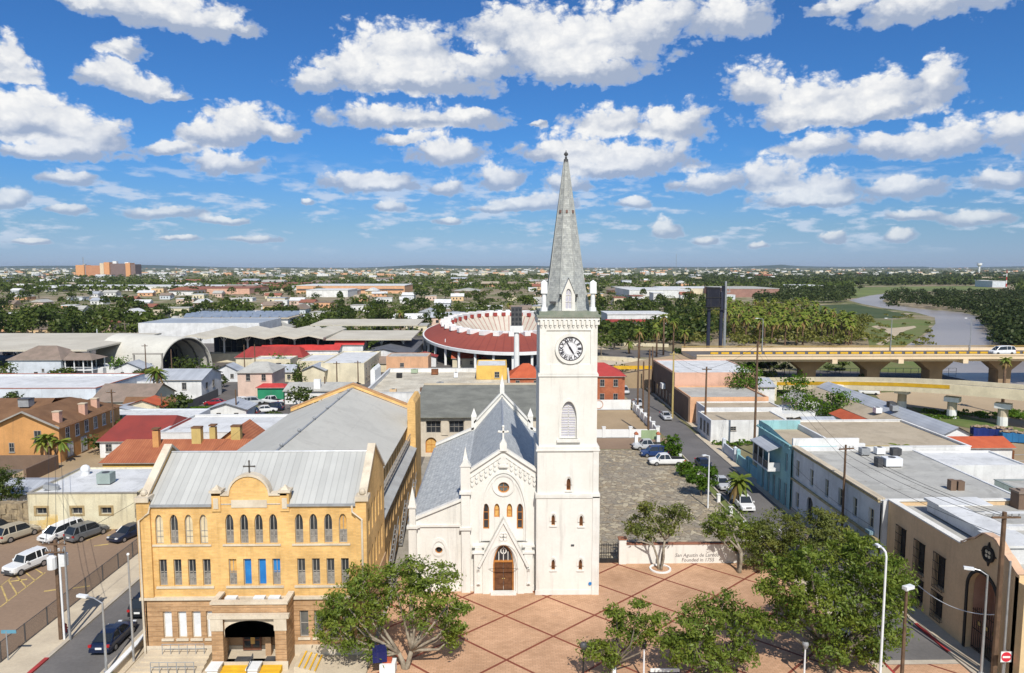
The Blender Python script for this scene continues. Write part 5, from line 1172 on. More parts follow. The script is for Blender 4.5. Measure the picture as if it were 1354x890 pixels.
q = MB(gray_metal); q.rbox((-82.2,124.5,8.4),.9,.8,.6); q.m(dark_metal); q.rbox((-82.2,124.5,9.1),.95,.85,.1); tag(q.build('roof_cooler', org=(-82.2,124.5,7.8)), 'grey evaporative cooler on the brown roof', 'air cooler')
# red-roofed and terracotta-roofed houses behind the school
house('maroon_house','house with big plain dark red roof behind the parking-lot building',-67.0,-56.4,119.2,134,3.0,5.6,w_white,M('maroon_roof', (.27,.05,.04), (.22,.045,.038), .3, fine=.15),'x',1.2,doors=[('s',-62.5,1.2,2.2,door_wood)],ws=[(-65.5,1.7,.9,1.2)])
th_ = house('terracotta_house','low house with rusty terracotta roof and brick chimneys behind the school',-58.5,-36.5,104.5,114.5,3.4,5.4,w_yellow,terracotta,'x',1.5,ws=[(-56,1.8,.9,1.2),(-53,1.8,.9,1.2)])
house('terracotta_gable','cross gable with terracotta tiles among the chimneys',-44.5,-38.6,110,118,4.4,6.6,w_orange,terracotta,'y',0,cat='house')
for px, py, lab in ((207,577,'tall white-capped chimney at the left end of the terracotta roof'),(261,575,'squat brown brick chimney second along the terracotta roof'),(282,572,'small yellow brick chimney third along the terracotta roof'),(313,573,'squat brick chimney right of the terracotta gable')):
    x, y = G(px, py, 6.3); q = MB(w_olive if px != 207 else w_orange); q.box(x-.7,x+.7,y-.5,y+.5,3.6,7.4) if px in (261, 313) else q.box(x-.45,x+.45,y-.4,y+.4,3.6,7.2); q.m(shingle_brown); q.box(x-.75 if px in (261,313) else x-.5, x+.75 if px in (261,313) else x+.5,y-.55,y+.55,7.4,7.6); o = q.build('chimney', th_); o['label'] = lab
block('white_flat_house','white flat-roofed house with parapet behind the terracotta roof',"building",-57,-37,118.5,133,4.4,w_white,flat_white,.3,cap=flat_white)
house('patio_roof','orange tin patio roof beside the maroon house',-61.5,-58.8,112,117.5,2.5,3.0,w_cream,M('orange_tin',(.50,.20,.10),None,.6),'y',0)
block('low_white_store','low white building left of the maroon roof',"building",-76.2,-58,137,143,3.6,w_blue,flat_white,.2)
# middle distance
block('mission_store','white building with red-tiled parapet edge behind the orange house','building',-135,-89,158,180,5.2,w_blue,flat_white,.5,cap=M('red_tile_cap',(.40,.13,.08),None,1.),ws=[(-128,2.2,1.6,1.6),(-93,2,1.6,2.0)])
house('veranda_house','old bluish-white two-storey house with brown hip roof and side veranda',-136,-121.5,199.5,212,6.4,9.4,w_blue,shingle_gray,'x',5,ws=[(-128.5,2.0,.9,1.6),(-122.8,2.0,.9,1.6),(-126.5,3.3,.5,.7)])
vr = thing('house_veranda', 'two-storey white veranda on the side of the bluish-white house', 'veranda', (-117, 203, 0)); q = MB(white_paint)
for x in (-121,-118.5,-116,-113.6): 
    for y in (200.6, 207): q.cyl((x,y,0),(x,y,6.0),.17)
q.box(-121.4,-113.4,200.4,207.2,3.0,3.2); q.box(-121.4,-113.4,200.4,200.6,3.9,4.0); q.m(shingle_gray); q.add([(-121.4,199.8,6.0),(-113,199.8,6.0),(-113,208,6.0),(-121.4,208,6.0),(-121.4,203.8,7.6),(-116,203.8,7.6)], [(0,1,5,4),(1,2,5),(2,3,4,5)]); q.build('gallery', vr)
q = MB(dark_glass); q.box(-121.45,-121.42,200.6,207,.1,5.9); q.box(-121.4,-114,207.1,207.15,.1,5.9); q.build('shade_opening', vr)
house('gabled_bungalow','bungalow with grey-brown shingles and white front gable',-86.5,-74.5,152,164,3.6,6.2,w_cream,shingle_gray,'x',0,ws=[(-83,1.9,1.0,1.3)],we=[(155,1.9,1,1.2)])
house('brown_gable_wing','low wing with brown roof and dark carport beside the gabled bungalow',-78,-68,148,152.5,3.0,4.6,w_white,shingle_brown,'x',0,doors=[('s',-71.5,4.5,2.2,dark_metal)])
house('pale_tin_house','narrow white house with tall pale tin roof',-80.5,-71.5,143,149,3.0,3.8,w_gray,tin_roof,'y',0)
house('white_tall_house','tall white house with grey metal roof and two dark windows',-81,-70,168,180,5.6,7.2,w_white,tin_roof,'x',0,ws=[(-79,4.0,.9,1.5),(-74,4.0,.9,1.5)],we=[(171,3.6,1,1.5),(175,3.6,1,1.5)])
block('grey_tin_shed','grey shed behind the palm with tin roof','shed',-94,-84,176,184,3.8,w_gray,tin_roof,.05)
q = MB(cm('dark_fence_mat',(.13,.13,.13))); q.box(-69.5,-69.3,152,176,0,2.0); tag(q.build('yard_fence', org=(-69.4,164,0)), 'dark board fence between the white tall house and the green lot', 'fence')
house('pink_house','two-storey blush pink house with grey hip roof',-64.2,-55.8,175.3,186,6.2,8.0,w_blush,flat_gray,'x',3,ws=[(-61.6,4.9,.9,1.5),(-57.8,4.9,.9,1.5)])
house('green_shack','green shack with small red roof beside the pink house',-58,-51.8,171,175,3.2,3.7,cm('green_wall',(.03,.26,.13)),red_bright,'x',1.2)
block('cream_house','cream house below the dark red hipped roof','house',-74,-62.5,214,222,4.4,w_cream,flat_white,.2,ws=[(-70,2.6,1.5,1.2),(-66,2.6,1.5,1.2)])
house('red_hip_house','building with dark red hipped roof left of the green tree',-82,-61.5,223,236,3.9,6.4,w_cream,red_tin,'x',3)
house('cream_cottage','small cream cottage behind the round green tree',-53,-47,192,199,4.2,5.4,w_cream,tin_roof,'y',0)
block('cream_warehouse','cream block warehouse with stained flat roof left','building',-48.5,-36.8,194.3,222,5.8,w_cream,flat_white,.3,we=[(197+k*4,2.8,1.4,2.4) for k in range(6)])
block('cream_warehouse','long cream warehouse with stained roof in front of the bus canopies','building',-58,-48.7,205,222,5.0,w_cream,flat_white,.3)
house('grey_shed','grey-roofed open shed in front of the cream warehouses',-50,-34.6,166,176,3.2,4.3,w_white,flat_gray,'x',0)
b = MB(white_paint); b.box(-43.5,-42,167,168,0,5.6); tag(b.build('white_post_wall', org=(-43,167,0)), 'white end wall of the open shed', 'wall')
block('white_awning_store','small white store with white awning right of the red awning','building',-52,-41,222.5,230,3.8,w_white,flat_white,.1,ws=[(-46,2.2,4,.9)])
# bus station: folded-plate canopies, red awnings, dark hall
def canopy(name, label, x0, x1, y0, y1, z, folds=0, th=.5, cols=5, roof=None, dz=0.):
    t = thing(name, label, 'canopy', ((x0+x1)/2, (y0+y1)/2, 0), 'bus station canopies'); b = MB(roof or flat_canopy)
    if folds:
        n = folds*2; pts = [(x0+(x1-x0)*i/n, z + (1.0 if i % 2 else 0)) for i in range(n+1)]
        b.prism(pts + [(x, zz-th*.6) for x, zz in pts[::-1]], 'y', y0, y1)
    else: b.prism([(y0,z),(y1,z+dz),(y1,z+dz-th),(y0,z-th)], 'x', x0, x1)
    b.build('roof', t); 
    for i in range(cols):
        c = MB(white_metal); x = x0 + (x1-x0)*(i+.5)/cols
        for y in (y0+(y1-y0)*.25, y0+(y1-y0)*.75): c = MB(white_metal); c.cyl((x,y,0),(x,y,z-th*.5),.3,.3,7); c.tube([(x,y,z-2.2),(x+1.2,y,z-.5)],.14,4); c.tube([(x,y,z-2.2),(x-1.2,y,z-.5)],.14,4); c.build('column', t)
    return t
flat_canopy = M('canopy_roof', (.56,.52,.43), (.48,.44,.36), .1, fine=.2, streak=0)
canopy('bus_canopy','broad flat canopy over parked cars at the left edge',-185,-119,208,254,8.0,0,.5,6,dz=.6)
canopy('bus_canopy','wide zigzag canopy with folded cream roof plates',-104,-57,232,268,9.0,5,.9,6)
canopy('bus_canopy','flat cream canopy on tall columns left of the arena',-58,-29,236,262,8.2,0,.5,4,dz=.5)
canopy('bus_canopy','far flat canopy above the grass strip',-74,-32,281,305,9.2,0,.5,5,dz=.5)
block('bus_hall','dark glazed bus hall under the zigzag canopy','building',-100,-60,252,266,7.6,cm('dark_hall_wall',(.035,.045,.07)),flat_gray,.1,ws=[(-96+k*6,4,4,5) for k in range(6)])
block('bus_garage','low cream garage wall in front of the bus hall','building',-104,-66,240,244,3.0,w_cream,flat_white,.2)
block('boundary_wall','long pale boundary wall below the flat canopy','wall',-190,-112,203,204.5,3.4,w_white,flat_white,.1)
house('red_awning','bright red awning roof in front of the bus hall',-77,-52,231,238,5.2,6.4,w_white,red_bright,'x',0,cat='awning')
house('red_awning','bright red raised awning end above the blue car',-54,-45,236,244,6.4,8.0,w_white,red_bright,'x',0,cat='awning')
block('blue_roof_hall','long hall with blue-grey roof behind the bus canopies','building',-150,-100,300,330,8.5,w_gray,M('blue_roof',(.33,.37,.42),None,.1),.1)
q = MB(M('solar_panel',(.16,.20,.27),(.22,.26,.32),.5,rough=.4,spec=.5)); q.m(concrete); q.box(-150,-98,336,362,7.6,8.0)
q.m(M('solar_panel',(.06,.11,.22)))
for r_ in range(4):
    for k in range(11): q.add([(-148+k*4.5,338+r_*6,8.1),(-144.2+k*4.5,338+r_*6,8.1),(-144.2+k*4.5,341.5+r_*6,9.9),(-148+k*4.5,341.5+r_*6,9.9)], [(0,1,2,3)])
q.m(w_white); q.box(-149,-99,337,361,0,7.6); tag(q.build('solar_roof_hall', org=(-124,350,0)), 'long hall covered with rows of blue panels behind the canopies', 'building')
# barrel-vaulted hangar
hg = thing('vaulted_hangar', 'white barrel-vaulted hangar with open ribbed end', 'hangar', (-104, 226, 0)); ra = 9.8; ax = Vector((.90,-.436,0)); sd_ = Vector((.436,.90,0)); c0 = Vector((-124,236,0)); Lh = 30
def hp(l, an, r=ra): return c0 + ax*l + sd_*(r*math.cos(an)) + Vector((0,0,r*1.04*math.sin(an)))
b = MB(M('hangar_skin', (.62,.60,.53), (.54,.52,.46), .12, streak=.12)); n = 20
for l0, l1 in ((0, Lh),):
    A = [hp(l0, math.pi*i/n) for i in range(n+1)]; B = [hp(l1, math.pi*i/n) for i in range(n+1)]; b.strip(A, B)
    A2 = [hp(l0, math.pi*i/n, ra-.3) for i in range(n+1)]; B2 = [hp(l1, math.pi*i/n, ra-.3) for i in range(n+1)]; b.strip(A2, B2); b.strip(B, B2)
b.poly([hp(0, math.pi*i/n) for i in range(n+1)]); b.build('vault', hg, smooth=False)
b = MB(dark_metal)
for l in (Lh-1, Lh-6, Lh-12, Lh-18): b.tube([hp(l, math.pi*i/10, ra-.6) for i in range(11)], .3, 4)
for i in range(1, 6): b.box(*(lambda p: (p.x-.15,p.x+.15,p.y-.15,p.y+.15))(hp(Lh-14, math.pi*i/6, ra-.6)), 0, hp(0, math.pi*i/6, ra-.6).z)
b.build('rib', hg)
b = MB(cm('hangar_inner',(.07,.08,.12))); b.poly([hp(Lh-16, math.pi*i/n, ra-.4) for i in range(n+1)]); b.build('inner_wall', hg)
block('hangar_lean_to','white lean-to along the near side of the hangar','shed',-124,-103,204.8,213,3.4,w_white,flat_white,.1,ws=[(-108,1.8,3,1.6)])
q = MB(frame_gray); q.box(-98.4,-98,209,209.4,0,6.8); q.box(-106.5,-106.1,209,209.4,0,6.8); q.box(-106.6,-97.9,208.9,209.5,6.4,6.8); tag(q.build('gantry', org=(-102,209,0)), 'rusty goalpost gantry in front of the hangar', 'gantry')
# market block behind the church
mk = block('market_hall','big flat-roofed market hall with white parapets and stained roof','building',-27.5,2.2,143.5,178,6.6,w_white,M('stained_roof', (.64,.59,.48), (.46,.41,.32), .16, fine=.45, streak=0, stain=.75),.9,cap=flat_white)
random.seed(5)
for k, (px, py) in enumerate(((560,519),(579,519),(582,512),(603,497),(575,493),(548,491),(528,497),(520,520))):
    x, y = G(px, py, 6.2); rooftop_unit(x, y, 5.72, random.uniform(.9,1.7), 1.1, random.uniform(.8,1.5), 'small %s roof vent on the stained market roof' % ('brown dark grey white rusty green black pale tan'.split()[k]), mat=(w_brown, dark_metal, gray_metal, white_metal, rust, green_roof, iron, w_tan)[k], group='vents on the market roof')
b = MB(white_paint); b.prism([(-28.6,0),(-27.6,0),(-27.6,9),(-28.1,9.6),(-28.6,9)], 'y', 158, 166); tag(b.build('stepped_gable', org=(-28,162,0)), 'upright white stepped end wall beside the market hall', 'wall')
block('yellow_house','mustard yellow flat-fronted penthouse rising from the market hall roof','building',-5.4,1.7,165.5,176,9.0,w_yellow,flat_white,.2,ws=[(-.6,6.9,1.0,1.2)],z0=5.74)
block('tan_block_house','pale orange block house behind the market hall','building',-32.5,-20.5,205,214,6.2,w_peach,flat_gray,.1,ws=[(-28,3.8,1.0,1.0)])
# courtyard range right behind the church: grey roof, beige wall with openings
cr = thing('parish_hall', 'beige parish hall with low grey roof and square openings behind the church', 'building', (-9, 125, 0))
ops = [rect(at(px,565,119)[0]-1.25, at(px,565,119)[0]+1.25, 4.0, 6.1) for px in (573, 603.5, 634, 664, 694)]
aw = [arch(at(570,590,119)[0], 1.9, .6, 3.3, 'round', 6)]
b = MB(w_blush if False else cm('beige_wall',(.66,.58,.46))); b.holes(rect(-14.5,9,0,6.8), ops + aw, S(119), .5); b.box(-14.5,-14.1,119.02,141,0,6.8); b.box(8.6,9,119.02,141,0,6.8); b.box(-14.1,8.6,140.6,141,0,8.0)
for px in (588, 619, 649): x = at(px,565,119)[0]; b.box(x-.55,x+.55,118.85,118.995,3.7,6.8)
b.build('wall', cr)
for p in ops: o = wnd(cr, S(119), p, .45, frame_gray, dark_glass, [('h', .5), ('v', .33), ('v', .66)], t=.1)
wnd(cr, S(119), aw[0], .4, orange_wood, ply_board, [('v', .5), ('h', .5)], t=.15, label='arched orange timber window')
b = MB(M('weathered_gray_roof', (.235,.235,.20), (.17,.17,.145), .35, fine=.3, streak=.2)); b.add([(-15,118.3,6.9),(9.6,118.3,6.9),(9.6,141,8.6),(-15,141,8.6),(-15,118.3,6.75),(9.6,118.3,6.75),(9.6,141,8.45),(-15,141,8.45)], [(0,1,2,3),(7,6,5,4),(0,4,5,1),(1,5,6,2),(3,2,6,7),(0,3,7,4)]); b.m(concrete); b.box(-15,9.6,140.9,141.4,8.3,8.9); b.build('roof', cr)
b = MB(green_roof); b.add([(-16.5,112,2.6),(-13.2,112,2.6),(-13.2,118,3.0),(-16.5,118,3.0)], [(0,1,2,3)]); b.m(white_paint)
for x in (-16.3,-13.4): b.cyl((x,112.2,0),(x,112.2,2.6),.08)
tag(b.build('porch_canopy', org=(-15,115,0)), 'pale green porch canopy beside the parish hall arch', 'canopy')
# red brick houses with hip roofs, either side of the tower
house('red_brick_house','red brick two-storey house with red hip roof left of the tower',2.3,10.2,164.5,173,6.5,9.0,w_brick,orange_red,'x',3.6,ws=[(4.2,4.9,.8,1.4),(8.4,4.9,.8,1.4),(4.2,1.8,.9,1.5),(8.4,1.8,.9,1.5)])
q = MB(white_metal); q.cyl((8.0,163.2,4.2),(8.0,163.0,4.6),.9,.85,14); q.cyl((8.0,163.4,0),(8.0,163.4,4.3),.06,n=6); tag(q.build('dish_antenna', org=(8,163.3,0)), 'white dish antenna in front of the red brick house', 'dish')
house('red_brick_hall','long red brick house with red hip roof right of the tower',13,28.8,163,174,7.0,9.2,w_brick,M('scarlet_roof',(.42,.055,.05),(.36,.05,.045),.5),'x',4.5,ws=[(20.5+k*3.1,y,.9,1.5) for k in range(3) for y in (5.3,2.0)])
def railwall(name, label, p, q_, h=1.2, mat=None, posts=0, ph=1.9):
    p, q_ = Vector((*p, 0)), Vector((*q_, 0)); L = (q_-p).length; u = (q_-p)/L; an = math.atan2(u.y, u.x); t = thing(name, label, 'wall', p); b = MB(mat or white_paint); c = (p+q_)/2; b.rbox((c.x, c.y, h/2), L/2, .14, h/2, an); b.build('wall', t)
    for k in range(posts+1) if posts else ():
        c = p+u*(L*k/posts); b = MB(white_paint); b.rbox((c.x, c.y, ph/2), .3, .3, ph/2, an); b.rbox((c.x, c.y, ph+.06), .36, .36, .06, an); b.build('post', t)
    return t
railwall('lot_wall','long low white wall with posts between the sand lot and the side street',(9.5,132.2),(29.6,132.2),1.5,posts=4)
railwall('lot_wall','white wall along the street side of the sand lot',(29.8,132.6),(29.9,157),1.6,posts=6)
railwall('lot_wall','white wall in front of the red brick hall with a round panel',(12,158.4),(29.4,158.4),2.2)
q = MB(w_pink); q.ring(circle(22.2,1.2,1.0,20), circle(22.2,1.2,.85,20), S(158.2), -.04, 0); tag(q.build('wall_panel', org=(22.2,158.2,.2)), 'round pink ring on the white wall by the brick hall', 'panel')
for k, px in enumerate((841, 870)):
    x, y = G(px, 592); q = MB(white_paint); q.box(x-.28,x+.28,y-.28,y+.28,0,2.4); q.m(w_brick); q.rbox((x,y,2.5),.34,.34,.1); pyramid(q, x, y, .34, 2.6, 2.95); tag(q.build('gate_post', org=(x,y,0)), ('left white gate post with red cap by the side street','right white gate post with red cap by the side street')[k], 'gate post')
# sign wall on the plaza
sw = thing('sign_wall', 'long white wall with dark painted lettering at the plaza edge', 'wall', (20, 74.6, 0)); x0_, x1_ = at(818.5,740,74.6)[0], 31.0
b = MB(white_stucco); b.box(x0_,x1_,74.6,74.95,0,2.15); b.box(x0_-.02,x0_+.75,74.45,75.1,0,2.75); b.build('wall', sw)
b = MB(M('red_coping', (.33,.15,.09), (.25,.11,.07), 1.)); b.box(x0_+.75,x1_+.05,74.52,75.03,2.15,2.27); b.box(x0_-.1,x0_+.83,74.37,75.18,2.75,2.87); b.build('coping', sw)
txt = MB(M('faded_lettering', (.19,.17,.16), None, 1.))
for line, px, py, size in (('San Agustin de Laredo', 922, 734.2, .80), ('Founded in 1755', 923, 740.5, .74)):
    xx, zz = at(px, py, 74.59); vs, fs = text_mesh(line, size, .008); xs = [v[0] for v in vs]; w_ = max(xs)-min(xs); k = (4.75 if line[0] == 'S' else 3.5)/w_
    txt.add([(xx+(x+.14*y)*k, 74.592-z*0, zz+y*k*1.05) for x, y, z in vs], fs)
txt.build('lettering', sw)
fn = thing('iron_gate', 'dark iron gate between the tower and the sign wall', 'gate', (11, 75, 0)); b = MB(iron)
for k in range(13): x = 9.75+k*(x0_-.1-9.75)/12; b.box(x-.025,x+.025,74.9,74.95,0,2.2)
for z in (.3,1.1,2.0): b.box(9.65,x0_-.05,74.9,74.95,z-.04,z+.04)
b.box(9.65,x0_,74.85,75.0,0,.5); b.build('leaf', fn)
# small houses and sheds filling the blocks of the middle distance
random.seed(14)
FILL = [(22,497,7,6,w_cream,shingle_gray,'tiny cream cottage left of the old veranda house'),(170,502,8,6,w_white,tin_roof,'white tin-roofed cottage under the hangar skin'),(182,520,7,6,w_white,flat_gray,'small grey-roofed house left of the fan palm'),(300,505,6,5,w_gray,tin_roof,'grey tin shed left of the pink house'),(268,522,6,5,w_cream,flat_gray,'low carport beside the white tall house'),(375,505,6,5,w_cream,tin_roof,'cream shed between the pink house and the open shed'),(440,488,8,6,w_white,flat_white,'white cube house before the bus canopies'),(468,498,7,5,w_peach,tin_roof,'peach cottage by the cream block warehouse'),(505,492,9,6,w_cream,shingle_gray,'brown-roofed cottage below the wide canopy tree'),(560,485,8,5,w_white,red_tin,'white cottage with red tin roof near the arena'),(615,486,8,6,w_cream,orange_red,'cream cottage with orange roof under the arena rim'),(655,486,8,6,w_brown,red_tin,'dark cottage with red roof beside the mast'),(300,558,8,6,w_white,tin_roof,'white shed behind the green lot weeds'),(128,548,7,7,w_gray,tin_roof,'pale tin shed right of the brown roof'),(190,560,8,5,w_cream,orange_red,'cream lean-to above the maroon roof')]
for px, py, w_, d_, wl, rf, lab in FILL:
    x, y = G(px, py); h = random.uniform(2.6,3.6); house('cottage', lab, x-w_/2, x+w_/2, y, y+d_, h, h+random.uniform(.9,1.7), wl, rf, 'x' if px % 2 else 'y', 0, ws=[(x-w_*.2, h*.5, .8, 1.0), (x+w_*.25, h*.5, .8, 1.0)])
# ------------------------------------------------------------------ arena with its ring of red roof
ac = Vector((4, 290)); A0, B0 = 34, 77
ar = thing('arena', 'round white arena ringed by a sloping dark red roof', 'arena', (4, 290, 0))
def el(f, t, z): return (ac.x + A0*f*math.cos(t), ac.y + B0*f*math.sin(t), z)
n = 72; ts = [2*math.pi*i/n for i in range(n+1)]
arena_red = MX('arena_red_roof', lambda N, p: (N.mix(N.math('MULTIPLY', lines(N, N.math('MULTIPLY', N.math('ARCTAN2', N.math('SUBTRACT', N.sep(p)[1], 290.), N.math('SUBTRACT', N.sep(p)[0], 4.)), 60.), 2.2, .35), .45), mottled(N, p, (.31,.075,.052), (.25,.062,.045), .06), (.19,.045,.035)), None))
b = MB(arena_red); O = [el(1, t, 6.2) for t in ts]; I = [el(.72, t, 10.2) for t in ts]; b.strip(O, I); b.build('roof', ar, smooth=False)
b = MB(white_paint); b.strip([el(1.004, t, 5.5) for t in ts], [el(1.004, t, 6.35) for t in ts]); b.strip([el(1.004, t, 6.35) for t in ts], [el(.985, t, 6.38) for t in ts]); b.build('fascia', ar)
b = MB(white_paint); b.strip([el(.725, t, 9.7) for t in ts], [el(.725, t, 10.6) for t in ts]); b.strip([el(.725, t, 10.6) for t in ts], [el(.70, t, 10.65) for t in ts]); b.strip([el(.70, t, 10.65) for t in ts], [el(.70, t, 8.6) for t in ts])
b.m(MX('bowl_seating', lambda N, p: (N.mix(N.math('MULTIPLY', lines(N, N.math('MULTIPLY', N.math('ARCTAN2', N.math('DIVIDE', N.math('SUBTRACT', N.sep(p)[1], 290.), 77.), N.math('DIVIDE', N.math('SUBTRACT', N.sep(p)[0], 4.), 34.)), 20.), 2.2, .45), .6), mottled(N, p, (.62,.56,.46), (.52,.46,.37), .1), (.34,.08,.06)), None)))
b.strip([el(.70, t, 8.6) for t in ts], [el(.45, t, 2.0) for t in ts]); b.build('seating_bowl', ar)
for i in range(0, n, 2):
    b = MB(white_paint); t = ts[i]; p = el(.75, t, 0); b.rbox((p[0], p[1], 10.2), 1.0, 2.0, .7, math.atan2(B0*math.cos(t), -A0*math.sin(t)) , 0); b.build('roof_block', ar)
for i in range(1, n, 2):
    b = MB(cm('arena_red_panel',(.33,.06,.05))); t = ts[i]; p = el(.685, t, 0); b.rbox((p[0], p[1], 9.2), .9, .5, .8, math.atan2(B0*math.cos(t), -A0*math.sin(t))); b.build('seating_panel', ar)
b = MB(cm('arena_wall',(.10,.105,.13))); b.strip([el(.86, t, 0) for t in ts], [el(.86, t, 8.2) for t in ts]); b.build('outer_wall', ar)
for i in range(0, n, 2): b = MB(white_paint); p = el(.985, ts[i], 0); b.box(p[0]-.35,p[0]+.35,p[1]-.35,p[1]+.35,0,5.6); b.build('column', ar)
b = MB(grass_mat); b.add([el(.5, t, 1.0) for t in np.linspace(0, 6.28, 40)], [tuple(range(40))]); b.build('arena_field', ar)
# dark car-park roof left of the arena, light mast
sheet('road', asphalt_far, [G(520,466),G(560,450),G(590,463),G(640,476),G(600,482),G(520,478)], .03)
house('striped_shed','dark grey curved market roof left of the arena',-44,-28,222,262,4.6,6.4,w_gray,cm('charcoal_roof',(.12,.125,.14)),'y',0)
def flood_mast(name, label, x, y, h, wd, hh, matp, matb, rot=0.):
    t = thing(name, label, 'light mast', (x, y, 0)); b = MB(matp); b.cyl((x,y,0),(x,y,h-hh),.85,.7,10); b.rbox((x,y,h-hh-.6),wd*.6,1.0,.9,rot); b.build('pole', t)
    b = MB(matb); b.rbox((x,y,h-hh/2+.3),wd/2,.5,hh/2,rot); b.build('lamp_panel', t); b = MB(dark_glass)
    for i in range(3):
        for k in range(4): b.rbox((x-wd*.33+i*wd*.33,y-.53,h-hh*.9+k*hh*.25+.3),wd*.1,.05,hh*.07,rot)
    b.build('lamp', t); return t
flood_mast('floodlight_mast','white floodlight mast with dark lamp panel left of the tower',4.7,197,20.6,3.0,5.2,white_paint,dark_metal)
# billboard seen from behind, steel mast
bx, by = G(942, 487); bb = thing('billboard', 'double black billboard back on two tall dark posts', 'billboard', (bx, by, 0))
for dx_ in (-1.6, 2.3):
    b = MB(cm('billboard_post',(.03,.035,.06))); b.cyl((bx+dx_,by,0),(bx+dx_,by,24),.62,.5,8); b.build('post', bb)
b = MB(cm('billboard_back',(.018,.02,.032))); b.rbox((bx-.6,by-.6,22.3),2.2,.25,3.2,R(8)); b.rbox((bx+3.1,by+1.0,21.6),1.3,.3,4.3,R(62)); b.build('panel', bb)
b = MB(iron)
for z in (19.4, 22.3, 25.2): b.rbox((bx-.6,by-.95,z),2.8,.06,.12,R(8))
b.box(bx-3,bx+3.5,by-1.2,by-.9,18.6,18.8); b.build('frame', bb)
mx_, my_ = G(957, 478); mt = thing('steel_mast', 'tall pale steel utility mast right of the billboard', 'mast', (mx_, my_, 0)); b = MB(steel); b.cyl((mx_,my_,0),(mx_,my_,27),.55,.35,8); b.build('pole', mt); b = MB(steel); b.box(mx_-1.5,mx_+1.5,my_-.15,my_+.15,23.3,23.6); b.box(mx_-1.4,mx_-1.2,my_-.1,my_+.1,23.6,25); b.box(mx_+1.2,mx_+1.4,my_-.1,my_+.1,23.6,25); b.build('cross_arm', mt)
# ------------------------------------------------------------------ bridge over the river, lower ramp
bridge_c = M('bridge_concrete', (.74,.59,.41), (.66,.52,.35), .1, fine=.15, streak=.15); pier_c = M('pier_concrete', (.34,.235,.14), (.27,.185,.11), .3, streak=.25)
br = thing('river_bridge', 'long tan concrete road bridge with yellow railing crossing the river', 'bridge', (110, 192, 0)); BY0, BY1 = 187.5, 203
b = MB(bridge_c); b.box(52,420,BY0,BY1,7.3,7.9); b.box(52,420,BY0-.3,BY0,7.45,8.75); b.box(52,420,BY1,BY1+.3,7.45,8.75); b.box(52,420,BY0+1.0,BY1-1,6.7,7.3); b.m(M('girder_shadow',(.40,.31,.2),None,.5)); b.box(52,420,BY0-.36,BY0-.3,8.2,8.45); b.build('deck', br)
b = MB(asphalt_far); b.box(52,420,BY0+.3,BY1-.3,7.9,7.93); b.build('road_surface', br)
b = MB(yellow_paint)
for k in range(120): b.box(58+k*3,60.1+k*3,(BY0+BY1)/2-.15,(BY0+BY1)/2+.15,7.93,8.45)
for z in (8.95,9.2): b.m(cm('bridge_rail_mat',(.5,.33,.1))); b.box(52,420,BY1+.1,BY1+.2,z,z+.12)
b.build('railing', br)
for k, px in enumerate((1066, 1150, 1232, 1322, 1420, 1520)):
    x = at(px, 490, 195)[0]; b = MB(pier_c); b.prism([(x-1.7,0),(x+1.7,0),(x+1.8,3.6),(x+4.6,5.9),(x+4.6,6.7),(x-4.6,6.7),(x-4.6,5.9),(x-1.8,3.6)], 'y', 193, 197); b.build('pier', br)
    b = MB(bridge_c); b.box(x+3.4,x+4.8,187.0,192.9,6.3,7.4); b.build('bearing', br)
b = MB(dirt); b.prism([(14,0),(52,0),(52,6.9),(40,5),(14,.1)], 'y', BY0-1, BY1+1); tag(b.build('road_embankment', org=(33,195,0)), 'sandy embankment carrying the approach road to the bridge', 'embankment', kind='structure')
b = MB(yellow_paint); b.box(30,52,BY0-.7,BY0-.4,5.0,5.9); tag(b.build('barrier', org=(40,BY0-.5,5)), 'yellow barrier along the bridge approach road', 'barrier')
for k, (x, lab) in enumerate(((75,'lamp post on the bridge deck nearest the billboard'),(112,'lamp post on the bridge deck over the river bank'),(135,'lamp post on the bridge deck above the river'))):
    t = thing('bridge_lamp', lab, 'street lamp', (x, BY1, 7.9)); b = MB(steel); b.cyl((x,BY1-.4,7.9),(x,BY1-.4,17),.14,.09,6); b.tube([(x,BY1-.4,17),(x-1.6,BY1-.6,17.3)],.07,5); b.build('pole', t); b = MB(white_metal); b.rbox((x-1.9,BY1-.6,17.25),.4,.14,.08); b.build('lamp_head', t)
rp = thing('bridge_ramp', 'lower curving concrete ramp on round white columns with half yellow parapet', 'bridge', (95, 150, 0))
path = [(55,187,1.0),(66,181,2.2),(76,173,3.6),(84,164.5,4.9),(91,156.5,5.9),(97,149,6.6),(103,141.5,7.0),(112,130,7.3),(124,116,7.4),(140,98,7.4)]
def offs(d, dz):
    out = []
    for i, p in enumerate(path):
        a, c = Vector(path[max(0,i-1)][:2]), Vector(path[min(len(path)-1,i+1)][:2]); t = (c-a).normalized(); nrm = Vector((-t.y, t.x)); out.append((p[0]+nrm.x*d, p[1]+nrm.y*d, p[2]+dz))
    return out
b = MB(cm('ramp_concrete',(.88,.76,.52),streak=.1))
for (d0, z0), (d1, z1) in (((-4,-1.2),(-4,.9)),((-4,.9),(-3.7,.9)),((-3.7,.9),(-3.7,0)),((4,-1.2),(4,.9)),((3.7,.9),(4,.9)),((3.7,0),(3.7,.9)),((-4,-1.2),(4,-1.2))): b.strip(offs(d0,z0), offs(d1,z1))
b.build('deck', rp); b = MB(asphalt_far); b.strip(offs(-3.7,.0), offs(3.7,.0)); b.build('road_surface', rp)
b = MB(yellow_paint); q1 = offs(-4.03,-.1)[:6]; q2 = offs(-4.03,.7)[:6]; b.strip(q1, q2); b.build('yellow_parapet', rp)
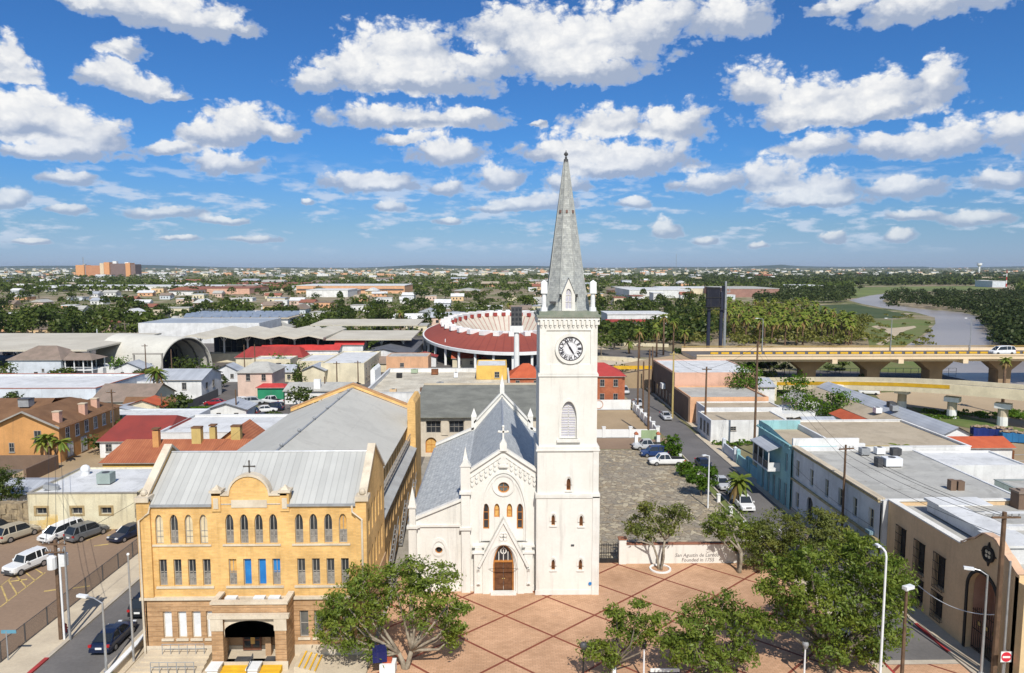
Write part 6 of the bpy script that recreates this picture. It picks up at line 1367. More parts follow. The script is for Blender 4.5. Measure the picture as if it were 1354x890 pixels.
for (px, py) in ((1106,534),(1192,541),(1258,553),(1325,563)):
    x, y = G(px, py); b = MB(white_paint); b.cyl((x,y,0),(x,y,1.9),.95,.95,12); b.m(concrete); b.cyl((x,y,1.9),(x,y,3.6),.9,.9,12); b.m(white_paint); b.rbox((x,y,4.1),1.4,1.1,.5,R(-45)); b.build('column', rp)
# chain fence and side roads beneath the bridge
sheet('road', asphalt_far, [G(1014,492),G(1080,490),G(1240,495),G(1290,505),G(1230,508),G(1100,500),G(1014,500)], .07)
t = thing('chain_fence', 'long grey chain-link fence below the bridge', 'fence', (*G(1100,500), 0)); b = MB(gray_metal)
for i in range(26): x, y = G(1014+i*10, 499-abs(i-8)*.1); b.cyl((x,y,0),(x,y,2.4),.07,n=4)
p0, p1 = G(1014,498.5), G(1264,497.5)
for z in (.3,1.3,2.4): b.tube([(*p0,z),(*p1,z)],.05,4)
b.build('post_and_rail', t)
# dumpsters and a lot fence on the right
for (px, py, c, lab) in ((1311,578,(.015,.03,.16),'dark blue open dumpster filled with rubbish'),(1350,585,(.03,.16,.35),'light blue dumpster at the right edge')):
    x, y = G(px, py); t = thing('dumpster', lab, 'dumpster', (x, y, 0), 'dumpsters by the ramp'); b = MB(cm('dumpster_%s' % lab[:4], c)); L = 3.3; b.rbox((x,y,.95),L,1.1,.75,R(-18)); 
    for k in range(7): b.rbox((x+(-L+.3+k*1.0)*.95,y-(-L+.3+k*1.0)*.31-1.1,.95),.09,.1,.8,R(-18))
    b.build('bin', t); b = MB(M('rubbish',(.25,.17,.10),(.45,.35,.25),3.)); random.seed(k)
    for i in range(24): u = random.uniform(-L+.4,L-.4); b.rbox((x+u*.95,y-u*.31+random.uniform(-.6,.6),1.75+random.uniform(0,.25)),.4,.3,.15,random.uniform(0,3),.3)
    b.build('contents', t)
t = thing('lot_fence', 'rusty post fence around the yard by the red-roofed shed', 'fence', (82, 110, 0)); 
for px in (1308, 1338, 1366):
    x, y = G(px, 622); b = MB(rust); b.cyl((x,y,0),(x,y,3.2),.18,n=6); b.build('post', t)
x0_, y0_ = G(1300,622); x1_, y1_ = G(1380,622); b = MB(gray_metal)
for z in (.6,1.5,2.5): b.tube([(x0_,y0_,z),(x1_,y1_,z)],.05,4)
b.build('wire', t)
sheet('road', concrete, [G(790,457),(62,186),(62,178),G(880,478),G(790,484)], .034); sheet('road', asphalt_far, [G(790,462),G(880,464),G(930,470),G(905,474),G(790,471)], .04)
for k, (pa, pb, hh, lab) in enumerate((((792,456),(884,459),1.3,'pale low wall along the near side of the villa road'),((792,475),(856,480),1.2,'long cream kerb wall beside the approach road'))): railwall('road_wall', lab, G(*pa), G(*pb), hh, w_cream)
q = MB(red_tin); (xv, yv), (xw, yw) = G(803,437), G(882,437); q.add([(xv-1,yv-3,4.4),(xw+1,yv-3,4.4),(xw+1,yv+1,5.6),(xv-1,yv+1,5.6)], [(0,1,2,3)]); q.m(white_paint); [q.cyl((xv+(xw-xv)*k/6,yv-2.8,0),(xv+(xw-xv)*k/6,yv-2.8,4.4),.3,n=6) for k in range(7)]; tag(q.build('villa_porch', org=(xv,yv,0)), 'long red porch roof in front of the white villa', 'porch')
# ------------------------------------------------------------------ distant landmarks
def far_block(name, label, px0, px1, pyb, pyt, depth, wall, roof, cat='building', Y=None, group=None, windows=0):
    x0, y0 = G(px0, pyb) if Y is None else (at(px0, pyb, Y)[0], Y); x1 = at(px1, pyb, y0)[0]; h = max(3, at(px0, pyt, y0)[1]); t = thing(name, label, cat, ((x0+x1)/2, y0+depth/2, 0), group)
    b = MB(wall); b.box(x0,x1,y0,y0+depth,0,h); b.build('wall', t); b = MB(roof); b.box(x0-.3,x1+.3,y0-.3,y0+depth+.3,h,h+.5); b.build('roof', t)
    if windows:
        for r_ in range(windows):
            b = MB(cm('window_band',(.10,.09,.09))); z = h*(r_+.6)/(windows+.2); b.box(x0+1,x1-1,y0-.4,y0-.02,z-h*.1,z+h*.1); b.build('window', t)
    return t
hosp_o = cm('hospital_orange',(.72,.36,.16)); hosp_c = cm('hospital_cream',(.74,.60,.42)); hosp_d = cm('hospital_dark',(.22,.155,.14))
hp_ = thing('hospital', 'large orange and cream hospital block standing above the distant houses', 'hospital', (*G(140,364), 0)); HY = 2300
def hb(px0, px1, pyt, mat, d, dd=0, nm='wing'):
    x0, x1 = at(px0,355,HY)[0], at(px1,355,HY)[0]; b = MB(mat); b.box(x0,x1,HY+dd,HY+dd+d,0,at(px0,pyt,HY)[1]); b.build(nm, hp_)
hb(100,111,350.5,hosp_o,40); hb(110,134,351,cm('hospital_brick',(.55,.26,.14)),40,6); hb(133,138,348,hosp_c,30,-4); hb(138,145,346.8,hosp_o,36,-2); hb(145,166,348.5,hosp_d,50,4); hb(166,172,347.8,hosp_o,30,0); hb(172,178,349.5,hosp_d,40,4); hb(147,152,345.4,white_paint,12,10,'roof_tank'); hb(163,168,346.8,white_paint,12,10,'roof_tank'); hb(108,112,349,steel,6,5,'mast_base')
x = at(108,345,HY)[0]; b = MB(steel); b.tube([(x,HY+8,30),(x,HY+8,at(108,340,HY)[1])],1.2,4); b.build('aerial', hp_)
far_block('long_mall','very long white low store across the far town',55,345,384.5,378.5,60,w_white,flat_white)
far_block('orange_mall','long salmon-tan warehouse with rusty roof far right of the mall',235,330,389,381.5,70,w_pink,M('far_rust_roof',(.30,.12,.08),None,.02))
far_block('rust_mall','dark rust-roofed mall rising behind the salmon warehouse',300,400,380,375.5,90,w_pink,M('far_rust_roof',(.30,.12,.08)))
far_block('orange_store','long pale orange store behind the dark trees',392,535,388,378,80,w_peach,flat_white,windows=1)
far_block('white_store','white barrel-roofed store in front of the pale orange store',405,460,393,384,50,w_white,flat_white)
far_block('warehouse','long white warehouse right of the spire',832,912,394,384,90,w_white,flat_white)
far_block('warehouse','low cream warehouse behind the billboard',880,958,389,381.5,70,w_cream,flat_white)
far_block('warehouse','grey and rust warehouse behind the far palms',960,1030,393,382,80,cm('far_rust_wall',(.36,.20,.16)),flat_gray)
far_block('store','pale store on the far right bank road',1040,1090,383,378,60,w_white,flat_white)
far_block('white_house','white villa with red trim among the palms right of the tower',803,882,436,416,22,w_white,flat_white,windows=1)
far_block('white_house','white gabled house above the villa',836,850,405,392,20,w_white,M('far_rust_roof',(.30,.12,.08)))
far_block('white_block','pale square house above the palm grove',864,878,400,388,18,w_white,flat_white)
far_block('white_house','small cream house with rust roof beside the spire',812,828,404,394,18,w_cream,M('far_rust_roof',(.30,.12,.08)))
far_block('plant_building','bluish white plant building beyond the river',1312,1330,380,372,40,w_blue,flat_white)
far_block('plant_building','small white plant building left of the red and white mast',1297,1307,376,371,40,w_white,flat_white)
x, y = G(1330, 382); y = min(y, 950); x = at(1330,382,y)[0]; t = thing('radio_mast', 'red and white banded mast beyond the river', 'mast', (x, y, 0)); zt = at(1330,357,y)[1]
for k in range(6): b = MB(red_bright if k % 2 else white_paint); b.cyl((x,y,zt*k/6),(x,y,zt*(k+1)/6),1.0-.1*k,.9-.1*k,5); b.build('mast_section', t)
y = 3200; x = at(1295,352,y)[0]; t = thing('water_tower', 'white water tower on the right horizon', 'water tower', (x, y, 0)); zt = at(1295,348,y)[1]; b = MB(white_paint); b.cyl((x,y,0),(x,y,zt-10),4,4,10); b.build('stem', t); b = MB(white_paint); b.cyl((x,y,zt-14),(x,y,zt-9),4,10,14); b.cyl((x,y,zt-9),(x,y,zt),10,10,14); b.build('tank', t)
y = 2600; x = at(894,352,y)[0]; t = thing('radio_mast', 'hair-thin radio mast on the horizon right of the spire', 'mast', (x, y, 0)); b = MB(steel); b.cyl((x,y,0),(x,y,at(894,336,y)[1]),1.0,.6,4); b.build('pole', t)
# ------------------------------------------------------------------ trees and plants
rng = np.random.default_rng(11)
def leaf_quads(c, size, out, flat=.0, aspect=1.7, r=None):
    """Leaf-sized quads at points c, facing roughly along out with scatter."""
    r = r or rng; n = len(c); nrm = out + r.normal(0, .75, (n, 3)); nrm[:, 2] += flat; nrm /= np.linalg.norm(nrm, axis=1, keepdims=True) + 1e-9
    a = np.cross(nrm, r.normal(0, 1, (n, 3))); a /= np.linalg.norm(a, axis=1, keepdims=True) + 1e-9; b = np.cross(nrm, a)
    s = (size * r.uniform(.6, 1.35, n))[:, None]; a = a*s*.5; b = b*s*.5*aspect
    v = np.stack([c-a*.35-b, c+a*.9-b*.1, c+a*.3+b, c-a*.9+b*.1], 1).reshape(-1, 3); return v
def quad_mesh(name, v, mat):
    n = len(v)//4; me = bpy.data.meshes.new(name); me.vertices.add(n*4); me.vertices.foreach_set('co', v.astype(np.float32).ravel()); me.loops.add(n*4); me.loops.foreach_set('vertex_index', np.arange(n*4, dtype=np.int32)); me.polygons.add(n); me.polygons.foreach_set('loop_start', np.arange(0, n*4, 4, dtype=np.int32)); me.polygons.foreach_set('loop_total', np.full(n, 4, dtype=np.int32)); me.materials.append(mat); me.update(calc_edges=True); return me
def link(name, me, parent=None, loc=None):
    o = bpy.data.objects.new(name, me); COL.objects.link(o)
    if parent: o.parent = parent
    if loc is not None: o.location = loc
    return o
def near_tree(name, label, base, blobs, mat, barkm, leaf=.135, tufts=34, per=16, stems=1, tr=.26, seed=1, fork=.33, group=None, lean=(0, 0), whitewash=0, spread=.33, rs=.88, yo=None):
    """base: photo point of the trunk foot; blobs: (photo x, y, radius px, depth offset m) surveyed foliage masses."""
    r = np.random.default_rng(seed); bx_, by_ = G(*base); t = thing(name, label, 'tree', (bx_, by_, 0), group); org = np.array([bx_, by_, 0.])
    B = []
    for bl in blobs:
        Y = by_ + (bl[3] if len(bl) > 3 else r.uniform(*yo) if yo else r.uniform(-1.6, 1.6)*max(.4, bl[2]/30)); x, z = at(bl[0], bl[1], Y); R_ = bl[2]*math.hypot(Y, CAM_H-z)/FPX*rs; B.append((np.array([x, Y, z]), R_))
    cs, outs = [], []; limbs = MB(barkm); zmax = max(b[0][2]+b[1] for b in B); zmin = min(b[0][2] for b in B); forkz = max(.5, zmin*fork + .25*zmax*fork)
    cen = np.mean([b[0] for b in B], axis=0)
    if whitewash: limbs.m(white_paint); limbs.cyl((bx_,by_,0),(bx_,by_,whitewash),tr*1.02,tr*.98,8); limbs.m(barkm)
    fk = []
    for s in range(stems):
        an = 2*math.pi*s/stems + seed; d = .12*stems
        f = Vector((bx_+lean[0]+math.cos(an)*d*(stems > 1)*2.2, by_+lean[1]+math.sin(an)*d*(stems > 1)*1.5, forkz*(1+.2*(s % 2)))); p0 = Vector((bx_+math.cos(an)*d*.35*(stems > 1), by_+math.sin(an)*d*.35*(stems > 1), -.05)); m_ = (p0+f)/2 + Vector((r.normal(0,.08), r.normal(0,.08), 0)); k = .78 if stems > 1 else 1
        limbs.tube([p0, p0*.7+m_*.3, m_, f], [tr*k*1.35, tr*k*1.02, tr*k*.92, tr*k*.78], 8); fk.append(f)
    for i, (c, R_) in enumerate(B):
        f = min(fk, key=lambda q: (Vector(c)-q).length); c_ = Vector(c); mid = f*.45 + c_*.55 + Vector((r.normal(0,.25), r.normal(0,.25), -.12*(c_-f).length)); ln = (c_-f).length
        r0 = min(tr*.62, .05+.035*ln+.03*R_); limbs.tube([f, f*.6+mid*.4, mid, c_], [r0, r0*.8, r0*.55, r0*.25], 6)
        nt = int(tufts*(.72 if leaf < .25 else 1)*R_*R_) + 5; d = r.normal(0, 1, (nt, 3)); d /= np.linalg.norm(d, axis=1, keepdims=True); rad = R_*(.35+.65*r.random(nt)**.45)*np.where(r.random(nt) > .86, r.uniform(1.05, 1.4, nt), 1); p = c + d*rad[:, None]*np.array([1.06, 1.06, .82])
        keep = r.random(nt) > .12; p, d = p[keep], d[keep]
        for j in range(min(len(p), 7)): e = Vector(p[j]); limbs.tube([c_.lerp(e, .1), c_.lerp(e, .6)+Vector((0,0,-.08)), e], [r0*.22, r0*.14, .012], 4)
        k = int(per*2.5) if leaf < .25 else per; sub = np.repeat(p, k, 0) + r.normal(0, 1, (len(p)*k, 3))*np.array([spread, spread, spread*.55])*r.uniform(.45, 1.15, (len(p), 1)).repeat(k, 0)
        cs.append(sub); outs.append(np.repeat(d, k, 0))
    c = np.concatenate(cs) - org; o = np.concatenate(outs)
    limbs.build('trunk', t, smooth=True); link('crown', quad_mesh('crown', leaf_quads(c, leaf, o, .35, 2.3 if leaf < .25 else 1.6, r=r), mat), t); return t
near_tree('live_oak', 'wide live oak with tufted dark crown between the school and the church', (536,884), [(458,800,30),(438,830,19),(482,768,25),(470,846,21),(497,864,11),(444,802,15),(488,816,22),(520,768,28),(572,766,31),(592,800,25),(603,826,17),(545,790,30),(566,818,18),(541,751,18),(598,842,12),(430,815,9),(610,805,9),(500,790,16)], leaf_oak, bark_pale, rs=.95, tufts=17, per=15, stems=2, tr=.27, seed=3)
near_tree('mesquite_tree', 'open leaning mesquite with sparse olive crown in front of the sign wall', (873,753), [(846,692,15),(868,680,19),(888,684,14),(838,703,10),(897,676,9),(864,706,11),(906,682,7),(880,700,9),(855,672,9)], leaf_mesq, bark_pale, yo=(.5, 2.2), leaf=.17, tufts=13, per=12, stems=3, tr=.17, seed=5, fork=.5, spread=.4)
near_tree('crooked_tree', 'crooked pale-trunked tree leaning left at the right end of the sign wall', (977,757), [(962,688,24),(985,698,20),(948,688,15),(1002,702,18),(937,697,9),(970,720,11),(992,715,14),(955,707,9)], leaf_oak, bark_pale, yo=(.3, 2.4), tufts=16, per=14, stems=2, tr=.24, seed=8, fork=.45)
near_tree('dusky_tree', 'dusky olive tree behind the big bright tree at the corner of the cobbled lot', (1040,757), [(1030,702,30),(1072,700,32),(1010,716,24),(1100,702,26),(1050,732,28),(1122,716,18),(1002,740,16),(1085,682,16),(1044,748,18),(1090,728,24),(1140,735,16)], leaf_mesq, bark, rs=1.0, tufts=17, per=14, stems=2, tr=.26, seed=9)
near_tree('live_oak', 'biggest bright green live oak at the street corner of the plaza', (1098,888), [(1060,772,36),(1110,762,42),(1150,742,36),(1180,757,26),(1140,792,42),(1090,802,36),(1040,792,24),(1160,830,30),(1120,836,33),(1032,748,20),(1070,738,26),(1194,772,14),(1100,862,22),(1150,860,20),(1184,840,14),(1050,812,20),(1185,792,20),(1120,722,22),(1016,775,12),(1030,825,13)], leaf_oak, bark, rs=1.0, tufts=18, per=15, stems=2, tr=.32, seed=12)
near_tree('live_oak', 'rounded live oak in the middle of the plaza foreground', (946,897), [(905,827,26),(940,812,26),(975,816,24),(920,856,26),(960,852,26),(895,862,18),(1000,832,17),(942,880,20),(985,866,15),(884,846,14),(1010,816,11),(958,792,12)], leaf_oak, bark, rs=.97, tufts=18, per=15, stems=3, tr=.22, seed=15)
near_tree('live_oak', 'small open live oak with whitewashed trunk at the front of the plaza', (812,898), [(830,822,21),(856,826,16),(815,808,14),(846,801,12),(796,862,18),(780,858,12),(862,838,9),(836,842,14),(812,832,10),(808,872,10),(870,818,8)], leaf_oak, bark, tufts=18, per=15, tr=.17, seed=17, whitewash=.9)
near_tree('dark_tree', 'dense dark tree cut by the left edge beside the parking lot', (2,686), [(10,640,20),(-5,650,20),(-18,630,22),(20,650,12),(5,625,14)], leaf_far, bark, tufts=14, per=12, tr=.22, seed=20)
near_tree('street_tree', 'small round tree by the pavement posts of the cobbled lot', (928,656), [(924,625,11),(936,632,12),(915,634,7),(930,640,9),(942,622,7)], leaf_ash, bark, leaf=.2, tufts=18, per=14, tr=.1, seed=22)
near_tree('street_shrub', 'low leafy shrub left of the small round street tree', (903,630), [(900,620,8),(908,614,7),(911,624,7)], leaf_ash, bark, leaf=.2, tufts=18, per=14, tr=.06, seed=23)
near_tree('street_tree', 'bright small tree behind the parked blue car', (889,604), [(884,588,9),(894,590,9),(889,580,8),(893,598,6)], leaf_ash, bark, leaf=.22, tufts=16, per=12, tr=.09, seed=24)
near_tree('leafy_tree', 'tall leafy tree behind the white store on the right', (984,542), [(985,490,12),(975,505,14),(996,505,12),(985,520,12),(968,515,8),(1000,492,7)], leaf_ash, bark, leaf=.34, tufts=9, per=10, tr=.16, seed=26, spread=.8)
near_tree('leafy_tree', 'dark leafy tree with pale trunk between the long sheds and the white store', (1052,562), [(1050,510,15),(1066,525,15),(1040,525,9),(1076,536,11),(1055,540,12),(1058,500,9)], leaf_ash, bark_pale, leaf=.34, tufts=9, per=10, tr=.18, seed=27, spread=.8)
near_tree('leafy_tree', 'bushy spreading tree beside the small orange-red roof', (1108,560), [(1100,530,14),(1120,536,16),(1090,540,11),(1131,546,9),(1110,522,9),(1104,548,12)], leaf_ash, bark, leaf=.34, tufts=9, per=10, tr=.18, seed=28, spread=.8)
MID = [('round green tree right of the red awnings',(371,492),[(372,477,11),(366,483,8),(378,483,8)]),('round dark-trunked tree in front of the cream warehouse',(400,504),[(400,490,13),(390,494,8),(411,494,8)]),('olive tree in front of the hangar opening',(244,498),[(240,482,14),(252,480,12),(246,488,12)]),('olive bush right of the hangar opening',(272,497),[(270,486,9),(276,488,7)]),('low bush beside the dark red roof',(289,497),[(286,491,7),(294,491,6)]),
 ('dark tree behind the low gabled roof',(162,535),[(157,526,9),(166,520,9),(172,527,7)]),('umbrella-shaped tree left of the hangar',(156,500),[(152,483,8),(160,482,9),(156,478,7)]),('dark leafy trees beside the old veranda',(124,498),[(120,482,9),(130,485,9),(124,476,7)]),('wide tree below the flat canopy on columns',(508,482),[(500,472,11),(514,472,12),(525,476,8)]),('olive tree left of the wide canopy tree',(478,482),[(474,473,9),(484,473,9)]),
 ('green tree under the rim of the arena roof',(640,482),[(632,473,10),(645,474,9)]),('dark green tree beside the long brick hall',(826,510),[(822,490,11),(832,497,9),(818,502,7)]),('dark bush at the corner of the yellow house',(598,480),[(596,474,8),(606,476,7)]),('green tree at the left edge by the old veranda house',(8,512),[(6,490,14),(-4,498,12),(12,500,9)]),('round shrub by the garden wall of the bus station',(560,480),[(556,473,8),(566,474,7)]),('leafy shrub beside the terracotta house',(202,607),[(196,602,8),(208,603,8),(216,600,7)]),('low tree in front of the villa with red trim',(816,445),[(812,432,8),(822,430,9)]),('bushy tree hiding the left end of the villa',(840,448),[(836,434,9),(846,436,8)])]
for i, (lab, bs, bl) in enumerate(MID): near_tree('town_tree', lab, bs, bl, leaf_ash if i % 3 == 0 else leaf_far, bark, leaf=.42, tufts=5, per=9, tr=.16, seed=40+i, spread=.9)
# palms
def frond_set(mb, c, L, n, r, droop=.9, wid=.28):
    for k in range(n):
        an = 2*math.pi*(k + r.uniform(0, .6))/n; up = r.uniform(-.5, .95); pts = []
        for j in range(5):
            t = j/4; rr = L*t*math.cos(up*.6)*(1-.12*t); z = L*(t*math.sin(up) - droop*.55*t*t); pts.append(Vector((c[0]+rr*math.cos(an), c[1]+rr*math.sin(an), c[2]+z)))
        sd2 = Vector((-math.sin(an), math.cos(an), 0)); w = [.05, wid, wid*1.1, wid*.8, .03]
        mid_ = [p + Vector((0, 0, .04)) for p in pts]
        mb.strip([p - sd2*w[j] - Vector((0,0,w[j]*.55)) for j, p in enumerate(pts)], mid_); mb.strip(mid_, [p + sd2*w[j] - Vector((0,0,w[j]*.55)) for j, p in enumerate(pts)])
def palm(name, label, base, topz, L=2.0, n=18, seed=1, skirt=True, group=None, tr=.2, heads=((0, 0, 0),)):
    r = np.random.default_rng(seed); t = thing(name, label, 'palm', (base[0], base[1], 0), group); tm = MB(pole_wood); fm = MB(leaf_palm)
    for hx, hy, hz in heads:
        c = (base[0]+hx, base[1]+hy, topz+hz); tm.tube([(base[0]+hx*.2, base[1]+hy*.2, 0), (base[0]+hx*.6, base[1]+hy*.6, c[2]*.5), c], [tr*1.2, tr, tr*.85], 7); frond_set(fm, c, L, n, r)
    tm.build('trunk', t, smooth=True); fm.build('crown', t)
    if skirt: q = MB(leaf_dead); frond_set(q, (base[0]+heads[0][0], base[1]+heads[0][1], topz-.3), L*.75, 9, r, 2.6); q.build('dry_skirt', t)
    return t
palm('fan_palm','stocky palm with dry skirt beside the white patrol car',G(977,668),3.6,2.1,38,1,tr=.24)
palm('palm_cluster','clump of three slim palms in front of the orange house',G(66,613),4.6,2.1,16,2,False,heads=((0,0,0),(1.6,.5,-1.0),(-1.3,.6,-.7)))
palm('fan_palm','bushy fan palm beside the white tall house',G(209,533),7.6,3.0,24,3)
palm('banana_palm','leafy green palm on the terrace of the pale green porch roof',G(1187,640),5.6,2.0,16,4,False,heads=((0,0,0),(1.4,.3,-.4),(-1.3,0,-.3)))
for k, (px, pyb, pyt, lab) in enumerate(((845,476,437,'tall slim palm left of the bare utility poles'),(877,470,418,'tallest palm in front of the white villa'),(868,472,436,'short palm left of the tallest villa palm'),(890,468,424,'leaning palm right of the tallest villa palm'),(832,468,452,'tiny palm on the approach road'),(1325,548,475,'lone fan palm beside the ramp column at the right'),(673,420,402,'pale bright palm behind the arena ring'),(530,440,412,'bright palm left of the arena'),(866,452,428,'palm behind the villa roof'),(905,466,438,'short palm near the billboard posts'))):
    x, y = G(px, pyb); palm('fan_palm', lab, (x, y), at(px, pyt, y)[1], 2.6 if k != 5 else 1.6, 16, 60+k, tr=.3)
# town trees: archetypes copied as individual trees
def arche(seed, mat, h=9., w=8., n=240, size=1.05, palmlike=False):
    r = np.random.default_rng(seed); t = bpy.data.objects.new('town_tree', None); nb = r.integers(4, 8); cs, os_ = [], []
    for i in range(nb):
        c = np.array([r.normal(0, w*.2), r.normal(0, w*.2), h*(.42+.3*r.random())]); R_ = w*r.uniform(.2, .34); k = n//nb; d = r.normal(0, 1, (k, 3)); d /= np.linalg.norm(d, axis=1, keepdims=True); cs.append(c + d*(R_*(.55+.45*r.random(k)))[:, None]*np.array([1, 1, .8])); os_.append(d)
    me = quad_mesh('crown', leaf_quads(np.concatenate(cs), size, np.concatenate(os_), .4, 1.3, r), mat); COL.objects.link(t)
    q = MB(bark); q.tube([(0,0,0),(.1,.05,h*.25),(.05,0,h*.5)], [.3,.22,.12], 6); q.build('trunk', t); link('crown', me, t); return t
ARC = [arche(100+i, leaf_far, 9+(i % 3), 8+(i % 4)) for i in range(6)]
def inpoly(px, py, pl):
    c = False; j = len(pl)-1
    for i in range(len(pl)):
        (xi, yi), (xj, yj) = pl[i], pl[j]
        if (yi > py) != (yj > py) and px < (xj-xi)*(py-yi)/(yj-yi)+xi: c = not c
        j = i
    return c
BLD = []
for o in list(COL.objects):
    if o.get('category') in ('house', 'building', 'canopy', 'hangar', 'shed', 'awning') and o.type == 'EMPTY' and o.location.y > 140:
        co = [Vector(v.co)+ch.matrix_basis.translation+Vector(o.location) for ch in o.children if ch.type == 'MESH' for v in ch.data.vertices]
        BLD.append((min(v.x for v in co)-3, max(v.x for v in co)+3, min(v.y for v in co)-5, max(v.y for v in co)+3))
def blocked(px, py, x, y, m=0):
    if inpoly(px, py, RIV): return True
    if ((x-4)/(40+m))**2 + ((y-290)/(84+m))**2 < 1: return True
    if 13 < x < 300 and 178 < y < 208: return True
    if any(a-m < x < b_+m and c-m < y < d+m for a, b_, c, d in BLD): return True
    if inpoly(px, py, [(1150,425),(1212,425),(1210,460),(1140,462)]) or inpoly(px, py, [(1075,402),(1135,400),(1202,416),(1190,423),(1075,423)]): return True
    if y < 300 and -190 < x < -28 and y > 195: return True
    return y < 235 or (y < 300 and -30 < x < 26)
def zone(px, y):
    d = 'behind the canopies' if y < 420 else ('mid-town' if y < 900 else 'near the horizon')
    return d, ('left of the hospital' if px < 100 else 'below the hospital' if px < 182 else 'right of the hospital' if px < 300 else 'by the salmon warehouse' if px < 420 else 'by the orange store' if px < 560 else 'above the arena' if px < 722 else 'right of the spire' if px < 900 else 'behind the billboard' if px < 1010 else 'behind the palm grove' if px < 1140 else 'by the river bend' if px < 1240 else 'beyond the river')
random.seed(21); placed = []; cnt = 0; tries = 0
extra = []
while cnt < 298 and tries < 20000:
    tries += 1; px = random.uniform(-60, 1180) if cnt % 6 else random.uniform(785, 925); py = 352 + (98 if cnt % 6 else 106)*random.random()**(.62 if cnt % 6 else .4)
    if py < 383: continue
    x, y = G(px, py)
    if px > 960 and py > 398: continue
    if blocked(px, py, x, y): continue
    cl = math.sin(x*.013+1)*math.cos(y*.009)+math.sin(x*.031+y*.02)*.6
    if cl < random.uniform(-1.5, .5): continue
    if any((x-a)**2+(y-b_)**2 < 30 for a, b_ in placed): continue
    placed.append((x, y))
    if y > 430 and cnt >= 8 and len(extra) < 112 and random.random() < .62: extra.append((x, y, 0)); cnt += 1; continue
    d, zn = zone(px, y); sc = random.uniform(.75, 1.35); src = ARC[cnt % 6]
    lab = '%s tree %s %s' % (('broad dark green', 'rounded dark', 'tall uneven green')[cnt % 3], d, zn)
    kw = dict(loc=(x, y, 0), rz=random.uniform(0, 6.28), sc=(sc*random.uniform(.9, 1.25), sc*random.uniform(.9, 1.25), sc))
    if cnt < 6: o = src; o.location = kw['loc']; o.rotation_euler = (0, 0, kw['rz']); o.scale = kw['sc']
    else: o = dup(src, **kw)
    tag(o, lab, 'tree', 'trees of the far town'); cnt += 1
pal = [MB(leaf_palm), MB(pole_wood)]; PT = bpy.data.objects.new('fan_palm', None); COL.objects.link(PT); r_ = np.random.default_rng(5); q = MB(pole_wood); q.tube([(0,0,0),(.15,.1,4.5),(0,0,9)],[.34,.27,.24],6); q.build('trunk', PT); q = MB(leaf_palm); frond_set(q,(0,0,9),2.7,20,r_,.9,.42); q.build('crown', PT); q = MB(leaf_dead); frond_set(q,(0,0,8.6),2.0,9,r_,2.6,.4); q.build('dry_skirt', PT)
cnt = 0
while cnt < 110:
    px = random.uniform(955, 1128); py = random.uniform(412, 457); 
    if px > 1080 and py < 430: continue
    x, y = G(px, py)
    if blocked(px, py, x, y): continue
    if 936 < px < 966 and py > 440: continue
    o = PT if cnt == 0 else dup(PT); o.location = (x, y, 0); o.rotation_euler = (0, 0, random.uniform(0, 6)); s = random.uniform(.8, 1.25); o.scale = (s, s, s)
    tag(o, '%s fan palm of the riverside grove %s' % (('tall', 'shorter', 'yellowish')[cnt % 3], 'nearest the billboard' if px < 1000 else 'in the middle of the grove' if px < 1070 else 'at the river end of the grove'), 'palm', 'palms of the riverside grove'); cnt += 1
# uncounted masses: riverside scrub, woods over the river, the wooded plain
def mass(name, label, cat, pts, mat, hgt, w, n, size, seed=1, flat=.4):
    r = np.random.default_rng(seed); P_ = np.array(pts); m_ = len(P_); h = hgt*r.uniform(.55, 1.3, m_); rep = np.repeat(P_, n, 0); hr = np.repeat(h, n); d = r.normal(0, 1, (m_*n, 3)); d /= np.linalg.norm(d, axis=1, keepdims=True); d[:, 2] = np.abs(d[:, 2])*.9 - .1
    wr = np.repeat(w*r.uniform(.6, 1.3, m_), n); c = rep + d*np.stack([wr*.5, wr*.5, hr*.55], 1)*r.uniform(.65, 1, (m_*n, 1)); c[:, 2] += hr*.42
    o = link(name, quad_mesh(name, leaf_quads(c, size, d, flat, 1.2, r), mat)); return tag(o, label, cat, kind='stuff')
def scatter(n, box, test, bias=1.0, lim=60000):
    out = []; k = 0
    while len(out) < n and k < lim:
        k += 1; px = random.uniform(box[0], box[1]); py = box[2] + (box[3]-box[2])*random.random()**bias; x, y = G(px, py)
        if test(px, py) and not blocked(px, py, x, y): out.append((x, y, 0))
    return out
ok = lambda px, py: True
mass('town_woods', 'scattered trees further out in the far town', 'woods', extra, leaf_far, 9.5, 8.5, 210, 1.15, 15)
mass('riverside_scrub', 'tangled green and dry scrub filling the palm grove by the bridge', 'scrub', scatter(420, (900,1150,404,459), lambda a, b_: not (a > 1085 and b_ < 424) and not (930 < a < 970 and b_ > 445)), leaf_scrub, 5.5, 8, 70, .95, 1)
mass('river_woods', 'dark dense woods on the far bank of the river', 'woods', scatter(900, (1165,1420,388,470), lambda a, b_: (a > 1240 or b_ < 410)), leaf_wood, 8.0, 10, 60, 1.3, 2)
mass('dark_grove', 'dark grove of trees left of the river bend', 'woods', scatter(260, (1000,1125,382,403), ok), leaf_wood, 9, 12, 50, 1.7, 3)
mass('town_scrub', 'low brush and garden shrubs between the far houses', 'shrubs', scatter(1500, (-60,960,376,446), ok) + scatter(260, (785,935,400,455), ok), leaf_far, 4.6, 7.5, 26, 1.1, 4)
mass('wooded_plain', 'trees of the far town fading towards the horizon', 'woods', scatter(5200, (-80,1440,354.3,386), lambda a, b_: not (a > 1130 and b_ > 377 and a < 1345) and math.sin(G(a,b_)[0]*.004+1)*math.cos(G(a,b_)[1]*.0031)+random.uniform(-1.2,.9) > -.55, .8), leaf_far, 8.5, 13, 14, 3.4, 5, .7)
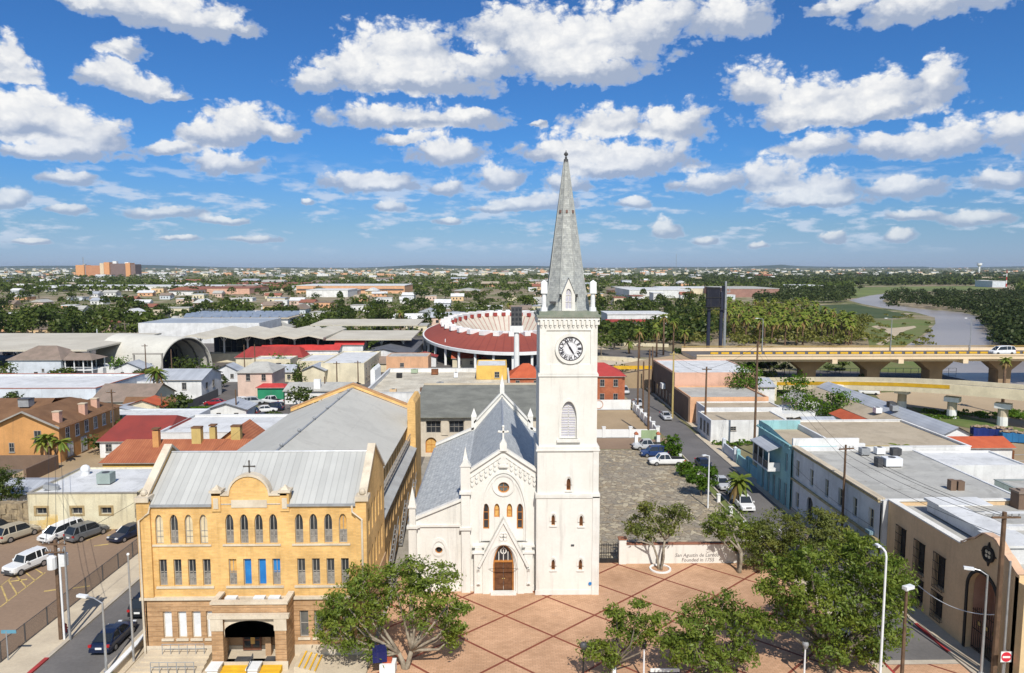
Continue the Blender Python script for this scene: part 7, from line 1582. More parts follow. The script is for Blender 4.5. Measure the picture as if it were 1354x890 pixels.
mass('wooded_plain', 'dark woodland band across the river plain on the right', 'woods', scatter(2600, (900,1440,355,378), ok, .8), leaf_wood, 9, 16, 12, 4.2, 6, .7)
mass('bank_scrub', 'bushes dotted along the grassy river bank', 'scrub', [(*G(1152+random.random()*80, 424+random.random()*34), 0) for _ in range(38)] + [(*G(1080+random.random()*125, 418+random.random()*6), 0) for _ in range(30)], leaf_scrub, 1.8, 3.5, 40, .7, 14)
mass('weeds', 'scrubby weeds on the vacant lot behind the cream building', 'weeds', [(random.uniform(-58,-43), random.uniform(98.5,110), 0) for _ in range(110)], leaf_scrub, .8, 1.6, 40, .3, 7)
mass('weeds', 'overgrown weeds in the green lot with the parked cars', 'weeds', [(*G(random.uniform(246,330), random.uniform(540,556)), 0) for _ in range(70)], leaf_ash, 1.0, 2.4, 40, .4, 8)
mass('weeds', 'green verge growth below the ramp columns', 'weeds', [(*G(random.uniform(1225,1360), 547+random.uniform(-2,8)+max(0,0)), 0) for _ in range(60)], leaf_ash, .8, 2.2, 40, .4, 9)
mass('hedge', 'low ragged hedge along the white store corner', 'hedge', [(x, random.uniform(124.8,126.6), 0) for x in np.linspace(38.6, 53, 26)], leaf_ash, .9, 1.3, 50, .3, 10)
mass('hedge', 'row of clipped bushes behind the tan-roofed store', 'hedge', [(x, 121.5+random.uniform(-.6,.6), 0) for x in np.linspace(48, 64, 22)], leaf_ash, 2.2, 2.0, 60, .4, 11)
mass('shrubs', 'small shrubs in planting strip beside the school corner', 'shrubs', [(-29.9,51.5,.1),(-30.2,50.5,.1),(-30.0,53.0,.1)], leaf_ash, 1.2, 1.2, 160, .16, 12)
# ------------------------------------------------------------------ houses of the far town
WALLS = [('white', w_white), ('cream', w_cream), ('tan', w_tan), ('blush', w_blush), ('pale blue', w_blue), ('peach', w_peach)]
ROOFS = [('white', flat_white), ('grey', flat_gray), ('rust', M('far_rust_roof',(.30,.12,.08))), ('brown', shingle_gray), ('tin', tin_roof), ('tan', flat_tan)]
HM = {}
def house_mesh(wi, ri, gable):
    k = (wi, ri, gable)
    if k not in HM:
        b = MB(WALLS[wi][1]); b.box(-.5,.5,-.5,.5,0,.62)
        b.m(dark_glass)
        for u in (-.3,-.05,.25): b.box(u-.05,u+.05,-.507,-.5,.2,.42)
        b.box(.5,.507,-.2,-.05,.2,.42); b.m(ROOFS[ri][1])
        if gable: b.prism([(-.56,.6),(.56,.6),(0,1.0)], 'x', -.55, .55)
        else: b.box(-.52,.52,-.52,.52,.62,.7)
        o = b.build('far_house'); HM[k] = o.data; bpy.data.objects.remove(o)
    return HM[k]
random.seed(33); cnt = 0; tries = 0; rest = MB(); hplaced = []
while cnt < 290 and tries < 30000:
    tries += 1; px = random.uniform(-60, 1010) if random.random() < .86 else random.uniform(1010, 1420); py = 354.6 + 90*random.random()**1.35; x, y = G(px, py)
    if px > 800 and py > 398: continue
    if px > 1010 and py > 372: continue
    if blocked(px, py, x, y, 3): continue
    mind = 15 + y*.012
    if any((x-a)**2+(y-b_)**2 < mind*mind for a, b_ in hplaced): continue
    hplaced.append((x, y)); wi = random.choice((0,0,0,1,1,2,3,4,5)); ri = random.choice((0,0,0,1,1,2,3,4,5)); g_ = random.random() < .55; big = 1 + (y > 800)*random.choice((0,.3,.6,1.6))
    d, zn = zone(px, y); o = link('far_house', house_mesh(wi, ri, g_), loc=(x, y, 0)); o.scale = (random.uniform(9,16)*big, random.uniform(8,12)*big, random.uniform(5.0,7.5)*(1+.25*(big > 1))); o.rotation_euler = (0, 0, random.choice((0,0,.12,-.1,1.57)))
    tag(o, 'small %s house with %s %s roof %s %s' % (WALLS[wi][0], 'flat' if not g_ else 'gabled', ROOFS[ri][0], d, zn), 'house', 'houses of the far town'); cnt += 1
vs_mats = [w_white, w_cream, flat_white, flat_gray, w_peach]
for k in range(900):
    px = random.uniform(-80, 1000) if random.random() < .8 else random.uniform(1000, 1430); py = 353.8 + 12*random.random()**1.2; x, y = G(px, py)
    if blocked(px, py, x, y): continue
    rest.m(random.choice(vs_mats)); w_, d_, h_ = random.uniform(12,34), random.uniform(10,22), random.uniform(5,9); rest.box(x-w_/2,x+w_/2,y,y+d_,0,h_)
tag(rest.build('distant_houses'), 'mass of tiny pale houses along the horizon', 'houses', kind='stuff')
# garden trees between the houses of the middle distance
random.seed(8)
GT = [(35,520,.5),(138,512,.45),(186,512,.4),(232,508,.35),(296,512,.35),(352,512,.4),(420,522,.4),(492,497,.5),(498,483,.6),(300,478,.4),(60,470,.5),(18,545,.5),(180,565,.35),(236,560,.3),(240,590,.3),(135,600,.4),(770,505,.5),(795,470,.8),(812,462,.9),(905,478,.6),(940,505,.5),(1015,505,.45),(1030,560,.35),(990,575,.3),(1010,590,.3),(1145,505,.35),(120,455,.8),(95,446,.9),(20,448,1.0),(200,452,.7)]
for k, (px, py, s) in enumerate(GT):
    x, y = G(px, py); o = dup(ARC[k % 6], loc=(x, y, 0), rz=k*1.3, sc=(s*1.1, s*1.1, s)); zx = 'at the far left' if px < 100 else 'left of the hangar' if px < 200 else 'near the pink house' if px < 360 else 'by the cream warehouses' if px < 520 else 'right of the clock tower' if px < 960 else 'among the right-hand roofs'
    tag(o, '%s garden tree squeezed between roofs %s' % (('small dark', 'rounded', 'scruffy')[k % 3], zx), 'tree', 'garden trees between the roofs')

BL2 = []
for o in list(COL.objects):
    if o.parent is None and o.type == 'EMPTY' and o.get('category') not in (None, 'tree', 'palm', 'wire') and abs(o.location.x) < 260 and o.location.y < 330:
        co = [Vector(v.co)+Vector(o.location) for ch in o.children if ch.type == 'MESH' for v in ch.data.vertices]
        if co: BL2.append((min(v.x for v in co)-1.2, max(v.x for v in co)+1.2, min(v.y for v in co)-1.5, max(v.y for v in co)+1.2))
k = tries = 0
while k < 60 and tries < 6000:
    tries += 1; px, py = (random.uniform(-20, 500), random.uniform(452, 600)) if k < 46 else (random.uniform(960, 1120), random.uniform(490, 575)); x, y = G(px, py)
    if any(a < x < b_ and c < y < d for a, b_, c, d in BL2) or (246 < px < 372 and 522 < py < 560) or -32 < x < -8 and y < 110 or -41 < x < -30: continue
    s = random.uniform(.28, .58); o = dup(ARC[k % 6], loc=(x, y, 0), rz=k*.7, sc=(s*1.15, s*1.15, s)); zx = 'at the far left' if px < 100 else 'left of the hangar' if px < 200 else 'near the pink house' if px < 360 else 'by the cream warehouses' if px < 520 else 'among the right-hand roofs'
    tag(o, '%s yard tree growing between roofs %s' % (('low leafy', 'rounded', 'dark')[k % 3], zx), 'tree', 'garden trees between the roofs'); k += 1
# ------------------------------------------------------------------ cars
def paint(name, c): return M('paint_'+name, c, tuple(v*.92 for v in c), 1., rough=.28, spec=.6, fine=.05)
P_ = {'white': paint('white',(.76,.76,.75)), 'silver': paint('silver',(.50,.51,.52)), 'black': paint('black',(.015,.016,.02)), 'navy': paint('navy',(.012,.02,.05)), 'blue': paint('blue',(.02,.05,.16)), 'red': paint('red',(.36,.02,.03)), 'maroon': paint('maroon',(.10,.02,.025)), 'beige': paint('beige',(.42,.37,.28)), 'gray': paint('gray',(.13,.135,.14))}
tyre_m = M('tyre_rubber', (.02,.02,.02), None, 2.); rim_m = M('wheel_rim', (.45,.45,.46), None, 2., metal=.7, rough=.35); lamp_m = M('headlamp_glass', (.72,.74,.76), None, 2., rough=.1, spec=.7); tail_m = M('tail_lamp', (.45,.02,.02), None, 2., rough=.2, spec=.6); car_glass = M('car_glass', (.02,.025,.03), None, 1., rough=.06, spec=.7, fine=0)
KINDS = {   # length, width, belt height profile (fraction, z), roof profile (fraction, z), ride
 'sedan': (4.7, 1.82, [(0,.62),(.04,.74),(.28,.90),(.5,.93),(.8,.96),(.97,.88),(1,.68)], [(.27,.90),(.42,1.40),(.62,1.45),(.74,1.36),(.88,.97)], .2),
 'suv': (4.5, 1.92, [(0,.66),(.03,.86),(.25,1.02),(.5,1.06),(.85,1.10),(.98,1.06),(1,.75)], [(.23,1.02),(.36,1.72),(.60,1.82),(.88,1.76),(.985,1.08)], .26),
 'van': (4.8, 1.95, [(0,.66),(.03,.84),(.2,1.02),(.5,1.06),(.85,1.08),(.98,1.05),(1,.72)], [(.14,.98),(.30,1.62),(.6,1.76),(.92,1.72),(.99,1.06)], .24),
 'jeep': (4.15, 1.85, [(0,.82),(.02,1.04),(.30,1.12),(.5,1.14),(.85,1.14),(.985,1.12),(1,.8)], [(.31,1.14),(.38,1.78),(.6,1.86),(.93,1.84),(.985,1.16)], .34),
 'pickup': (5.7, 2.0, [(0,.74),(.03,.98),(.25,1.08),(.55,1.10),(.60,1.10),(.985,1.10),(1,.78)], [(.22,1.08),(.31,1.74),(.48,1.82),(.545,1.76),(.60,1.12)], .32)}
def lerp_prof(p, t):
    for (a, za), (b_, zb_) in zip(p[:-1], p[1:]):
        if a <= t <= b_: return za + (zb_-za)*(t-a)/(b_-a) if b_ > a else za
    return p[-1][1]
def car(kind, colour, label, x, y, rot, cat=None, group=None, simple=False, z=0.015):
    """rot: heading of the nose, degrees, 0 = +Y."""
    L, Wd, belt, roof, lo = KINDS[kind]; t = thing('parked_car' if kind not in ('pickup',) else 'pickup_truck', label, cat or ('pickup' if kind == 'pickup' else 'car'), (x, y, z), group); t.rotation_euler = (0, 0, R(rot)); pm = P_[colour]
    def LY(f): return L*(.5-f)
    def part(mb, name, parent=t, smooth=False):
        me_o = MB.build(mb, name, None, smooth); me_o.parent = parent; return me_o
    b = MB(pm); fr = sorted(set([k*.05 for k in range(21)] + [.02,.98,.01,.99])); ring = []
    for f in fr:
        zt = lerp_prof(belt, f); tap = 1 - .16*max(0, 1-f/.1)**2 - .12*max(0, 1-(1-f)/.1)**2; w = Wd/2*tap; zl = lo + .12*max(0, 1-f/.06) + .14*max(0, 1-(1-f)/.06)
        ring.append([(-w*.90,zl),(-w,zl+.18),(-w,(zl+zt)/2+.05),(-w*.97,zt-.06),(-w*.88,zt),(w*.88,zt),(w*.97,zt-.06),(w,(zl+zt)/2+.05),(w,zl+.18),(w*.90,zl)])
    vs = [(u, LY(f), zz) for f, rg in zip(fr, ring) for u, zz in rg]; m_ = 10; fs = [(i*m_+j, i*m_+(j+1) % m_, (i+1)*m_+(j+1) % m_, (i+1)*m_+j) for i in range(len(fr)-1) for j in range(m_)] + [tuple(range(m_)), tuple(range(len(vs)-1, len(vs)-1-m_, -1))]
    b.add(vs, fs)
    k = [f for f, _ in roof]; zr = [z_ for _, z_ in roof]; wb, wt = Wd/2*.87, Wd/2*.68; top = [(LY(f), z_) for f, z_ in roof]
    for i in range(1, len(roof)-2): b.add([(-wt,top[i][0],top[i][1]),(wt,top[i][0],top[i][1]),(wt,top[i+1][0],top[i+1][1]),(-wt,top[i+1][0],top[i+1][1]),(-wt*.9,top[i][0],top[i][1]+.05),(wt*.9,top[i][0],top[i][1]+.05),(wt*.9,top[i+1][0],top[i+1][1]+.05),(-wt*.9,top[i+1][0],top[i+1][1]+.05)], [(4,5,6,7),(0,4,7,3),(1,2,6,5),(0,1,5,4),(3,7,6,2)])
    for s in (-1, 1):                                        # pillars
        pl = [(0, 1), (len(roof)-1, len(roof)-2)]
        for i0, i1 in pl: b.tube([(s*wb, top[i0][0], top[i0][1]), (s*wt, top[i1][0], top[i1][1]+.02)], .055, 4)
        fm_ = (k[1]+k[-2])/2; b.tube([(s*(wb+.01), LY(fm_), lerp_prof(belt, fm_)), (s*(wt+.01), LY(fm_), lerp_prof(roof, fm_)+.02)], .05, 4)
        if kind in ('suv', 'van', 'jeep'): b.tube([(s*(wb+.01), LY(.8), lerp_prof(belt,.8)), (s*(wt+.01), LY(.8), lerp_prof(roof,.8)+.02)], .07, 4)
    if kind == 'pickup':
        b.m(iron); b.add([(-wb*.95,LY(.62),1.105),(wb*.95,LY(.62),1.105),(wb*.95,LY(.98),1.105),(-wb*.95,LY(.98),1.105)], [(0,1,2,3)])
    part(b, 'body', smooth=False)
    g = MB(car_glass); n = len(roof)
    for s in (-1, 1): g.poly([(s*wb, LY(k[0]), zr[0])] + [(s*wt*1.005, LY(k[i]), zr[i]) for i in range(1, n-1)] + [(s*wb, LY(k[-1]), zr[-1])])
    g.poly([(-wb,LY(k[0]),zr[0]),(wb,LY(k[0]),zr[0]),(wt,LY(k[1]),zr[1]),(-wt,LY(k[1]),zr[1])]); g.poly([(-wb,LY(k[-1]),zr[-1]),(wb,LY(k[-1]),zr[-1]),(wt,LY(k[-2]),zr[-2]),(-wt,LY(k[-2]),zr[-2])]); part(g, 'window')
    rw = .36 if kind in ('suv', 'jeep', 'pickup') else .32
    for s in (-1, 1):
        for f in (.19, .80):
            w = MB(tyre_m); w.tube([(s*(Wd/2-.2),LY(f),rw),(s*(Wd/2+.02),LY(f),rw)], rw, 14); wo = part(w, 'wheel')
            if not simple: w = MB(rim_m); w.tube([(s*(Wd/2+.0),LY(f),rw),(s*(Wd/2+.035),LY(f),rw)], rw*.62, 10); part(w, 'rim', wo)
        h = MB(lamp_m); h.box(*sorted((s*Wd*.26, s*Wd*.43)), LY(.03), LY(0)+.03, .62, .76) if kind != 'jeep' else h.tube([(s*.5,LY(.02),.85),(s*.5,LY(0)+.04,.85)], .11, 10); part(h, 'headlight')
        h = MB(tail_m); h.box(*sorted((s*Wd*.34, s*Wd*.47)), LY(1)-.02, LY(.97), .78, .98); part(h, 'tail_light')
        if not simple: h = MB(pm); h.box(*sorted((s*Wd*.49, s*(Wd*.49+.2))), LY(k[0]+.05)-.08, LY(k[0]+.05)+.08, zr[0]+.02, zr[0]+.17); part(h, 'mirror')
    if not simple:
        for f, s in ((0, 1), (1, -1)):
            h = MB(dark_metal if kind in ('jeep', 'pickup') else pm); h.box(-Wd*.44, Wd*.44, *sorted((LY(f)-s*.1, LY(f)+s*.06)), .36, .58); part(h, 'bumper')
        h = MB(dark_metal); h.box(-.38, .38, LY(0)-.02, LY(0)+.035, .62, .78); part(h, 'grille'); h = MB(white_paint); h.box(-.26, .26, LY(1)-.05, LY(1)-.01, .62, .78); part(h, 'number_plate')
        if kind == 'jeep': h = MB(tyre_m); h.tube([(0,LY(1)-.05,1.0),(0,LY(1)-.3,1.0)], .38, 14); part(h, 'spare_wheel'); h = MB(dark_metal); h.box(-.95,-.90,-1.6,1.6,.45,.5); h.box(.90,.95,-1.6,1.6,.45,.5); part(h, 'side_step')
    return t
def cpx(kind, colour, label, px, py, rot, **kw): x, y = G(px, py, .3); return car(kind, colour, label, x, y, rot, **kw)
g1 = 'cars in the parking lot beside the school'
cpx('jeep','white','white boxy off-roader parked alone over the lot markings',35,750,160,group=g1)
cpx('suv','beige','beige SUV in the row below the cream building, leftmost',23,708,-25,group=g1)
cpx('van','white','white people carrier second in the row below the cream building',82,707,157,group=g1)
cpx('suv','gray','dark grey SUV with red tail lights beside the white people carrier',115,707,-26,group=g1)
cpx('sedan','navy','dark blue sedan at the right end of the row by the school',171,707,158,group=g1)
cpx('suv','black','black car cut by the left edge behind the beige SUV',-6,703,-35,group=g1)
x_, y_ = G(150,846,.3); car('sedan','navy','dark blue sedan parked in the left street nearest the camera',-33.0,59.2,0,group='cars in the left street')
car('suv','black','black SUV parked ahead of the dark blue sedan in the left street',-32.9,65.2,0,group='cars in the left street'); car('sedan','black','black coupe between the parked sedan and SUV half hidden by the pole',-31.6,62.0,0,group='cars in the left street') if False else None
g2 = 'vehicles parked on the cobbled lot'
cpx('pickup','white','white crew-cab pickup parked nose left on the cobbles',881,612,90,group=g2)
cpx('suv','blue','blue SUV parked behind the white crew-cab pickup',865,601,90,group=g2)
cpx('pickup','silver','pale pickup partly hidden behind the blue SUV',858,592,90,group=g2)
g3 = 'cars on the right street'
car('sedan','navy','dark car parked at the kerb right of the cobbled lot pickup',32.5,111.5,180,group=g3)
car('sedan','silver','dark-roofed silver sedan parked by the small round street tree',32.3,101.5,180,group=g3)
car('suv','white','white patrol car with dark stripe parked beside the stocky palm',32.4,92.5,180,group=g3)
car('sedan','silver','silver sedan driving down the middle of the right street',35.0,148.5,180,group=g3)
car('sedan','silver','pale blue-white car parked by the sand lot wall',32.0,163,180,group=g3,simple=True); car('suv','silver','silver car at the far end of the street by the brick hall',31.6,179,180,group=g3,simple=True)
g4 = 'cars of the green lot'
for k, (px, py, kd, c, lab) in enumerate(((284,534,'sedan','red','red car on the bare patch of the green lot'),(318,533,'suv','white','white SUV in front of the blush pink house'),(335,533,'suv','silver','silver SUV right of the white SUV by the pink house'),(328,548,'suv','maroon','dark maroon SUV in the weedy lot'),(360,532,'pickup','white','white pickup beside the green shack'),(352,543,'sedan','white','white sedan nearest the brick parapet'),(362,541,'suv','navy','navy SUV beyond the white sedan by the parapet'),(345,553,'sedan','black','black car behind the white flat roof'),(332,556,'sedan','red','bright red car half hidden behind the white flat roof'),(272,507,'suv','navy','dark blue car beside the white tall house'),(266,516,'sedan','maroon','dark purple car under the wall of the white tall house'))): cpx(kd, c, lab, px, py, (90, 60, -70)[k % 3], group=g4, simple=True)
g5 = 'cars under and beside the bus canopies'
for k, (px, py, kd, c, lab) in enumerate(((12,468,'suv','black','black SUV under the left end of the flat canopy'),(28,468,'sedan','navy','navy car second under the flat canopy'),(48,467,'suv','black','long black car under the middle of the flat canopy'),(66,466,'sedan','navy','dark car under the right end of the flat canopy'),(80,467,'suv','white','white car at the end of the flat canopy'),(103,461,'sedan','silver','silver car left of the blue van'),(118,461,'van','blue','blue van parked left of the hangar'),(132,460,'suv','gray','grey SUV right of the blue van'),(146,460,'sedan','silver','silver car nearest the hangar'),(395,477,'sedan','blue','bright blue car below the raised red awning'))): cpx(kd, c, lab, px, py, (0, 90, 20)[k % 3], group=g5, simple=True)
cpx('van','white','white van parked beside the pavement below the bridge ramp',1149,520,70,simple=True)
x_ = at(1312,458,196)[0]; car('van','white','white box truck crossing the bridge at the right',x_,192,90,simple=True,z=7.94).scale = (1.3,1.3,1.4)
car('suv','blue','dark blue car on the salmon building roof terrace',*G(870,481,8.0)[:2],80,simple=True) if False else None
# ------------------------------------------------------------------ poles, lamps, signs and wires
def wood_pole(label, x, y, h, arms=((.6,1.2),), r=.16, mat=None, group=None, trans=0, name='utility_pole', conduit=0., az_=0.):
    t = thing(name, label, 'utility pole', (x, y, 0), group); b = MB(mat or pole_wood); b.cyl((x,y,0),(x,y,h),r*1.15,r*.8,8); b.build('pole', t)
    for dz_, w in arms: b = MB(mat or pole_wood); b.rbox((x,y-.2,h-dz_),w,.06,.07,az_); b.m(steel); [b.cyl((x+w*u*math.cos(az_),y-.2+w*u*math.sin(az_),h-dz_+.07),(x+w*u*math.cos(az_),y-.2+w*u*math.sin(az_),h-dz_+.27),.05,.05,6) for u in (-.9,-.4,.4,.9)]; b.build('cross_arm', t)
    for k in range(trans):
        b = MB(M('transformer_gray',(.74,.75,.75),(.66,.67,.67),2.,rough=.5)); a = k*2.1+.4; cx_, cy_ = x+.52*math.cos(a), y+.52*math.sin(a); b.cyl((cx_,cy_,h-2.3),(cx_,cy_,h-1.3),.37,.37,10); b.cyl((cx_,cy_,h-1.3),(cx_,cy_,h-1.15),.37,.14,10); b.build('transformer', t)
    if conduit: b = MB(white_metal); b.cyl((x+.32,y-.1,0),(x+.32,y-.1,conduit),.09,.09,6); b.build('conduit', t)
    return t
xp, yp = -37.7, 59.6
wood_pole('wooden utility pole with three pale transformers on the left pavement', xp, yp, 8.9, ((.3,1.0),(1.0,.8)), .17, trans=3, conduit=8.2)
q = MB(steel); q.cyl((xp+.75,yp,0),(xp+.75,yp,8.3),.11,.09,8); tag(q.build('steel_post', org=(xp+.75,yp,0)), 'slim grey steel post standing beside the transformer pole', 'post')
def cobra(label, x, y, h, ax_, ay_, arm=2.2, name='street_lamp', mat=None, head=.45, group=None, rise=.35):
    t = thing(name, label, 'street lamp', (x, y, 0), group); b = MB(mat or steel); b.cyl((x,y,0),(x,y,.3),.2,.2,8); b.tube([(x,y,.2),(x,y,h)],[.11,.075],8); b.tube([(x,y,h-.05),(x+ax_*arm*.5,y+ay_*arm*.5,h+rise*.8),(x+ax_*arm,y+ay_*arm,h+rise)],.05,6); b.build('pole', t)
    b = MB(white_metal); p = Vector((x+ax_*(arm+head*.8),y+ay_*(arm+head*.8),h+rise-.02)); b.rbox(p,head,.16,.09,math.atan2(ay_,ax_)); b.sphere((p.x+ax_*.1,p.y+ay_*.1,p.z-.08),.16,8,5,.6); b.build('lamp_head', t); return t
x_, y_ = G(141,892); cobra('grey street lamp with arm reaching left over the left street', x_, y_, at(134,797,y_)[1], -.92, .25, 1.6)
x_, y_ = G(177,876); t = thing('flag_pole', 'bare slim pale pole at the school corner', 'pole', (x_, y_, 0)); b = MB(steel); b.cyl((x_,y_,0),(x_,y_,at(170,733,y_)[1]),.1,.07,8); b.build('shaft', t); b = MB(white_metal); b.sphere((x_,y_,at(170,733,y_)[1]),.12,8,5); b.build('ball', t)
x_, y_ = -36.4, 63.5; q = MB(steel); q.cyl((x_+.0,y_,0),(x_,y_,4.4),.06,.05,6); 
x_, y_ = G(87,838); t = thing('fire_hydrant', 'red fire hydrant beside the transformer pole', 'hydrant', (x_, y_, .13)); b = MB(red_paint); b.cyl((x_,y_,.13),(x_,y_,.78),.13,.12,10); b.sphere((x_,y_,.80),.14,10,5); b.cyl((x_,y_,.90),(x_,y_,.98),.04,.03,6); b.build('barrel', t); b = MB(red_paint); b.cyl((x_-.24,y_,.58),(x_+.24,y_,.58),.06,.06,8); b.cyl((x_,y_-.22,.52),(x_,y_,.52),.07,.07,8); b.build('nozzle', t)
# chain-link fence of the parking lot
fx_ = -40.35; t = thing('lot_fence', 'dark chain-link fence along the left pavement', 'fence', (fx_, 65, 0)); ys_ = [44+3*k for k in range(15)]
for y in ys_: b = MB(dark_metal); b.cyl((fx_,y,0),(fx_,y,1.85),.055,n=6); b.build('post', t)
b = MB(dark_metal)
for z in (.12,1.8): b.tube([(fx_,44,z),(fx_,86,z)],.035,5)
b.build('rail', t)
mesh_m = bpy.data.materials.new('chain_link'); mesh_m.use_nodes = True; N = NT(mesh_m.node_tree); bb_ = N.n['Principled BSDF']; N.put(bb_.inputs['Base Color'], (.05,.05,.05)); geo = N.node('ShaderNodeNewGeometry'); px_ = N.sep(geo.outputs['Position'])
l1 = lines(N, N.math('ADD', px_[1], px_[2]), .09, .018); l2 = lines(N, N.math('SUBTRACT', px_[1], px_[2]), .09, .018); N.put(bb_.inputs['Alpha'], N.math('MAXIMUM', l1, l2))
b = MB(mesh_m); b.add([(fx_,44,.12),(fx_,86,.12),(fx_,86,1.8),(fx_,44,1.8)], [(0,1,2,3)]); b.build('mesh', t)
x_, y_ = G(11,875); t = thing('street_sign', 'small blue-green street sign on the lot fence', 'sign', (x_, y_, 0)); b = MB(gray_metal); b.cyl((x_,y_,0),(x_,y_,2.6),.05,n=6); b.build('post', t); b = MB(cm('sign_teal',(.12,.30,.40))); b.rbox((x_+.2,y_,2.55),.6,.02,.14); b.build('plate', t)
b = MB(concrete); b.box(-30.35,-30.1,48,61,0,.75); b.m(white_paint); b.box(-30.42,-30.02,48,61,.75,.86); tag(b.build('garden_wall', org=(-30.2,55,0)), 'low wall with pale coping between the left street and the school', 'wall')
q = MB(cm('teal_bin',(.02,.25,.17))); q.rbox((-29.9,49.2,.55),.4,.4,.5); q.rbox((-29.9,49.2,1.1),.46,.46,.07); tag(q.build('wheeled_bin', org=(-29.9,49.2,0)), 'green lidded bin at the lower left school corner', 'bin')
# plaza lamps: black globe lamp, white posts
def plaza_lamp(label, px, pyt, pyb, mat, headm, ball=.26):
    x, y = G(px, pyb); h = at(px, pyt, y)[1]; t = thing('plaza_lamp', label, 'street lamp', (x, y, 0), 'plaza lamps'); b = MB(mat); b.cyl((x,y,0),(x,y,.5),.16,.12,8); b.cyl((x,y,.5),(x,y,h-.4),.075,.06,8); b.build('post', t); b = MB(headm); b.cyl((x,y,h-.45),(x,y,h-.3),.14,.2,8); b.sphere((x,y,h-.1),ball,10,6); b.build('globe', t); b = MB(iron); b.cyl((x,y,h+.12),(x,y,h+.22),.16,.04,8); b.build('cap', t)
plaza_lamp('black plaza lamp with dark globe left of the small oak', 771,852,902, iron, dark_metal, .3)
plaza_lamp('white plaza lamp post with black head between the front oaks', 851,850,900, white_metal, iron, .18)
plaza_lamp('pale plaza lamp with grey globe under the biggest oak', 1063,850,900, white_metal, gray_metal, .26)
x_, y_ = G(879,893); t = thing('display_board', 'white board standing at the bottom of the plaza', 'board', (x_, y_, 0)); b = MB(white_paint); z_ = at(879,884,y_)[1]; b.box(x_-1.15,x_+1.15,y_-.05,y_+.05,.3,z_); b.build('panel', t); b = MB(iron)
for s in (-1, 1): b.box(x_+s*1.1-.04,x_+s*1.1+.04,y_+.06,y_+.12,0,z_)
b.build('leg', t)
x_, y_ = G(505,893); t = thing('vendor_cart', 'white vendor cart with navy cover under the wide oak', 'cart', (x_, y_, 0)); b = MB(white_paint); b.box(x_-.1,x_+1.1,y_-.5,y_+.5,.3,1.15); b.build('box', t); b = MB(cm('navy_canvas',(.015,.018,.10))); b.rbox((x_-.15,y_,1.75),.55,.5,.42,.2); b.rbox((x_-.1,y_,2.25),.4,.35,.1,.3); b.build('cover', t); b = MB(orange_red); b.box(x_+.1,x_+.8,y_-.3,y_+.3,1.16,1.36); b.build('tray', t)
for dx_ in (.1,.9): b = MB(tyre_m); b.tube([(x_+dx_,y_-.55,.22),(x_+dx_,y_-.45,.22)],.22,12); b.build('wheel', t)
q = MB(white_paint)
for (px, py) in ((873,753),):
    x_, y_ = G(px, py); q.ring(circle(x_,y_,1.15,20), circle(x_,y_,.95,20), lambda u, w, d: (u, w, .16-d), 0, .14)
tag(q.build('tree_kerb', org=(x_,y_,0)), 'white ring kerb around the foot of the leaning mesquite', 'kerb ring')
# right street: lamps, poles, signs
y_ = 49.2; x_ = at(1166,850,y_)[0]; h_ = at(1172,727,y_)[1]; t = thing('street_lamp', 'tall white lamp post with curved top beside the big oak', 'street lamp', (x_, y_, 0)); b = MB(white_metal); b.cyl((x_,y_,0),(x_,y_,.4),.2,.16,8); b.tube([(x_,y_,.3),(x_,y_,h_-.5),(x_-.03,y_+.08,h_-.2),(x_-.1,y_+.3,h_-.03),(x_-.16,y_+.6,h_)],[.10,.075,.075,.075,.07],8); b.build('pole', t); b = MB(white_metal); b.rbox((x_-.2,y_+.8,h_),.12,.26,.07); b.build('lamp_head', t)
y_ = 50.5; x_ = at(1196,830,y_)[0]; wood_pole('brown wooden lamp pole with cowl lamp in the right street', x_, y_, at(1203,775,y_)[1], (), .13, name='lamp_pole'); h_ = at(1203,775,y_)[1]; q = MB(white_metal); q.rbox((x_+.0,y_-.2,h_),.42,.2,.12,.4); q.sphere((x_-.2,y_-.3,h_-.05),.22,10,6); tag(q.build('lamp_cowl', org=(x_,y_,h_)), 'pale cowl lamp mounted on the brown lamp pole', 'lamp')
xs_, ys2 = 38.1, 52.3
wood_pole('thick dark utility pole in front of the arched gateway', xs_+.2, ys2, at(1333,677,ys2)[1], ((.35,1.1),), .2, conduit=0)
q = MB(steel); x2_ = xs_+.62; q.cyl((x2_,ys2-.4,0),(x2_,ys2-.4,at(1340,742,ys2-.4)[1]),.09,.08,8); tag(q.build('steel_post', org=(x2_,ys2-.4,0)), 'slim pale steel post right of the thick dark pole', 'post')
cobra('short cobra-head lamp on a pale post before the gateway', 37.75, 52.9, at(1327,760,52.9)[1], -.85, .35, 1.1, head=.35)
t = thing('no_entry_sign', 'square white sign with red no-entry disc below the thick pole', 'sign', (38.35, 51.6, 0)); xx, zz = at(1331,869,51.5); b = MB(steel); b.cyl((xx,51.62,0),(xx,51.62,zz+.5),.04,n=6); b.build('post', t); b = MB(white_paint); b.box(xx-.42,xx+.42,51.53,51.56,zz-.42,zz+.42); p = b.build('plate', t); b = MB(cm('sign_red',(.60,.03,.05),streak=0)); b.prism3(circle(xx,zz,.39,24), S(51.53), -.012, -.001); b.build('disc', p); b = MB(white_paint); b.prism3(rect(xx-.29,xx+.29,zz-.075,zz+.075), S(51.515), -.012, -.001); b.build('bar', p)
q = MB(red_bright); xx, zz = at(1318,863,53.2); q.tube([(xx,53.2,zz),(xx,53.05,zz)],.16,12); q.m(steel); q.cyl((xx,53.2,0),(xx,53.2,zz),.035,n=6); tag(q.build('small_sign', org=(xx,53.2,0)), 'small round reddish sign on a thin post before the gateway', 'sign')
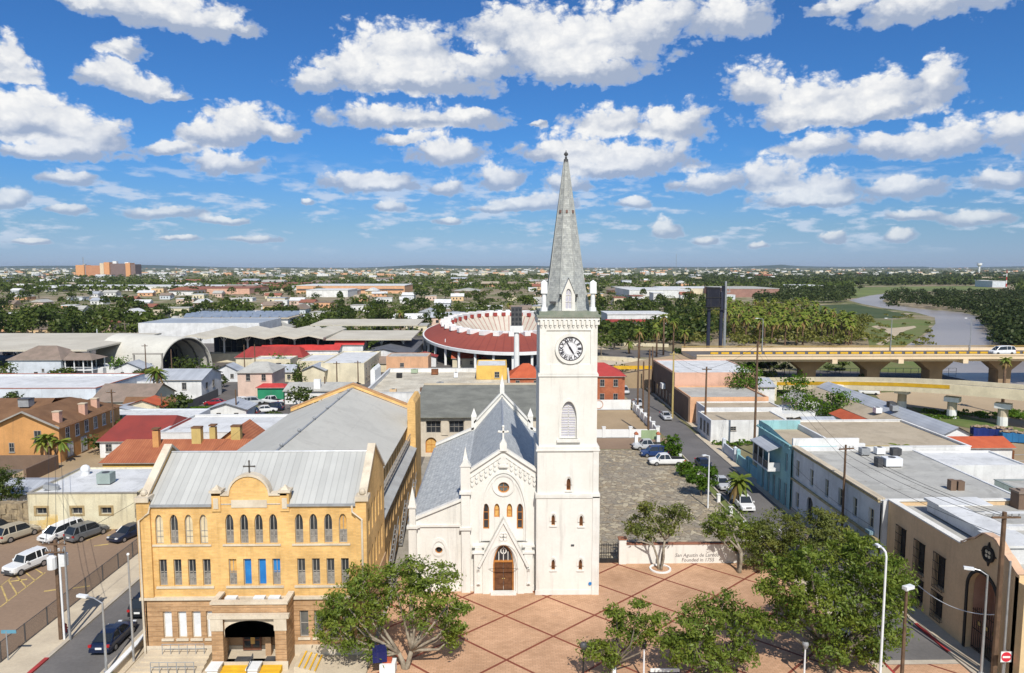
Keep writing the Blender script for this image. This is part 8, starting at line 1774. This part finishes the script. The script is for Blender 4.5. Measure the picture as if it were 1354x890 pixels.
q = MB(yellow_paint); q.box(36.0,37.0,50.3,50.7,.1,.75); q.sphere((36.2,50.6,.8),.3,8,5); q.sphere((36.7,50.5,.85),.3,8,5); tag(q.build('yellow_bollard', org=(36.5,50.5,0)), 'bright yellow kerb marker at the lower right corner', 'marker')
q = MB(dark_metal)
for k in range(4): x_, y_ = 37.9, 58+k*3.4
wood_pole('wooden utility pole in front of the grey building', *(lambda p: (37.9, 76.5))(0), at(1150,588,76.5)[1], ((.4,.9),), .14, az_=.2)
PX = [(997,602,452,'bare tall pole among the right-hand roofs by the garden wall'),(843,545,455,'first of the bare poles left of the right street'),(857,578,462,'slender pole by the white wall posts'),(850,545,478,'second bare pole left of the right street'),(889,553,465,'yellowish wooden pole at the salmon building corner'),(932,575,485,'dark wooden pole at the white store corner'),(862,520,458,'far pole behind the salmon building front')]
for k, (px, pb, pt, lab) in enumerate(PX):
    x_, y_ = G(px, pb); wood_pole(lab, x_, y_, at(px, pt, y_)[1], ((.5,.9),) if k in (1, 4, 5) else (), .2, mat=[pole_wood, concrete_old, w_olive][2 if k == 4 else 0], group='wooden poles along the right street')
for k, (px, pb, pt, lab) in enumerate(((194,505,455,'wooden pole in front of the hangar skin'),(228,505,462,'thin pole beside the hangar opening'),(313,557,515,'leaning brown pole by the dark maroon SUV'),(151,585,515,'black pole beside the gabled bungalow'),(215,560,520,'thin metal pole with dish near the bungalow'),(446,520,478,'pole in front of the cream block warehouse'),(474,522,477,'pole at the corner of the cream block warehouse'),(430,530,498,'short brown pole by the open shed'),(589,480,448,'slim pale pole below the arena roof'),(324,498,456,'thin mast above the red hipped roof'),(130,470,435,'white lamp mast left of the hangar'),(338,500,455,'dark mast over the cream house'))):
    x_, y_ = G(px, pb); wood_pole(lab, x_, y_, at(px, pt, y_)[1], ((.5,.8),) if k in (0, 3, 5, 6) else (), .16, mat=white_metal if k in (8, 10) else None, group='poles of the town behind')
x_, y_ = G(936,672); q = MB(white_metal); h_ = at(934,603,y_)[1]; t = thing('street_lamp', 'white street lamp with short arm beside the small round tree', 'street lamp', (x_, y_, 0)); q.cyl((x_,y_,0),(x_,y_,h_),.11,.08,8); q.build('pole', t); q = MB(white_metal); q.tube([(x_,y_,h_),(x_-.6,y_-.3,h_+.2)],.06,6); q.rbox((x_-.8,y_-.4,h_+.2),.3,.12,.08,.5); q.build('lamp_head', t)
random.seed(4)
for k in range(9):
    y = 79+k*5.2; q = MB(white_paint); q.box(29.55,29.95,y-.2,y+.2,0,1.1); q.rbox((29.75,y,1.14),.25,.25,.05); tag(q.build('bollard', org=(29.75,y,0)), 'squat white masonry bollard at the street edge of the cobbled lot', 'bollard', 'white bollards along the cobbled lot')
for k, (px, py) in enumerate(((963,655),(970,658))):
    x_, y_ = G(px, py); t = thing('parked_motorbike', ('left small pale motorbike behind the patrol car','right small pale motorbike behind the patrol car')[k], 'motorbike', (x_, y_, 0), 'motorbikes by the patrol car'); b = MB(P_['white']); b.rbox((x_,y_,.7),.18,.55,.16); b.rbox((x_,y_+.45,.95),.2,.1,.25); b.build('body', t)
    for d_ in (-.65,.65): b = MB(tyre_m); b.tube([(x_-.06,y_+d_,.32),(x_+.06,y_+d_,.32)],.32,12); b.build('wheel', t)
    b = MB(iron); b.rbox((x_,y_-.15,.92),.15,.35,.06); b.build('seat', t); b = MB(iron); b.tube([(x_-.35,y_+.45,1.1),(x_+.35,y_+.45,1.1)],.03,5); b.build('handlebar', t)
q = MB(cm('park_sign_green',(.35,.45,.25))); x_, y_ = G(858,590); q.box(x_-1.4,x_+1.4,y_,y_+.1,1.2,2.9); q.m(steel); q.cyl((x_-1.2,y_+.05,0),(x_-1.2,y_+.05,1.2),.06,n=6); q.cyl((x_+1.2,y_+.05,0),(x_+1.2,y_+.05,1.2),.06,n=6); tag(q.build('lot_sign', org=(x_,y_,0)), 'pale green sign panel by the cobbled lot gate posts', 'sign')
# overhead wires sag between poles
def wire(label, a, c, sag, r=.02, n=14, mat=None, group='overhead wires'):
    a, c = Vector(a), Vector(c); b = MB(mat or iron); b.tube([a.lerp(c, i/n) - Vector((0,0,sag*4*(i/n)*(1-i/n))) for i in range(n+1)], r, 4); return tag(b.build('overhead_wire', org=a), label, 'wire', group)
hA = at(1333,680,ys2)[1]; hB = at(1150,590,76.5)[1]
for k, (dx_, dz_) in enumerate(((-.9,0),(.3,0),(.9,-.0),(0,-1.4))): wire(('outer','second','third','lowest')[k]+' black wire from the gateway pole to the grey building pole', (xs_+.2+dx_,ys2,hA-.3+dz_), (37.9+dx_,76.5,hB-.3+dz_), .5)
wire('pale cable sagging from the gateway pole across the arch', (xs_+.1,ys2,5.3), (37.9,63.5,3.4), 1.0, .035, mat=white_metal)
x4, y4 = G(997,602); h4 = at(997,452,y4)[1]
for k, dz_ in enumerate((.4,1.6)): wire(('upper','lower')[k]+' black wire running on from the grey building pole past the balcony', (37.9,76.5,hB-dz_), (x4,y4,h4-dz_), .8)
wire('thin wire along the face of the grey building', (38.0,70.2,5.6), (37.8,90.5,6.6), .5, .02)
for k, (dx_, z_) in enumerate(((-.8,8.6),(.8,8.5),(0,7.9))): wire(('left','right','lower')[k]+' wire from the transformer pole over the parking lot', (xp+dx_,yp,z_), (-60+dx_,96,7.0), 1.0)
wire('wire from the transformer pole running back along the left street', (xp,yp,8.4), (-38,110,8.6), 1.0)
x5, y5 = G(932,575); x6, y6 = G(889,553)
for k, z_ in enumerate((.5,1.5)): wire(('upper','lower')[k]+' wire between the white store pole and the salmon corner pole', (x5,y5,at(932,485,y5)[1]-z_), (x6,y6,at(889,465,y6)[1]-z_), .5)
wire('wire crossing from the garden wall pole to the white store pole', (x4,y4,h4-.6), (x5,y5,at(932,485,y5)[1]-.4), .6)
# ------------------------------------------------------------------ air between here and the horizon
b = MB(); b.box(-17000,17000,-400,17000,-1.5,75)
hm = bpy.data.materials.new('haze'); hm.use_nodes = True; N = NT(hm.node_tree); N.n.clear(); o_ = N.node('ShaderNodeOutputMaterial'); v_ = N.node('ShaderNodeVolumePrincipled'); N.put(v_.inputs['Color'], (.72,.84,1.0)); v_.inputs['Density'].default_value = 4.0e-5; v_.inputs['Anisotropy'].default_value = .1; N.l.new(v_.outputs[0], o_.inputs['Volume'])
b.m(hm); tag(b.build('haze'), 'thin blue air over the whole town', 'haze', kind='stuff')
